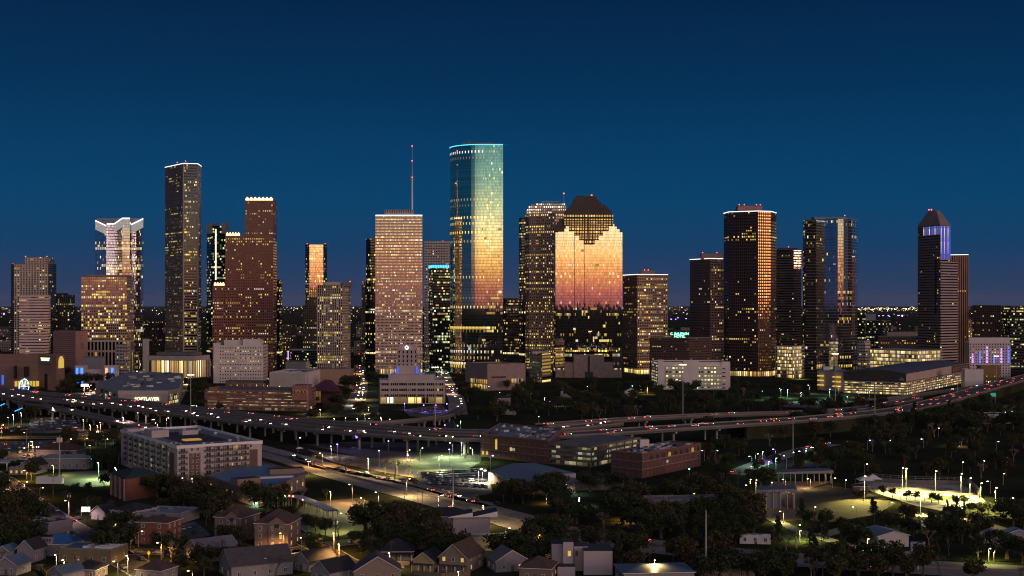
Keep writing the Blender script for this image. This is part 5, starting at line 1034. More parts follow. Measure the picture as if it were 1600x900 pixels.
house('trailer', 'white box trailer parked along the striped lot', 76, 756, 14, 3, 3.2, -4, white_paint, roof_pale, 'flat', wins=(0, 0), door=False, cat='trailer')
house('flat_garage', 'blank grey flat roofed shed on the street corner', 62, 834, 11, 12, 4.6, -35, mat('grey_block', (.28, .24, .27), .85, .12), roof_dark, 'flat', wins=(0, 0), cat='shed')
r, p, q = house('blue_roof_house', 'white house with bright blue metal roof and dormer', 90, 869, 13, 9, 4.6, 0, wood_w, blue_tin, 'hip', .75, (3, 2), 1, chimney=True, land='the bright blue roofed house')
x = p(-4.2, .6); MB().obox(x, (1, 0), 2.4, 1.2, 4.7, 7.2, wood_w, roof_dark).build('dormer', r)
for k in range(4): y = p(-5.7 + k, -.62); MB().obox(y, (1, 0), .3, .05, 5.6, 6.7, dark_glass).build('window', r)
house('narrow_cottage', 'narrow white gabled cottage beside the bright blue roof', 39, 879, 6.4, 9, 5.2, -12, wood_w, slate, 'gable', .95, (1, 2))
house('teal_roof_cottage', 'small cottage with slate blue roof at the corner of the view', 9, 899, 8, 9, 4, -14, wood_w, teal_tin, 'gable', .6, (2, 1)); house('teal_roof_shed', 'little slate blue roofed shed behind the teal roofed cottage', 4, 880, 5, 7, 4.6, -10, wood_w, teal_tin, 'gable', .7, (1, 1)); house('teal_roof_garage', 'lone slate blue gable peeking above the frame edge', 87, 910, 7, 9, 3.6, -35, wood_w, teal_tin, 'gable', .6, (1, 1))
r, p, q = house('workshop', 'flat roofed workshop with pale skylight strips and tan side wall', 132, 880, 21, 13, 4.8, -12, mat('tan_block', (.21, .17, .10), .85, .12), teal_tin, 'flat', wins=(4, 2), lit=.12, cat='workshop', land='the skylit workshop')
for k in range(3): x = p(3 + k * .4, 4.5 + k * 2.8); MB().obox(x, (math.cos(R(-12)), math.sin(R(-12))), 6, .7, 4.86, 5.5, white_paint).build('skylight', r)
house('hip_cottage', 'cottage with a black hip roof below the workshop', 130, 905, 9, 9, 3.4, -10, beige_s, slate, 'hip', .6, (3, 2))
# townhouses and blue roofed office
def townhouse(label, px, py, w_, l, deg, lit, bays):
    r, p, q = house('brick_townhouse', label, px, py, w_, l, 9.6, deg, taupe_b, brown_shing, 'hip', .7, (bays, 2), 3, lit, door=False, cat='townhouse', land=None)
    t = R(deg); ux = Vector((math.cos(t), math.sin(t))); uy = Vector((-ux.y, ux.x)); a = p(w_ * .18, -.9); hw = w_ * .24
    b = [a - ux * hw, a + ux * hw, a + ux * hw + uy * 5, a - ux * hw + uy * 5]; MB().prism(b, 0, 10.2, taupe_b).build('front_bay', r); mb = MB()
    z0, z1 = 10.22, 12.6; fr = [b[0] - ux * .3 - uy * .3, b[1] + ux * .3 - uy * .3]; bk = [b[3] - ux * .3, b[2] + ux * .3]; m0, m1 = (fr[0] + fr[1]) / 2, (bk[0] + bk[1]) / 2
    mb.face([(b[0].x, b[0].y, z0 - .02), (b[1].x, b[1].y, z0 - .02), (m0.x + uy.x * .3, m0.y + uy.y * .3, z1 - .2)], taupe_b)
    mb.face([(fr[0].x, fr[0].y, z0), (m0.x, m0.y, z1), (m1.x, m1.y, z1), (bk[0].x, bk[0].y, z0)][::-1], brown_shing); mb.face([(m0.x, m0.y, z1), (fr[1].x, fr[1].y, z0), (bk[1].x, bk[1].y, z0), (m1.x, m1.y, z1)][::-1], brown_shing); mb.build('bay_roof', r)
    windows_on(r, b[0], b[1], 1.8, 2, 3, 3, .9, 1.5, lit, random.Random(label + 'b')); MB().obox(a - uy * .06, ux, .9, .05, 8.2, 9.6, dark_glass).build('window', r)
    return r
townhouse('taupe brick townhouse with dim windows and plain flank', 356, 846, 12, 15, -18, .12, 2); townhouse('taupe brick townhouse glowing amber beside a street lamp', 424, 857, 13.5, 16, -8, .28, 3)
LAND.append(('the amber townhouse', *G(424, 857)[:2])); LAND.append(('the dim townhouse', *G(356, 846)[:2]))
tan_w = mat('tan_office_wall', (.25, .18, .135), .85, .1, .2)
q0 = [G(326, 744, 7), G(403, 770, 7), G(477, 741, 7)]; q = [Vector(v[:2]) for v in q0]; q.append(q[0] + q[2] - q[1])
cen = sum(q, Vector((0, 0))) / 4; r = empty('low_office', (cen.x, cen.y, 0), 'low tan office with broad blue roof and pink roof strip', 'office'); LAND.append(('the blue roofed office', cen.x, q[1].y)); OCC.append(([tuple(v) for v in q], 0))
MB().prism(q, 0, 7, tan_w, mat('blue_membrane', (.13, .22, .34), .6, .2, .1)).build('walls', r); ax = (q[1] - q[0]).normalized()
mb = MB()
for i in range(4): a, b = q[i], q[(i + 1) % 4]; axx = (b - a).normalized(); nn = Vector((axx.y, -axx.x)); mb.obox((a + b) / 2 + nn * .3, axx, (b - a).length / 2 + .4, .35, 6.3, 7.5, tan_w)
mb.build('fascia', r)
for px, py, hw, hd, h, m_ in ((384, 756, 6, 4, 10, tan_w), (447, 739, 9, 4, 9.6, tan_w)): MB().obox(G(px, py, 7), (.82, .57) if px < 400 else (.95, .3), hw, hd, 7.02, h, m_, roof_dark).build('penthouse', r)
MB().obox(G(424, 747, 7), (.93, .36), 11, 1.6, 7.05, 7.9, roof_pale).build('roof_strip', r)
windows_on(r, q[0], q[1], 2.6, 9, 1, 3, 1.7, 1.9, .25, random.Random(4), off=.05); windows_on(r, q[1], q[2], 2.6, 8, 1, 3, 1.7, 1.9, .3, random.Random(8), off=.05); windows_on(r, q[1], q[2], 4.9, 8, 1, 3, 1.7, 1.0, .1, random.Random(5), off=.05)
cpth = smooth([G(430, 778, 4), G(461, 776, 4), G(492, 787, 4), G(520, 799, 4)]); cr = empty('covered_walkway', (cpth[0].x, cpth[0].y, 0), 'long covered walkway with pale roof and bright ceiling lamps', 'walkway'); LAND.append(('the covered walkway', cpth[4].x, cpth[4].y))
mb = MB(); band(mb, cpth, -2.6, 2.6, 0, .5, roof_pale); mb.build('canopy_roof', cr)
for i in range(0, len(cpth), 2):
    for o in (-2.2, 2.2): a = offs(cpth, o)[i]; MB().box(a.x - .2, a.y - .2, 0, a.x + .2, a.y + .2, 3.98, concrete).build('post', cr)
lampm = glow('ceiling_lamp', (.9, 1, .45), 9)
for i in range(1, len(cpth), 2): a = cpth[i]; MB().box(a.x - .8, a.y - .2, 3.8, a.x + .8, a.y + .2, 3.97, lampm).build('ceiling_lamp', cr)
for i in (1, 4, 7, 10): a = offs(cpth, 2.7)[i]; MB().box(a.x - .25, a.y - .3, 4.55, a.x + .25, a.y + .2, 5.0, glow('red_lamp', (1, .22, .10), 9) if i == 1 else bpy.data.materials['red_lamp']).build('red_lamp', cr)
# row along the bottom
house('long_hall', 'large house with broad dark roof and white side wall', 352, 900, 15, 22, 4.8, -62, wood_w, mat('grey_shingle', (.085, .078, .085), .85, .25, .6), 'gable', .62, (2, 4)); house('lilac_roof_house', 'house with pale lilac roof behind the broad dark one', 300, 876, 13, 16, 4.2, -50, beige_s, mat('lilac_shingle', (.16, .15, .19), .8, .2, .6), 'gable', .55, (2, 3))
house('dark_gable_house', 'white fronted house with black gable roof below the parked white car', 470, 892, 8, 13, 4, -38, wood_w, slate, 'gable', .75, (2, 2)); house('dark_gable_house', 'second black roofed house, lowest at the street corner', 500, 908, 9, 13, 3.6, -38, wood_w, slate, 'gable', .75, (2, 2))
house('white_bungalow', 'white bungalow with a porch lamp in the dark trees', 618, 876, 13, 11, 3.4, 4, wood_w, slate, 'hip', .7, (4, 2), porch=True, land='the white bungalow'); house('grey_roof_house', 'grey roofed house cut by the bottom edge', 590, 908, 16, 12, 3.6, 8, beige_s, mat('grey_roof', (.10, .09, .09), .85, .2), 'gable', .6, (3, 2))
house('cream_cottage', 'cream gabled cottage lit yellow by a porch light', 661, 893, 7.5, 12, 4, -16, yellow_s, slate, 'gable', .75, (2, 2), porch=True, land='the cream cottage'); house('tan_gable_house', 'tall tan gabled house with three small lit windows', 708, 895, 10.5, 16, 5.6, -20, beige_s, brown_shing, 'gable', .85, (3, 2), 2, .15, porch=True, land='the tan gabled house')
r, p, q = house('modern_house', 'white house with two slanted white roofs above the diagonal parkway', 737, 838, 15, 12, 7.4, 4, mat('pink_white', (.42, .35, .37), .75, .08), roof_dark, 'flat', wins=(0, 3), rows=2, door=False, land='the slanted roofed house')
MB().prism([p(-9.5, -1.5), p(.4, -1.5), p(.4, 10), p(-9.5, 10)], 7.96, [8.2, 9.9, 9.9, 8.2], white_paint, roof_dark, True).build('slanted_roof', r); MB().prism([p(.5, -1.5), p(10.5, -1.5), p(10.5, 10), p(.5, 10)], 7.96, [8.2, 10.3, 10.3, 8.2], white_paint, roof_dark, True).build('slanted_roof', r); house('hip_wing', 'black hip roofed wing with a pale chimney', 697, 826, 20, 12, 5.2, 4, wood_w, slate, 'hip', .5, (6, 2), 1, chimney=True)
house('flat_pale_block', 'flat roofed pale brick block with roof clutter', 772, 860, 20, 9, 4.6, 10, mat('straw_block', (.35, .31, .20), .85, .1), roof_blue, 'flat', wins=(0, 1), door=False, cat='building')
r = empty('cubist_house', G(905, 897), 'modern white house of stacked flat roofed boxes', 'house'); wm_ = mat('lilac_white_wall', (.42, .36, .39), .75, .07, .1); LAND.append(('the stacked white house', *G(905, 897)[:2]))
for a, b, d0, dp, t in ((862, 884, 0, 9, 850), (880, 896, -3, 8, 847), (897, 919, 1, 8, 854), (912, 957, -6, 14, 861)):
    d = 2100 * 95 / (893 - 474) + d0; MB().box(X(a, d), d, 0, X(b, d), d + dp, Z(t, d), wm_, roof_dark).build('box_volume', r)
for a, b in ((887, 892), (899, 903)): d = 470; MB().box(X(a, d), d - 1.2, Z(868, d), X(b, d), d - .9, Z(860, d), win_warm if a == 887 else dark_glass).build('window', r)
MB().box(X(870, 474), 466, 0, X(897, 474), 472, Z(884, 468), wm_, roof_dark).build('box_volume', r); OCC.append(([(X(860, 478), 470), (X(957, 478), 470), (X(957, 478), 490), (X(860, 478), 490)], 0))
house('blue_slab_house', 'blue flat hip roof with vents at the bottom edge', 1030, 918, 24, 16, 5, 6, wood_w, teal_tin, 'hip', .18, (4, 2), land='the blue hip roof')
# east half
w0 = [G(763, 735, 6.5), G(826, 753, 6.5), G(900, 738, 6.5)]; q = [Vector(v[:2]) for v in w0]; q.append(q[0] + q[2] - q[1]); cen = sum(q, Vector((0, 0))) / 4
r = empty('metal_warehouse', (cen.x, cen.y, 0), 'metal warehouse with ribbed white end wall and blue roof', 'warehouse'); LAND.append(('the metal warehouse', cen.x, q[1].y)); OCC.append(([tuple(v) for v in q], 0))
rib = fac('ribbed_metal', (.50, .46, .52), (.30, .27, .33), 1.0, 30, .3, 1, 0, metal=0, gr=.5, tilt=0); MB().prism(q, 0, [6, 6, 6, 6], [metal_grey, rib, metal_grey, metal_grey], roof_dark).build('walls', r); mb = MB()
m0, m1 = (q[1] + q[2]) / 2, (q[0] + q[3]) / 2
mb.face([(q[0].x, q[0].y, 6.1), (q[1].x, q[1].y, 6.1), (m0.x, m0.y, 8), (m1.x, m1.y, 8)], teal_tin); mb.face([(q[2].x, q[2].y, 6.1), (q[3].x, q[3].y, 6.1), (m1.x, m1.y, 8), (m0.x, m0.y, 8)], teal_tin); mb.face([(q[1].x, q[1].y, 6), (q[2].x, q[2].y, 6), (m0.x, m0.y, 7.95)], rib); mb.build('roof', r)
house('brick_workshop', 'low brick workshop with three amber lit windows', 868, 771, 20, 8, 3.6, 8, brick3, roof_dark, 'flat', wins=(6, 1), lit=.45, cat='workshop'); house('dark_flat_shed', 'dark flat shed with long blue grey roof behind the workshop', 930, 766, 30, 16, 4, 6, conc_dark, roof_blue, 'flat', wins=(4, 0), cat='shed')
house('long_community_hall', 'long low beige hall with pale blue roof among dark trees', 1075, 800, 36, 14, 5.2, 6, tan_w, roof_blue, 'flat', wins=(7, 2), lit=.05, cat='hall', land='the long beige hall')
def pavilion(label, px, py, w_, l, h, deg, lit):
    c = G(px, py); t = R(deg); ux = Vector((math.cos(t), math.sin(t))); uy = Vector((-ux.y, ux.x)); P = lambda u, v: Vector((c.x, c.y)) + ux * u + uy * v; r = empty('park_pavilion', c, label, 'pavilion')
    q = [P(-w_ / 2, 0), P(w_ / 2, 0), P(w_ / 2, l), P(-w_ / 2, l)]; OCC.append(([tuple(v) for v in q], 0))
    e = [P(-w_ / 2 - 1, -1), P(w_ / 2 + 1, -1), P(w_ / 2 + 1, l + 1), P(-w_ / 2 - 1, l + 1)]; mb = MB(); mb.prism(e, h, [h + .6, h + 1.6, h + 1.6, h + .6], metal_grey, mat('pavilion_roof', (.16, .17, .20), .5, .15) if 'pavilion_roof' not in bpy.data.materials else bpy.data.materials['pavilion_roof'], True); mb.build('roof', r)
    for u in [-w_ / 2 + k * w_ / 5 for k in range(6)]:
        for v in (0, l): x = P(u, v); MB().obox(x, ux, .2, .2, 0, h - .01, pole_metal).build('post', r)
    for u, v in lit: x = P(u, v); MB().obox(x, ux, .7, .3, h - .4, h - .1, lampm if False else glow('pavilion_lamp', (1, .75, .28), 10) if 'pavilion_lamp' not in bpy.data.materials else bpy.data.materials['pavilion_lamp']).build('lamp', r)
    return r, P
r, P = pavilion('tall pavilion with slatted wall and amber stage end', 1214, 795, 16, 12, 8, -8, [(5, 2), (7, 6)]); t = R(-8)
MB().obox(P(-3, .4), (math.cos(t), math.sin(t)), 5, .15, 0, 7.6, mat('slat_wall', (.20, .20, .22), .7, .1)).build('slatted_wall', r); MB().obox(P(7.6, 6), (-math.sin(t), math.cos(t)), 5, .2, 0, 6.5, mat('stage_wall', (.42, .33, .18), .8, .1)).build('stage_wall', r)
pavilion('long open pavilion with thin flat roof at the plaza edge', 1252, 756, 32, 9, 5.5, 4, [(-10, 3), (0, 4), (11, 3)])[0]; LAND.append(('the stage pavilion', *G(1214, 795)[:2])); LAND.append(('the open pavilion', *G(1252, 756)[:2])); LAND.append(('the skate park', *G(1440, 775)[:2]))
tent = mat('tent_white', (.75, .74, .68), .7, .05)
for k, (px, py) in enumerate(((1352, 758), (1364, 756))):
    c = G(px, py); r = empty('party_tent', c, ('small white peaked tent beside the sports field', 'white peaked tent touching the skate park railing')[k], 'tent'); mb = MB()
    for i in range(4):
        a, b = [(-4, -4), (4, -4), (4, 4), (-4, 4)][i], [(-4, -4), (4, -4), (4, 4), (-4, 4)][(i + 1) % 4]; mb.face([(c.x + a[0], c.y + a[1], 2.8), (c.x + b[0], c.y + b[1], 2.8), (c.x, c.y, 5.2)], tent)
    mb.build('tent_roof', r)
    for a in ((-4, -4), (4, -4), (4, 4), (-4, 4)): MB().tube((c.x + a[0], c.y + a[1], 0), (c.x + a[0], c.y + a[1], 2.8), .08, .08, pole_metal, 5).build('tent_pole', r)
r, p, q = house('long_grey_shed', 'long grey shed with blue roof and pale end wall', 1396, 855, 13, 15, 4.6, 12, plain_white, roof_blue, 'gable', .25, (0, 0), door=True, cat='shed', land='the long grey shed'); house('tin_roof_house', 'small house with white tin roof right of the path', 1556, 850, 9, 8, 3.2, -8, wood_w, roof_pale, 'gable', .4, (2, 1)); house('blue_carport', 'carport with bright blue roof at the frame edge', 1592, 846, 10, 7, 3, -5, wood_w, blue_tin, 'gable', .35, (0, 0), door=False, cat='carport')
house('park_kiosk', 'small dark kiosk at the field corner by the white tents', 1346, 770, 7, 5, 3.2, 0, brown_clad, slate, 'hip', .4, (1, 1), cat='kiosk'); house('trailer_home', 'pale flat trailer behind trees beside the parkway', 1180, 850, 12, 3.2, 3, -8, white_paint, roof_pale, 'flat', wins=(3, 0), cat='trailer')
house('pump_building', 'low flat building with two bright door lamps across the freeway', 1550, 662, 34, 18, 7, 10, plain_white, roof_dark, 'flat', wins=(0, 0), cat='building'); house('stone_lodge', 'small white fronted lodge under the dark park trees', 986, 622, 12, 10, 7, 0, plain_white, roof_dark, 'gable', .5, (1, 1))
r, p, q = house('white_church', 'tiny white church with pointed steeple lit green among trees', 884, 629, 9, 12, 5, 0, wood_w, slate, 'gable', .8, (2, 2), cat='church', land='the tiny white church'); x = p(-3.5, 2)
MB().obox(x, (1, 0), 1.3, 1.3, 0, 11, wood_w).build('bell_tower', r); mb = MB(); mb.tube((x.x, x.y, 11), (x.x, x.y, 17.5), 1.7, .05, slate, 4); mb.build('steeple', r)
house('white_villa', 'white villa partly hidden behind the bare park trees', 783, 634, 16, 10, 7, -4, wood_w, slate, 'hip', .45, (4, 2), 2); house('white_kiosk_hall', 'flat grey service building beside the freeway bend', 790, 648, 18, 8, 4, 0, concrete, roof_pale, 'flat', wins=(3, 0), cat='building')
house('service_block', 'white service block at the end of the large roofed garage', 1522, 609, 20, 16, 22, -6, plain_white, roof_pale, 'flat', wins=(0, 0), cat='building'); house('amber_substation', 'steel substation frame glowing amber beside the elevated spur', 1548, 598, 24, 14, 20, 0, mat('rust_steel', (.20, .12, .05), .8, .2), roof_dark, 'flat', wins=(5, 0), rows=2, lit=.6, fh=6, cat='building')
for a in (('bungalow', 'low bungalow with grey gable roof behind the dark townhouse yards', 414, 899, 10, 12, 3.4, 30, beige_s, slate, 'gable', .55), ('corner_cottage', 'pale cottage with brown hip roof at the lower street corner', 232, 907, 10, 10, 3.6, -20, wood_w, brown_shing, 'hip', .6), ('garden_house', 'dark roofed house half buried in trees behind the cream cottage', 668, 858, 11, 10, 4, 12, beige_s, slate, 'gable', .6),
    ('rear_house', 'small house with pale shingle roof below the straw coloured block', 800, 893, 12, 11, 4, 18, wood_w, mat('pale_shingle', (.16, .145, .14), .85, .2, .6), 'gable', .6), ('tree_side_house', 'brown roofed house among trees beside the stacked white house', 836, 908, 11, 12, 4.4, -12, taupe_b, brown_shing, 'hip', .6), ('park_side_house', 'long low house with grey hip roof right of the blue hip roof', 1140, 905, 18, 10, 3.6, 8, beige_s, slate, 'hip', .5)):
    house(*a, (2, 2), 1, .15)
# ferris wheel
c = G(37.5, 617); fx = X(37.5, 1380); fy = 1380.0; r = empty('ferris_wheel', (fx, fy, 0), 'small ferris wheel glowing blue and white before the brown theater', 'ferris wheel'); hub = 9.5; rad = 8.0; fw = [glow('wheel_blue', (.15, .4, 1), 3), glow('wheel_white', (.8, .9, 1), 3.5), glow('wheel_green', (.1, 1, .5), 2.5)]
t = R(74); u = Vector((math.cos(t), math.sin(t), 0)); mb = MB()
for k in range(24):
    a, b = 2 * math.pi * k / 24, 2 * math.pi * (k + 1) / 24; P = lambda an, rr: Vector((fx, fy, hub)) + u * rr * math.cos(an) + Vector((0, 0, rr * math.sin(an)))
    mb.tube(P(a, rad), P(b, rad), .22, .22, fw[(k * 7 // 3) % 2], 4)
    if k % 2 == 0: mb.tube(P(a, rad), (fx, fy, hub), .12, .12, fw[1 - (k // 2) % 2], 4)
mb.build('wheel', r)
for k in range(12): q_ = P(2 * math.pi * k / 12, rad); MB().obox(q_, (u.x, u.y), .6, .5, q_.z - 1.4, q_.z - .3, fw[k % 3]).build('gondola', r)
for s in (-1, 1): MB().tube((fx + u.x * 4 * s, fy + u.y * 4 * s, 0), (fx, fy, hub), .3, .25, pole_metal).build('support_leg', r)

# ------------------------------------------------------------------ far land: dark blocks and city lights
rnd = random.Random(21); far_m = [fac('far_block_%d' % k, c_, (.03, .03, .04), 5, 5, .5, .4, .14, s=1.2) for k, c_ in enumerate(((.10, .08, .08), (.16, .13, .13), (.06, .055, .06), (.2, .16, .15)))]
for m_, nm in zip(far_m, ('far_brown_wall', 'far_grey_wall', 'far_dark_wall', 'far_tan_wall')): m_.name = nm
FAR = []
gaps = [(-10, 20), (90, 128), (208, 258), (430, 480), (546, 572), (1040, 1080), (1340, 1440), (1505, 1610)]
for a, b in gaps:
    for k in range(int(3 + (b - a) / 9)):
        d = rnd.uniform(2300, 5200); x = X(rnd.uniform(a, b), d); h = rnd.uniform(8, 26) * (1 if d < 3500 else .8); w_, l = rnd.uniform(18, 60), rnd.uniform(15, 40); m_ = rnd.choice(far_m)
        o = MB().box(x - w_ / 2, d, 0, x + w_ / 2, d + l, h, m_, roof_dark).build('far_building'); FAR.append((o, ('dim far block ' + ('with wide low roof' if w_ > 38 else 'of narrow outline')), x, d))
        o['category'] = 'building'; o['group'] = 'far city blocks beyond downtown'
cols = [glow('far_light_%s' % n, c_, s_) for n, c_, s_ in (('straw', (1, .78, .40), 5), ('white', (1, .95, .85), 6), ('amber', (1, .50, .14), 5), ('mint', (.35, 1, .75), 4), ('violet', (.32, .18, 1), 7), ('red', (1, .16, .08), 4))]
mb = MB(); wts = [9, 7, 6, 2, 1, 1]
def fl(x, d, z, s, m_): mb.box(x - s, d, z, x + s, d + s, z + s * 1.1, m_)
for a, b in [(-60, 1660)]:
    for k in range(1900):
        d = 1 / rnd.uniform(1 / 2600, 1 / 26000) if rnd.random() < .45 else rnd.uniform(9000, 24000); x = X(rnd.uniform(a, b), d); s = d / 2100 * (.12 + .36 * rnd.random() ** 2.2); fl(x, d, rnd.uniform(2, 14) + (rnd.random() ** 3 * 30), s, rnd.choices(cols, wts)[0])
for k in range(170): d = rnd.uniform(15000, 22000); fl(X(rnd.uniform(1340, 1436), d), d, rnd.uniform(5, 30), d / 2100 * rnd.uniform(.15, .40), rnd.choices(cols, [9, 7, 6, 1, 0, 0])[0])
for cx_, cy_, n in ((1390, 494, 9), (1062, 498, 7), (116, 497, 2), (6, 491, 2)):
    for k in range(n): p_ = G(cx_ + rnd.uniform(-22, 22) * (n > 3), cy_ + rnd.uniform(-1.2, 1.2), 18); fl(p_.x, p_.y, p_.z, p_.y / 2100 * .8, cols[4])
tag(mb.build('distant_city_lights'), 'countless tiny street and house lights of the far plain', 'lights', None, 'stuff')
# ------------------------------------------------------------------ trees
def foliage(name, col, var): return mat(name, col, .9, var, .9, spec=.1)
leaf_ms = [foliage('leaf_dark', (.042, .053, .025), .5), foliage('leaf_olive', (.060, .058, .027), .5), foliage('leaf_brown', (.066, .056, .030), .45)]
bark = mat('bark', (.10, .075, .055), .9, .2, 1.5); bark_pale = mat('bark_pale', (.24, .19, .16), .9, .2, 1.5)
def limb_tree(mb, base, r0, h, rnd, m, depth=3, spread=.9, tips=None):
    def grow(p, d, r, l, k):
        e = p + d * l; mb.tube(p, e, r, r * .62, m, 5)
        if k == 0:
            if tips is not None: tips.append(e)
            return
        for _ in range(rnd.choice((2, 3))):
            a = rnd.uniform(0, 6.283); dd = (d + Vector((math.cos(a), math.sin(a), rnd.uniform(-.1, .5))) * spread * rnd.uniform(.5, 1)).normalized(); grow(e, dd, r * .6, l * rnd.uniform(.6, .85), k - 1)
    grow(Vector(base), Vector((rnd.uniform(-.08, .08), rnd.uniform(-.08, .08), 1)).normalized(), r0, h, depth)
def leaf_crown(rnd, cents, n, rad, size, m, flat_=.8):
    mb = MB()
    for c, cr in cents:
        for _ in range(n):
            while True:
                v = Vector((rnd.uniform(-1, 1), rnd.uniform(-1, 1), rnd.uniform(-1, 1)))
                if .25 < v.length < 1: break
            p = c + Vector((v.x * cr, v.y * cr, v.z * cr * flat_)); s = size * rnd.uniform(.6, 1.3)
            a = Vector((rnd.gauss(0, 1), rnd.gauss(0, 1), rnd.gauss(0, .7))).normalized() * s; b = a.cross(Vector((rnd.gauss(0, 1), rnd.gauss(0, 1), rnd.gauss(0, 1)))).normalized() * s * .7
            mb.face([p - a - b * .4, p + a * .2 - b, p + a + b * .3, p - a * .1 + b], m)
    return mb
protos = {}
def make_tree(kind, i):
    rnd = random.Random(kind + str(i)); tb = MB(); tips = []
    if kind == 'leafy':
        limb_tree(tb, (0, 0, 0), .36, 2.6, rnd, bark, 2, 1.1, tips)
        cents = [(Vector((rnd.uniform(-2.8, 2.8), rnd.uniform(-2.8, 2.8), rnd.uniform(4.2, 8.0))), rnd.uniform(1.2, 2.3)) for _ in range(17)] + [(t, 1.5) for t in tips[:7]]
        cb = leaf_crown(rnd, cents, 62, 0, .40, leaf_ms[(0, 1, 2, 0, 1, 2)[i]])
    elif kind == 'oak':
        limb_tree(tb, (0, 0, 0), .7, 2.6, rnd, bark, 3, 1.5, tips)
        cents = [(Vector((6.5 * math.sqrt(rnd.random()) * math.cos(a), 6.5 * math.sqrt(rnd.random()) * math.sin(a), rnd.uniform(4, 8.6))), rnd.uniform(1.3, 2.4)) for a in [rnd.uniform(0, 6.28) for _ in range(30)]] + [(t, 1.6) for t in tips[:10]]
        cb = leaf_crown(rnd, cents, 60, 0, .42, leaf_ms[0], .65)
    elif kind == 'pine':
        tb.tube((0, 0, 0), (0, 0, 10), .28, .06, bark, 6); cents = [(Vector((rnd.uniform(-1, 1) * (11 - z) * .22, rnd.uniform(-1, 1) * (11 - z) * .22, z)), .5 + (11 - z) * .12) for z in [3 + k * .36 for k in range(22)]]
        cb = leaf_crown(rnd, cents, 36, 0, .34, leaf_ms[0])
    elif kind == 'shrub':
        for _ in range(4): a = rnd.uniform(0, 6.28); tb.tube((0, 0, 0), (math.cos(a) * .7, math.sin(a) * .7, 1.2), .07, .03, bark, 4)
        cents = [(Vector((rnd.uniform(-1.4, 1.4), rnd.uniform(-1.1, 1.1), rnd.uniform(.6, 1.7))), rnd.uniform(.6, 1.0)) for _ in range(9)]; cb = leaf_crown(rnd, cents, 40, 0, .26, leaf_ms[i % 3])
    else:
        limb_tree(tb, (0, 0, 0), .30, 2.5, rnd, bark_pale if i == 2 else bark, 3, .85, tips); cb = MB()
        for t in tips:
            for _ in range(6): d = Vector((rnd.gauss(0, 1), rnd.gauss(0, 1), rnd.uniform(.1, 1.4))).normalized(); cb.tube(t, t + d * rnd.uniform(.9, 1.9), .05, .015, bark_pale if i == 2 else bark, 3)
    return tb.mesh('trunk'), cb.mesh('crown')
for k, n in (('leafy', 6), ('oak', 2), ('pine', 2), ('shrub', 3), ('bare', 3)): protos[k] = [make_tree(k, i) for i in range(n)]
NAMES = {'leafy': ('leafy_tree', 'tree'), 'oak': ('live_oak', 'tree'), 'pine': ('conifer_tree', 'tree'), 'shrub': ('shrub', 'shrub'), 'bare': ('bare_tree', 'tree')}
WORDS = {'leafy': 'leafy tree', 'oak': 'broad spreading oak', 'pine': 'dark conifer', 'shrub': 'low shrub', 'bare': 'leafless tree'}
TREES = []
trnd = random.Random(77)
def add_tree(x, y, kind, sc=1.0, i=None):
    i = trnd.randrange(len(protos[kind])) if i is None else i; tm, cm = protos[kind][i]; nm, cat = NAMES[kind]; wd = WORDS[kind]
    if kind == 'leafy' and i % 3 == 2: nm, wd = 'autumn_tree', 'brown leaved tree'
    r = empty(nm, (x, y, 0), None, cat, rz=trnd.uniform(0, 6.28)); r.scale = (sc * trnd.uniform(.9, 1.12), sc * trnd.uniform(.9, 1.12), sc)
    for me, n in ((tm, 'trunk'), (cm, 'crown')): o = bpy.data.objects.new(n, me); C.objects.link(o); o.parent = r
    TREES.append((r, ('tall ' if sc > 1.25 else 'small ' if sc < .8 else '') + wd, x, y)); return r
def scatter(x0, y0, x1, y1, n, kinds, s0=.8, s1=1.25, keep=1.0, gap=4.5):
    placed = 0
    for _ in range(n * 12):
        if placed >= n: break
        p = G(trnd.uniform(x0, x1), trnd.uniform(y0, y1))
        k = trnd.choices([a for a, _ in kinds], [b for _, b in kinds])[0]; s = trnd.uniform(s0, s1)
        if not clear_of(p.x, p.y, 2.2 * keep) or any((t[2] - p.x) ** 2 + (t[3] - p.y) ** 2 < gap * gap for t in TREES): continue
        add_tree(p.x, p.y, k, s); placed += 1
for x0, y0, x1, y1 in ((690, 840, 806, 866), (330, 848, 462, 874), (55, 862, 185, 884), (850, 896, 960, 912), (594, 877, 652, 892), (640, 892, 770, 910), (174, 786, 268, 800), (205, 850, 268, 862), (130, 812, 240, 822), (452, 890, 540, 905), (27, 878, 60, 890), (1360, 856, 1436, 870), (1188, 796, 1245, 812), (1335, 775, 1440, 792), (1210, 758, 1296, 768), (945, 745, 1100, 764), (755, 752, 905, 770), (282, 756, 420, 770), (326, 748, 400, 776), (1385, 790, 1545, 818), (180, 632, 270, 652), (575, 632, 700, 656), (1275, 618, 1520, 632)):
    OCC.append(([tuple(G(a, b)[:2]) for a, b in ((x0, y0), (x1, y0), (x1, y1), (x0, y1))], 0))
OCC.append(([tuple(G(a, b)[:2]) for a, b in ((440, 725), (540, 750), (640, 775), (740, 800), (820, 825), (820, 862), (740, 846), (640, 824), (540, 800), (440, 770))], 0))
LF, MX = [('leafy', 1)], [('leafy', 5), ('oak', 1), ('bare', 1.4)]
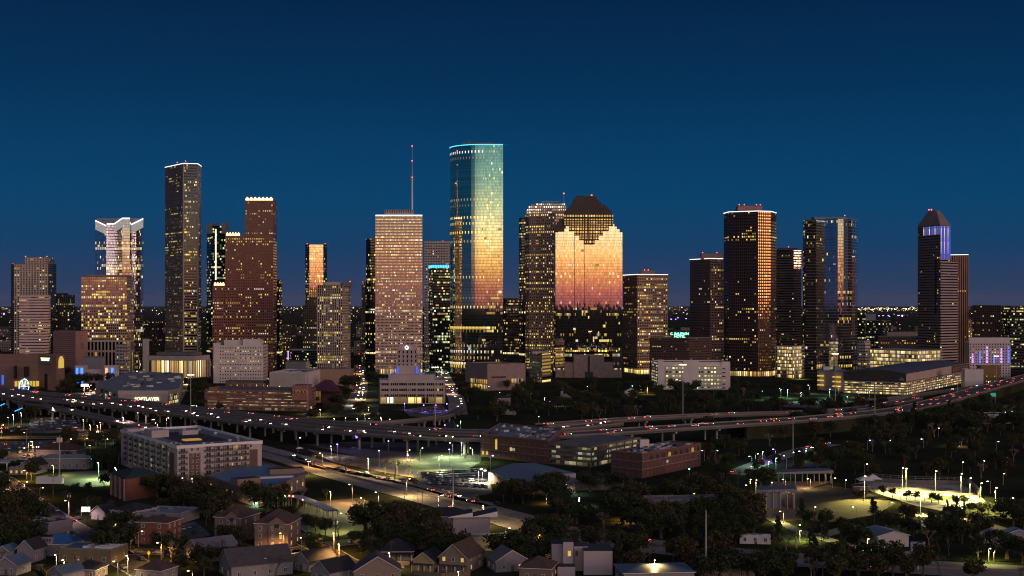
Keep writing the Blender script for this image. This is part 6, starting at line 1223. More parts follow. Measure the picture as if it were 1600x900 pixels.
for px, py, k, s in ((937, 662, 'bare', 1.9), (583, 834, 'oak', 1.35), (570, 832, 'oak', 1.1), (418, 800, 'oak', 1.25), (395, 792, 'leafy', 1.3), (436, 790, 'leafy', 1.2), (1481, 848, 'oak', 1.0), (1456, 846, 'leafy', 1.0), (1502, 842, 'leafy', .9), (170, 870, 'oak', 1.1), (196, 862, 'leafy', 1.2), (185, 850, 'leafy', 1.0),
    (488, 728, 'bare', 1.0), (528, 732, 'bare', 1.1), (540, 741, 'bare', 1.2), (561, 729, 'bare', .9), (602, 741, 'bare', 1.2), (617, 748, 'bare', 1.35), (636, 742, 'bare', .9), (510, 785, 'bare', .9), (556, 797, 'bare', .95), (68, 733, 'bare', 1.2), (48, 690, 'bare', 1.25), (163, 762, 'leafy', .8), (140, 764, 'shrub', 1.5), (120, 764, 'shrub', 1.4),
    (352, 853, 'leafy', .9), (376, 857, 'leafy', 1.0), (493, 832, 'leafy', .75), (480, 828, 'leafy', .7), (509, 838, 'leafy', .8), (1228, 864, 'bare', 1.0), (1340, 776, 'shrub', 1.6), (1345, 776, 'shrub', 1.5), (310, 612, 'oak', 1.4), (322, 618, 'leafy', 1.3), (545, 612, 'oak', 1.9), (535, 624, 'oak', 1.5), (584, 602, 'oak', 1.8), (528, 636, 'leafy', 1.3)):
    p = G(px, py); add_tree(p.x, p.y, k, s)
for k in range(13): p = G(1368 + k * 12.5 + trnd.uniform(-2, 2), 774 + k * 1.6 + trnd.uniform(-1, 1)); add_tree(p.x, p.y, 'bare' if k % 3 == 0 else 'leafy', .55)
for k in range(14): p = G(1478 + k * 9.5 + trnd.uniform(-3, 3), 800 + trnd.uniform(-3, 8)); add_tree(p.x, p.y, 'pine' if k < 4 else 'leafy', trnd.uniform(.45, .7))
scatter(700, 606, 1130, 660, 74, [('leafy', 6), ('oak', 2), ('bare', .6)], 1.0, 1.7, gap=9)
scatter(1130, 606, 1300, 650, 24, MX, .9, 1.3, gap=7); scatter(1290, 650, 1620, 705, 40, MX, .9, 1.5, gap=7)
scatter(1100, 672, 1340, 745, 34, [('leafy', 5), ('bare', 2)], .8, 1.3, gap=7); scatter(1300, 705, 1600, 750, 26, [('leafy', 3), ('bare', 3)], .8, 1.2, gap=7)
scatter(1440, 795, 1610, 850, 16, MX, .8, 1.1); scatter(1240, 800, 1440, 850, 18, [('leafy', 4), ('pine', 2), ('bare', 1)], .7, 1.1)
scatter(940, 770, 1190, 848, 40, MX, .9, 1.4, gap=6); scatter(775, 752, 880, 826, 16, MX, .9, 1.4); scatter(830, 836, 1010, 900, 22, MX, .9, 1.3)
scatter(1000, 876, 1600, 915, 28, MX, .9, 1.4, gap=6); scatter(-10, 745, 60, 830, 12, MX, .9, 1.4); scatter(1290, 636, 1620, 668, 34, LF, 1.0, 1.5, gap=6); scatter(-10, 842, 55, 880, 9, LF, 1, 1.3)
scatter(98, 690, 190, 735, 12, LF, .8, 1.3); scatter(246, 772, 340, 862, 16, MX, .9, 1.4); scatter(600, 806, 700, 860, 16, MX, .9, 1.5); scatter(655, 836, 860, 905, 18, MX, .8, 1.3)
scatter(230, 612, 345, 646, 7, MX, .9, 1.3); scatter(486, 622, 600, 658, 16, MX, .7, 1.1, gap=6); scatter(95, 588, 185, 610, 12, [('oak', 1), ('leafy', 1)], 1.2, 1.6, gap=8); scatter(20, 606, 130, 618, 8, LF, .8, 1.1); scatter(200, 640, 262, 652, 6, [('bare', 1)], .8, 1)
scatter(40, 634, 110, 654, 10, LF, .9, 1.2); scatter(560, 745, 760, 800, 14, [('shrub', 3), ('bare', 1)], .7, 1.1, gap=3); scatter(280, 748, 420, 792, 12, LF, .6, .9, gap=4)
NL = [('oak', 1), ('pine', .6), ('bare', 1.2)]
scatter(1250, 650, 1600, 676, 46, NL, 1.1, 1.7, gap=6); scatter(820, 742, 1190, 850, 30, NL, .8, 1.2, gap=5); scatter(560, 800, 720, 905, 22, NL, .7, 1.1, gap=5); scatter(-10, 690, 330, 905, 34, [('bare', 1), ('shrub', 2), ('oak', .5)], .7, 1.0, gap=5); scatter(960, 850, 1600, 912, 34, NL, .8, 1.2, gap=5); scatter(340, 775, 560, 905, 20, [('bare', 1), ('shrub', 2)], .7, 1.0, gap=4)
scatter(120, 796, 280, 880, 10, [('leafy', 2), ('shrub', 2)], .7, 1.0); scatter(230, 866, 560, 905, 14, MX, .7, 1.1)

# ------------------------------------------------------------------ cars
def car_meshes(col, glass_only=False):
    body = MB(); prof = [(-2.2, .35), (-2.25, .75), (-1.5, .88), (-.9, 1.42), (.75, 1.45), (1.45, .95), (2.15, .80), (2.2, .38)]; w_ = .86
    pm = mat('car_paint_%s' % col[0], col[1], .35, .05, 1, spec=.5); pm.name = 'car_paint_' + col[0]
    n = len(prof); L_ = [(x, -w_ * (.86 if z > 1 else 1), z) for x, z in prof]; R_ = [(x, w_ * (.86 if z > 1 else 1), z) for x, z in prof]
    for i in range(n - 1): body.face([L_[i], L_[i + 1], R_[i + 1], R_[i]][::-1], dark_glass if i in (2, 4) else pm)
    body.face(L_[::-1], pm); body.face(R_, pm); body.face([L_[0], R_[0], R_[-1], L_[-1]], black)
    for s in (-1, 1): y = s * (w_ * .93); body.face([(-1.1, y, .95), (1.1, y, .95), (.68, y * .96, 1.36), (-.8, y * .96, 1.36)] if s < 0 else [(-.8, y * .96, 1.36), (.68, y * .96, 1.36), (1.1, y, .95), (-1.1, y, .95)], dark_glass)
    for x in (-1.35, 1.35):
        for y in (-.80, .80): body.tube((x, y - .1, .33), (x, y + .1, .33), .33, .33, black, 10)
    return body.mesh('car_body')
PAINT = [('white', (.65, .65, .64)), ('silver', (.34, .34, .35)), ('black', (.025, .025, .028)), ('grey', (.13, .13, .14)), ('red', (.28, .03, .03)), ('blue', (.04, .07, .18))]
cbm = [(n, car_meshes((n, c_))) for n, c_ in PAINT]
hl_m = glow('headlight_glow', (1, .88, .62), 13); tl_m = glow('taillight_glow', (1, .09, .04), 6)
hme = MB().box(-.12, -.2, -.16, .14, .2, .16, hl_m).mesh('headlight'); tme = MB().box(-.1, -.22, -.14, .1, .22, .14, tl_m).mesh('taillight')
CARS = []; crnd = random.Random(5)
def car(x, y, z, ang, lights, where, group, ci=None):
    n, me = crnd.choices(cbm, [5, 4, 4, 4, 1.2, 1])[0] if ci is None else cbm[ci]
    r = empty('car', (x, y, z), None, 'car', group, ang); o = bpy.data.objects.new('body', me); C.objects.link(o); o.parent = r
    if lights:
        for s in (-.62, .62):
            for me2, nm, xx, zz in ((hme, 'headlight', 2.2, .66), (tme, 'taillight', -2.24, .72)): o = bpy.data.objects.new(nm, me2); C.objects.link(o); o.parent = r; o.location = (xx, s, zz)
    CARS.append((r, n + ' car ' + where, x, y)); return r
def traffic(path, lanes, step, where, group, p=.6, oneway=False, flip=False):
    Ltot = plen(path)
    for o, dr in lanes:
        s = crnd.uniform(3, 12)
        while s < Ltot:
            if crnd.random() < p:
                q, t = along(path, s); n = Vector((t.y, -t.x)); a = math.atan2(t.y, t.x) + (0 if dr > 0 else math.pi); px = 800 + F * q.x / q.y
                if -30 < px < 1630: car(q.x + n.x * o, q.y + n.y * o, q.z + .04, a, True, where, group)
            s += crnd.uniform(.5, 1.5) * step
traffic(P_near, [(-8, 1), (-4, 1), (0, 1), (4, 1), (8, 1)], 58, 'on the long elevated freeway', 'cars on the elevated freeway', .7)
traffic(P_far, [(-5.5, -1), (-1.5, -1), (3, -1)], 58, 'on the second freeway carriageway', 'cars on the far carriageway', .7)
traffic(P_ramp, [(-4, 1), (1, 1), (4.5, 1)], 60, 'on the merging elevated ramp', 'cars on the merging ramp', .8); traffic(P_side, [(-2, -1), (2, 1)], 50, 'on the elevated spur', 'cars on the spur', .6)
traffic(P_low, [(-2, 1), (2, 1)], 70, 'on the low yellow lit ramp', 'cars on the low ramp', .5); traffic(P_dn1, [(-4, 1), (0, -1), (4, -1)], 40, 'in the bright street behind the hall', 'cars in the downtown streets', .4); traffic(P_dn2, [(-4, 1), (0, -1), (4, -1)], 40, 'in the street beside the city hall', 'cars in the downtown streets', .3)
traffic(P_dn4, [(-4, 1), (0, -1), (4, -1)], 30, 'in the street beside the lettered arena', 'cars in the downtown streets', .7); traffic(P_front, [(-1.5, 1), (2, -1)], 60, 'on the service road', 'cars on the service road', .6)
traffic(P_brd, [(-2, 1), (2, -1)], 45, 'on the bridge road', 'cars on the bridge road', .6); traffic(P_st4, [(-2.5, 1), (2.5, -1)], 60, 'on the street below the overpass', 'cars on the side streets', .5); traffic(P_diag, [(-8, -1), (8, 1)], 190, 'on the diagonal parkway', 'cars on the diagonal parkway', .5)
def rows(px4, nrow, ncol, where, group, fill=.8, lit=.0):
    a, b, c_, d = [G(*p) for p in px4]
    for i in range(nrow):
        for j in range(ncol):
            if crnd.random() > fill: continue
            u, v = (j + .5) / ncol, (i + .5) / nrow; p = (a * (1 - u) + b * u) * (1 - v) + (d * (1 - u) + c_ * u) * v; t = (d - a) if i % 2 else (a - d)
            car(p.x, p.y, .05, math.atan2(t.y, t.x), crnd.random() < lit, where, group)
rows([(55, 655), (112, 653), (135, 670), (50, 675)], 5, 20, 'in the dark lot below the overpass', 'cars parked in the lot below the overpass', .8, .03)
rows([(0, 692), (92, 690), (98, 712), (0, 722)], 4, 17, 'in the corner lot by the amber canopy', 'cars parked in the corner lot', .55, .12); rows([(650, 740), (752, 732), (762, 766), (672, 758)], 4, 22, 'in the lot beside the warehouse', 'cars parked in the lot beside the warehouse', .8, .02)
rows([(1222, 631), (1308, 624), (1326, 628), (1228, 635)], 2, 17, 'in the floodlit lot by the roofed garage', 'cars parked in the floodlit lot', .6, .05); rows([(632, 641), (690, 634), (702, 645), (645, 649)], 2, 13, 'on the apron of the city hall', 'cars parked below the city hall', .6); rows([(272, 826), (304, 819), (322, 833), (280, 845)], 2, 4, 'beside the red brick apartments', 'cars parked by the brick apartments', .8)
rows([(0, 668), (46, 664), (48, 674), (0, 680)], 2, 12, 'at the amber lit roadside', 'cars parked at the amber roadside', .7, .1); rows([(1172, 722), (1212, 712), (1216, 715), (1178, 727)], 1, 12, 'along the bridge road', 'cars parked along the bridge road', .6)
P_ = G(440, 860); CARS.pop() if False else None
for px, py, ci, ang, wh in ((440, 860, 0, R(8), 'parked in front of the amber townhouse'), (60, 803, 0, R(-50), 'driving past the grey shed'), (121, 812, 2, R(-45), 'waiting by the lit sign'), (468, 702, 0, R(10), 'alone in the green lit lot'), (724, 713, 3, R(0), 'alone under the green lamp'), (553, 702, 3, R(-5), 'stopped among the lot islands')):
    p = G(px, py); r = car(p.x, p.y, .06, ang, False, wh, None, ci); CARS.pop(); r['label'] = PAINT[ci][0] + ' car ' + wh
# cars on the red garage's roof deck
for k in range(24):
    u = (k + .5) / 24; a, b = Vector(pt(322, 1206)), Vector(pt(456, 1184)); p = a + (b - a) * u; car(p.x, p.y + 9 + (k % 2) * 14, 16.55, R(90) if k % 2 else R(-90), False, 'on the roof of the red parking garage', 'cars on the red garage roof')

# ------------------------------------------------------------------ fences, driveways, kerbside cars
wood_f = mat('fence_wood', (.16, .12, .09), .9, .25, 1.0)
for k, (pts, lb) in enumerate(((((310, 857), (345, 872), (392, 872)), 'weathered board fence behind the dim townhouse'), (((440, 878), (470, 870), (505, 888)), 'board fence around the black gabled house yard'), (((560, 882), (600, 884), (640, 884)), 'low board fence in front of the white bungalow'), (((646, 899), (690, 903), (735, 900)), 'board fence below the cream and tan houses'), (((20, 884), (64, 892), (72, 902)), 'board fence beside the narrow white cottage'), (((180, 830), (210, 838), (205, 851)), 'board fence left of the red brick apartments'), (((465, 842), (520, 862), (545, 880)), 'long fence bordering the amber lit corner'), (((800, 868), (840, 870), (852, 884)), 'board fence left of the stacked white house'))):
    P = [G(*p) for p in pts]; r = empty('board_fence', P[0], lb, 'fence', 'board fences')
    for a, b in zip(P, P[1:]):
        d = (b - a); ln = d.length; ax = (d.x / ln, d.y / ln); MB().obox((a + b) / 2, ax, ln / 2, .04, .15, 1.75, wood_f).build('panel', r)
        for i in range(int(ln / 3) + 1): q = a + d * min(1, i * 3 / ln); MB().obox((q.x - ax[1] * .1, q.y + ax[0] * .1), ax, .07, .07, 0, 1.9, wood_f).build('post', r)
drv = mat('driveway_concrete', (.24, .22, .20), .85, .25, .3)
for px, py, w_, l in ((463, 862, 3.2, 9), (626, 884, 3, 7), (686, 898, 3, 7), (60, 884, 3, 6), (330, 868, 4, 8), (880, 903, 4, 6), (255, 858, 3.5, 6)):
    p = G(px, py); lot('driveway', [(800 + F * (p.x + dx) / (p.y + dy), HY + F * CH / (p.y + dy)) for dx, dy in ((-w_ / 2, -l / 2), (w_ / 2, -l / 2), (w_ / 2, l / 2), (-w_ / 2, l / 2))], drv, .03, occ=False)
for path, o in ((P_st1, 5), (P_st1, -5), (P_st2, 3.8), (P_st3, 3.6), (P_front, -3)):
    s = crnd.uniform(5, 20)
    while s < plen(path):
        q, t = along(path, s); n = Vector((t.y, -t.x)); px = 800 + F * q.x / q.y
        if 0 < px < 1600: car(q.x + n.x * o, q.y + n.y * o, .06, math.atan2(t.y, t.x), False, 'parked at a kerb of the house streets', 'cars parked along the house streets')
        s += crnd.uniform(7, 38)

# ------------------------------------------------------------------ lamps
LIGHTC = {'sodium': ((1, .50, .14), 14), 'warm': ((1, .70, .32), 14), 'white': ((1, .95, .85), 13), 'green': ((.72, 1, .42), 14), 'violet': ((.30, .16, 1), 22), 'lime': ((.95, .95, .25), 11), 'straw': ((1, .84, .28), 12), 'mint': ((.5, 1, .85), 12), 'pink': ((1, .62, .55), 14)}
lamp_glow = {k: glow('lamp_glow_' + k, c_, s_) for k, (c_, s_) in LIGHTC.items()}
LAMPS = []; ldata = {}
def pole_mesh(h, arm):
    mb = MB(); mb.tube((0, 0, 0), (0, 0, h), .13, .08, pole_metal, 6)
    if arm: mb.tube((0, 0, h - .1), (arm, 0, h + .3), .07, .05, pole_metal, 5)
    mb.tube((0, 0, 0), (0, 0, .5), .22, .2, concrete, 6); return mb.mesh('pole')
pm_cache = {}
def lamp(px, py, h=8.5, col='sodium', power=0, size=.5, arm=1.4, name='street_lamp', z0=0, spot=False):
    hz = z0 + h; p = G(px, py, hz); k = (h, arm)
    if k not in pm_cache: pm_cache[k] = pole_mesh(h, arm)
    ang = -math.pi / 2 if name == 'flood_lamp' else trnd.choice([0, math.pi, -math.pi / 2, -math.pi / 2]); ax_, ay_ = math.cos(ang) * arm, math.sin(ang) * arm
    r = empty(name, (p.x - ax_, p.y - ay_, z0), None, 'lamp', rz=ang); o = bpy.data.objects.new('pole', pm_cache[k]); C.objects.link(o); o.parent = r
    q = (col, size)
    if q not in pm_cache:
        mb = MB(); mb.box(-size * .7, -size * .5, -size * .3, size * .7, size * .5, size * .25, lamp_glow[col]); mb.box(-size * .8, -size * .6, size * .26, size * .8, size * .6, size * .4, pole_metal); pm_cache[q] = mb.mesh('lamp_head')
    o = bpy.data.objects.new('lamp_head', pm_cache[q]); C.objects.link(o); o.parent = r; o.location = (arm, 0, h)
    if power:
        ld = bpy.data.lights.new('lamp_light', 'SPOT'); ld.energy = power; ld.spot_size = R(125 if name == 'flood_lamp' else 162); ld.spot_blend = .35
        ld.color = LIGHTC[col][0]; ld.shadow_soft_size = .3
        lo = bpy.data.objects.new('lamp_light', ld); C.objects.link(lo); lo.parent = r; lo.location = (arm, 0, h - size * .3 - .35); lo.rotation_euler = (0, R(trnd.choice((-8, -28, -42, -50))) if name == 'flood_lamp' else 0, 0)
    LAMPS.append((r, {'sodium': 'amber', 'warm': 'warm', 'white': 'white', 'green': 'greenish', 'violet': 'violet', 'lime': 'lime', 'straw': 'straw coloured', 'mint': 'mint', 'pink': 'rosy'}[col] + (' post lamp' if h < 6 else ' street lamp'), p.x, p.y)); return r
S_ = 10500
for a in ((42, 753, 9, 'sodium', S_), (102, 782, 9, 'pink', S_ * 1.2), (67, 762, 8, 'sodium', 0), (180, 819, 8, 'sodium', S_ * .6), (209, 832, 7, 'sodium', S_ * .7), (246, 848, 8, 'sodium', S_), (198, 868, 7, 'warm', S_ * .5), (178, 877, 7, 'warm', S_ * .4), (86, 867, 6, 'warm', S_ * .3), (98, 875, 6, 'warm', S_ * .25), (261, 826, 6, 'green', S_ * 1.0), (222, 830, 6, 'warm', 0), (294, 892, 8, 'sodium', S_ * .7),
    (438, 833, 8, 'sodium', S_ * 1.3), (521, 833, 8.5, 'sodium', S_), (529, 850, 8.5, 'sodium', S_ * 1.3), (608, 864, 6, 'warm', S_ * .5), (716, 893, 7, 'sodium', S_ * 1.2), (796, 825, 9, 'warm', S_ * .5), (843, 836, 8, 'sodium', S_ * .4), (1023, 875, 8, 'sodium', S_ * .7), (546, 757, 9, 'sodium', S_ * 1.8), (587, 769, 9, 'pink', S_ * 1.8), (516, 768, 8, 'lime', S_ * .4), (564, 778, 8, 'lime', S_ * .6), (533, 802, 8, 'lime', S_ * .8), (620, 794, 8, 'lime', S_ * .5), (470, 840, 7, 'lime', 0),
    (153, 723, 9, 'green', S_ * 2.2), (180, 731, 8, 'green', S_ * 1.2), (82, 727, 6, 'lime', S_ * .8), (395, 776, 5, 'mint', S_ * .5), (343, 770, 6, 'sodium', S_ * .4), (350, 774, 6, 'lime', S_ * .6), (300, 748, 5, 'lime', S_ * .12), (258, 745, 5, 'lime', S_ * .12), (285, 747, 5, 'green', S_ * .1), (241, 738, 5, 'lime', S_ * .12), (434, 775, 5, 'lime', S_ * .6), (445, 774, 5, 'lime', S_ * .4),
    (20, 648, 9, 'white', S_ * .6), (32, 645, 9, 'white', S_ * .6), (12, 652, 9, 'white', 0), (82, 637, 9, 'pink', S_), (50, 690, 8, 'warm', 0), (38, 676, 8, 'warm', 0), (152, 665, 9, 'sodium', S_ * 1.2), (156, 660, 9, 'sodium', S_ * .8), (140, 664, 9, 'warm', S_ * .5), (130, 656, 8, 'pink', S_ * .5), (192, 652, 9, 'pink', S_ * .8), (215, 645, 9, 'pink', S_ * .4), (263, 653, 9, 'pink', S_ * .9), (243, 661, 8, 'pink', S_ * .7), (5, 664, 9, 'sodium', S_ * 1.6), (48, 690, 8, 'sodium', S_ * 1.2), (49, 696, 9, 'pink', S_ * .6), (11, 745, 7, 'sodium', S_),
    (168, 686, 6, 'warm', 0), (111, 686, 6, 'warm', 0), (136, 685, 6, 'lime', S_ * .3), (115, 697, 6, 'white', 0), (140, 696, 6, 'white', 0), (174, 677, 7, 'mint', S_ * .3), (38, 700, 6, 'warm', 0), (38, 735, 6, 'sodium', S_ * .8),
    (469, 684, 9, 'violet', S_ * .1), (527, 694, 9, 'violet', S_ * .1), (556, 681, 9, 'violet', S_ * .1), (592, 704, 10, 'violet', S_ * .1), (637, 711, 10, 'violet', S_ * .1), (702, 702, 10, 'violet', S_ * .1), (607, 689, 7, 'violet', 0), (517, 697, 7, 'white', S_ * .3), (770, 712, 9, 'violet', S_ * .1), (703, 692, 9, 'green', S_ * 3.0), (721, 691, 9, 'white', S_ * .4), (640, 703, 6, 'warm', S_ * 1.4), (575, 716, 8, 'warm', S_ * 2.2), (500, 708, 8, 'sodium', S_ * 1.8), (620, 722, 8, 'warm', S_ * 2.2), (690, 774, 9, 'warm', S_ * 1.6), (755, 790, 9, 'warm', S_ * 1.4), (478, 718, 9, 'warm', S_ * 1.6), (640, 748, 9, 'warm', S_ * 1.6), (690, 712, 9, 'green', S_ * 2.4), (735, 700, 9, 'green', S_ * 1.8), (660, 700, 9, 'green', S_ * 1.5),  # warm and green lamps closing this row are added to brighten parkway and lot
    (752, 733, 7, 'white', S_ * 1.2, .9), (758, 735, 7, 'warm', S_ * 1.4, .9), (822, 747, 6, 'mint', S_ * .5), (885, 757, 5, 'mint', S_ * .5), (858, 774, 4, 'sodium', S_ * .3), (905, 778, 4, 'mint', S_ * .6), (985, 797, 5, 'sodium', S_ * 1.0), (1063, 760, 6, 'lime', S_ * .5), (1064, 770, 5, 'white', 0), (1085, 771, 5, 'lime', S_ * .5), (1162, 778, 5, 'lime', S_ * .5), (1149, 775, 5, 'lime', 0), (1097, 704, 6, 'mint', 0), (1132, 800, 5, 'warm', S_ * .2), (1099, 747, 4, 'sodium', S_ * .3),
    (1208, 702, 8, 'violet', S_ * .5), (1249, 705, 8, 'violet', S_ * .5), (1184, 709, 8, 'mint', S_ * .3), (1192, 706, 8, 'mint', S_ * .3), (1202, 721, 8, 'mint', S_ * .3), (1213, 716, 8, 'mint', S_ * .3), (1225, 712, 8, 'mint', 0), (1240, 707, 8, 'mint', 0), (1260, 701, 8, 'mint', S_ * .3), (1121, 704, 6, 'mint', 0), (1171, 713, 6, 'green', 0), (1173, 749, 7, 'warm', S_ * .4), (1182, 750, 7, 'warm', S_ * .4), (1166, 758, 6, 'white', 0), (1186, 764, 5, 'lime', 0), (1206, 754, 5, 'mint', 0), (1223, 749, 5, 'warm', S_ * .3), (1262, 748, 5, 'warm', S_ * .4), (1290, 738, 6, 'warm', S_ * .3),
    (1274, 792, 5, 'warm', 0), (1333, 792, 5, 'warm', 0), (1305, 747, 5, 'warm', 0), (1322, 750, 5, 'white', 0), (1394, 785, 5, 'warm', 0), (1269, 826, 5, 'lime', S_ * .5), (1357, 842, 5, 'lime', S_ * .5), (1442, 803, 5, 'white', S_ * .3), (1373, 814, 4, 'lime', S_ * .4), (1251, 829, 5, 'lime', S_ * .3), (1547, 857, 5, 'lime', S_ * .5), (1219, 799, 5, 'lime', S_ * .4), (1250, 820, 4, 'lime', 0), (1569, 740, 6, 'mint', 0), (1543, 752, 6, 'white', 0), (1583, 778, 5, 'white', 0),
    (1463, 724, 6, 'white', 0), (1505, 722, 6, 'white', 0), (1538, 720, 6, 'warm', 0), (1575, 715, 6, 'white', 0), (1355, 725, 6, 'warm', 0), (1324, 690, 6, 'white', 0), (1359, 688, 6, 'white', 0), (1391, 688, 6, 'warm', 0), (1440, 686, 6, 'white', 0), (1467, 669, 6, 'lime', 0), (1560, 690, 6, 'white', 0), (1500, 684, 6, 'warm', S_ * .5),
    (1571, 644, 7, 'white', S_ * .5), (1581, 643, 7, 'white', S_ * .5), (1218, 607, 9, 'mint', S_ * 1.4), (1231, 609, 9, 'mint', S_ * 1.8), (1252, 613, 9, 'mint', S_ * 1.6), (1263, 602, 9, 'white', S_ * 1.2), (1191, 611, 9, 'mint', S_ * .6), (1297, 608, 9, 'mint', S_ * 1.4), (1305, 613, 9, 'mint', S_ * 1.8), (1311, 604, 9, 'mint', S_ * 1.2), (1361, 610, 9, 'mint', S_ * .8),
    (595, 652, 6, 'warm', S_ * .8), (576, 637, 5, 'warm', S_ * .6), (570, 648, 5, 'white', S_ * .4), (540, 653, 5, 'warm', S_ * .4), (522, 654, 5, 'white', S_ * .3), (558, 654, 5, 'white', S_ * .3), (577, 654, 5, 'white', 0), (609, 655, 5, 'white', 0), (632, 630, 6, 'violet', S_ * .3), (662, 633, 6, 'violet', S_ * .4), (681, 633, 6, 'violet', S_ * .4), (698, 631, 6, 'violet', S_ * .3), (500, 640, 6, 'warm', S_ * 1.0), (486, 636, 6, 'warm', S_ * 1.2), (460, 668, 6, 'white', 0),
    (695, 664, 6, 'violet', 0), (831, 615, 6, 'warm', 0), (859, 627, 6, 'violet', S_ * .4), (872, 626, 5, 'mint', S_ * .5), (851, 622, 6, 'white', S_ * .3), (828, 625, 5, 'lime', 0), (842, 651, 5, 'mint', 0), (898, 627, 5, 'lime', 0), (918, 604, 5, 'lime', S_ * .2), (764, 604, 6, 'white', 0), (781, 613, 5, 'white', 0), (730, 617, 5, 'white', 0),
    (283, 596, 8, 'warm', S_ * 2.2), (292, 590, 8, 'warm', S_ * 2), (300, 600, 8, 'lime', S_ * 1.2), (186, 588, 8, 'white', S_ * 2.4), (197, 586, 8, 'warm', S_ * 2.4), (206, 583, 8, 'warm', S_ * 2.2), (217, 580, 8, 'warm', S_ * 2.2), (225, 577, 8, 'sodium', S_ * 2), (131, 603, 8, 'white', S_ * 1), (142, 602, 8, 'warm', S_ * .8), (275, 635, 7, 'pink', S_ * 1.2), (419, 592, 7, 'white', S_ * 1.5), (418, 603, 7, 'lime', S_ * 1.5), (437, 604, 7, 'lime', S_ * 1.2), (465, 604, 6, 'lime', S_ * .8),
    (562, 588, 8, 'warm', S_ * 2.4), (557, 600, 8, 'warm', S_ * 2), (566, 612, 8, 'warm', S_ * 1.6), (562, 575, 8, 'sodium', S_ * 2.4), (556, 622, 7, 'white', S_ * 1), (690, 580, 8, 'warm', S_ * 2), (697, 590, 8, 'warm', S_ * 1.6), (707, 604, 8, 'pink', S_ * 1.0), (684, 572, 8, 'mint', S_ * 1.2), (806, 586, 8, 'sodium', S_ * 1.2), (1000, 603, 7, 'lime', S_ * 1.2), (1012, 606, 7, 'sodium', S_ * 1.2), (1250, 585, 6, 'lime', S_ * 1.6), (1340, 612, 6, 'warm', S_ * 1.0), (24, 614, 6, 'warm', S_ * .8), (62, 613, 6, 'warm', S_ * .6), (48, 610, 6, 'warm', S_ * .8), (1545, 596, 8, 'pink', S_ * 1.4), (1530, 605, 6, 'warm', S_ * .6), (720, 658, 8, 'white', S_ * .3)):
    lamp(*a[:5], size=a[5] if len(a) > 5 else .62 if a[3] == 'violet' else .42)
for px, py in ((1352, 744), (1411, 731), (1417, 732), (1463, 736), (1503, 740), (1517, 747), (1534, 755), (1557, 762)): lamp(px, py, 12, 'straw', 55000, .55, name='flood_lamp')
for px, py in ((1440, 774), (1480, 778)): lamp(px, py, 9, 'straw', 24000, .4, name='flood_lamp')
MASTS = ((1067, 657, 569, 'lit', 'tall lamp mast with an orange lit ring before the white lit block'), (1305, 650, 552, 'lit', 'tall lamp mast with an orange lit ring at the roofed garage'), (680, 672, 573, 'dim', 'tall bare mast standing in front of the city hall'), (1239, 706, 655, 'off', 'unlit mast rising from the bridge road'), (708, 800, 728, 'off', 'unlit mast beside the diagonal parkway'), (1103, 905, 797, 'off', 'tall grey mast among the lowest trees'), (93, 752, 681, 'off', 'mast with antenna boxes by the striped lot'), (1367, 672, 598, 'off', 'thin mast beside the merging traffic'), (1496, 632, 602, 'off', 'short mast near the elevated spur'), (1434, 890, 857, 'off', 'pole with small billboard over the parkway'), (1244, 868, 838, 'off', 'short pale pole on the parkway verge'), (481, 652, 560, 'off', 'slim mast behind the red parking garage') , (298, 665, 585, 'dim', 'slim mast between freeway and red garage'), (1463, 590, 552, 'off', 'pole under the violet lit hotel'), (1557, 600, 556, 'lit', 'orange topped lamp mast before the violet lit hotel'))
mast_lit = glow('mast_ring', (1, .58, .28), 8); mast_dim = glow('mast_dim', (1, .9, .7), 2)
for px, pb, ptp, st, lb in MASTS:
    b = G(px, pb); h = Z(ptp, b.y); r = empty('light_mast', b, lb, 'mast'); MB().tube((b.x, b.y, 0), (b.x, b.y, h), .42, .22, pole_metal, 7).build('pole', r)
    if st != 'off':
        mb = MB()
        for k in range(8): a = k * math.pi / 4; mb.box(b.x + 2.2 * math.cos(a) - .5, b.y + 2.2 * math.sin(a) - .5, h - .7, b.x + 2.2 * math.cos(a) + .5, b.y + 2.2 * math.sin(a) + .5, h - .1, mast_lit if st == 'lit' else mast_dim)
        for k in range(8): a = k * math.pi / 4; mb.tube((b.x, b.y, h - .3), (b.x + 2.2 * math.cos(a), b.y + 2.2 * math.sin(a), h - .3), .08, .08, pole_metal, 4)
        mb.build('lamp_ring', r)
    elif px == 93:
        mb = MB()
        for k in range(6): a = k * math.pi / 3; mb.box(b.x + 1.2 * math.cos(a) - .25, b.y + 1.2 * math.sin(a) - .25, h - 3.4, b.x + 1.2 * math.cos(a) + .25, b.y + 1.2 * math.sin(a) + .25, h - 1, white_paint)
        for k in range(6): a = k * math.pi / 3; mb.tube((b.x, b.y, h - 2.2), (b.x + 1.2 * math.cos(a), b.y + 1.2 * math.sin(a), h - 2.2), .06, .06, pole_metal, 4)
        mb.build('antenna_cluster', r)
    elif px == 1434: MB().box(b.x - 2.6, b.y - .3, h - 1.2, b.x + 2.6, b.y - .05 + .5, h + 2.4, mat('billboard_face', (.20, .25, .33), .6, .1)).build('billboard', r)
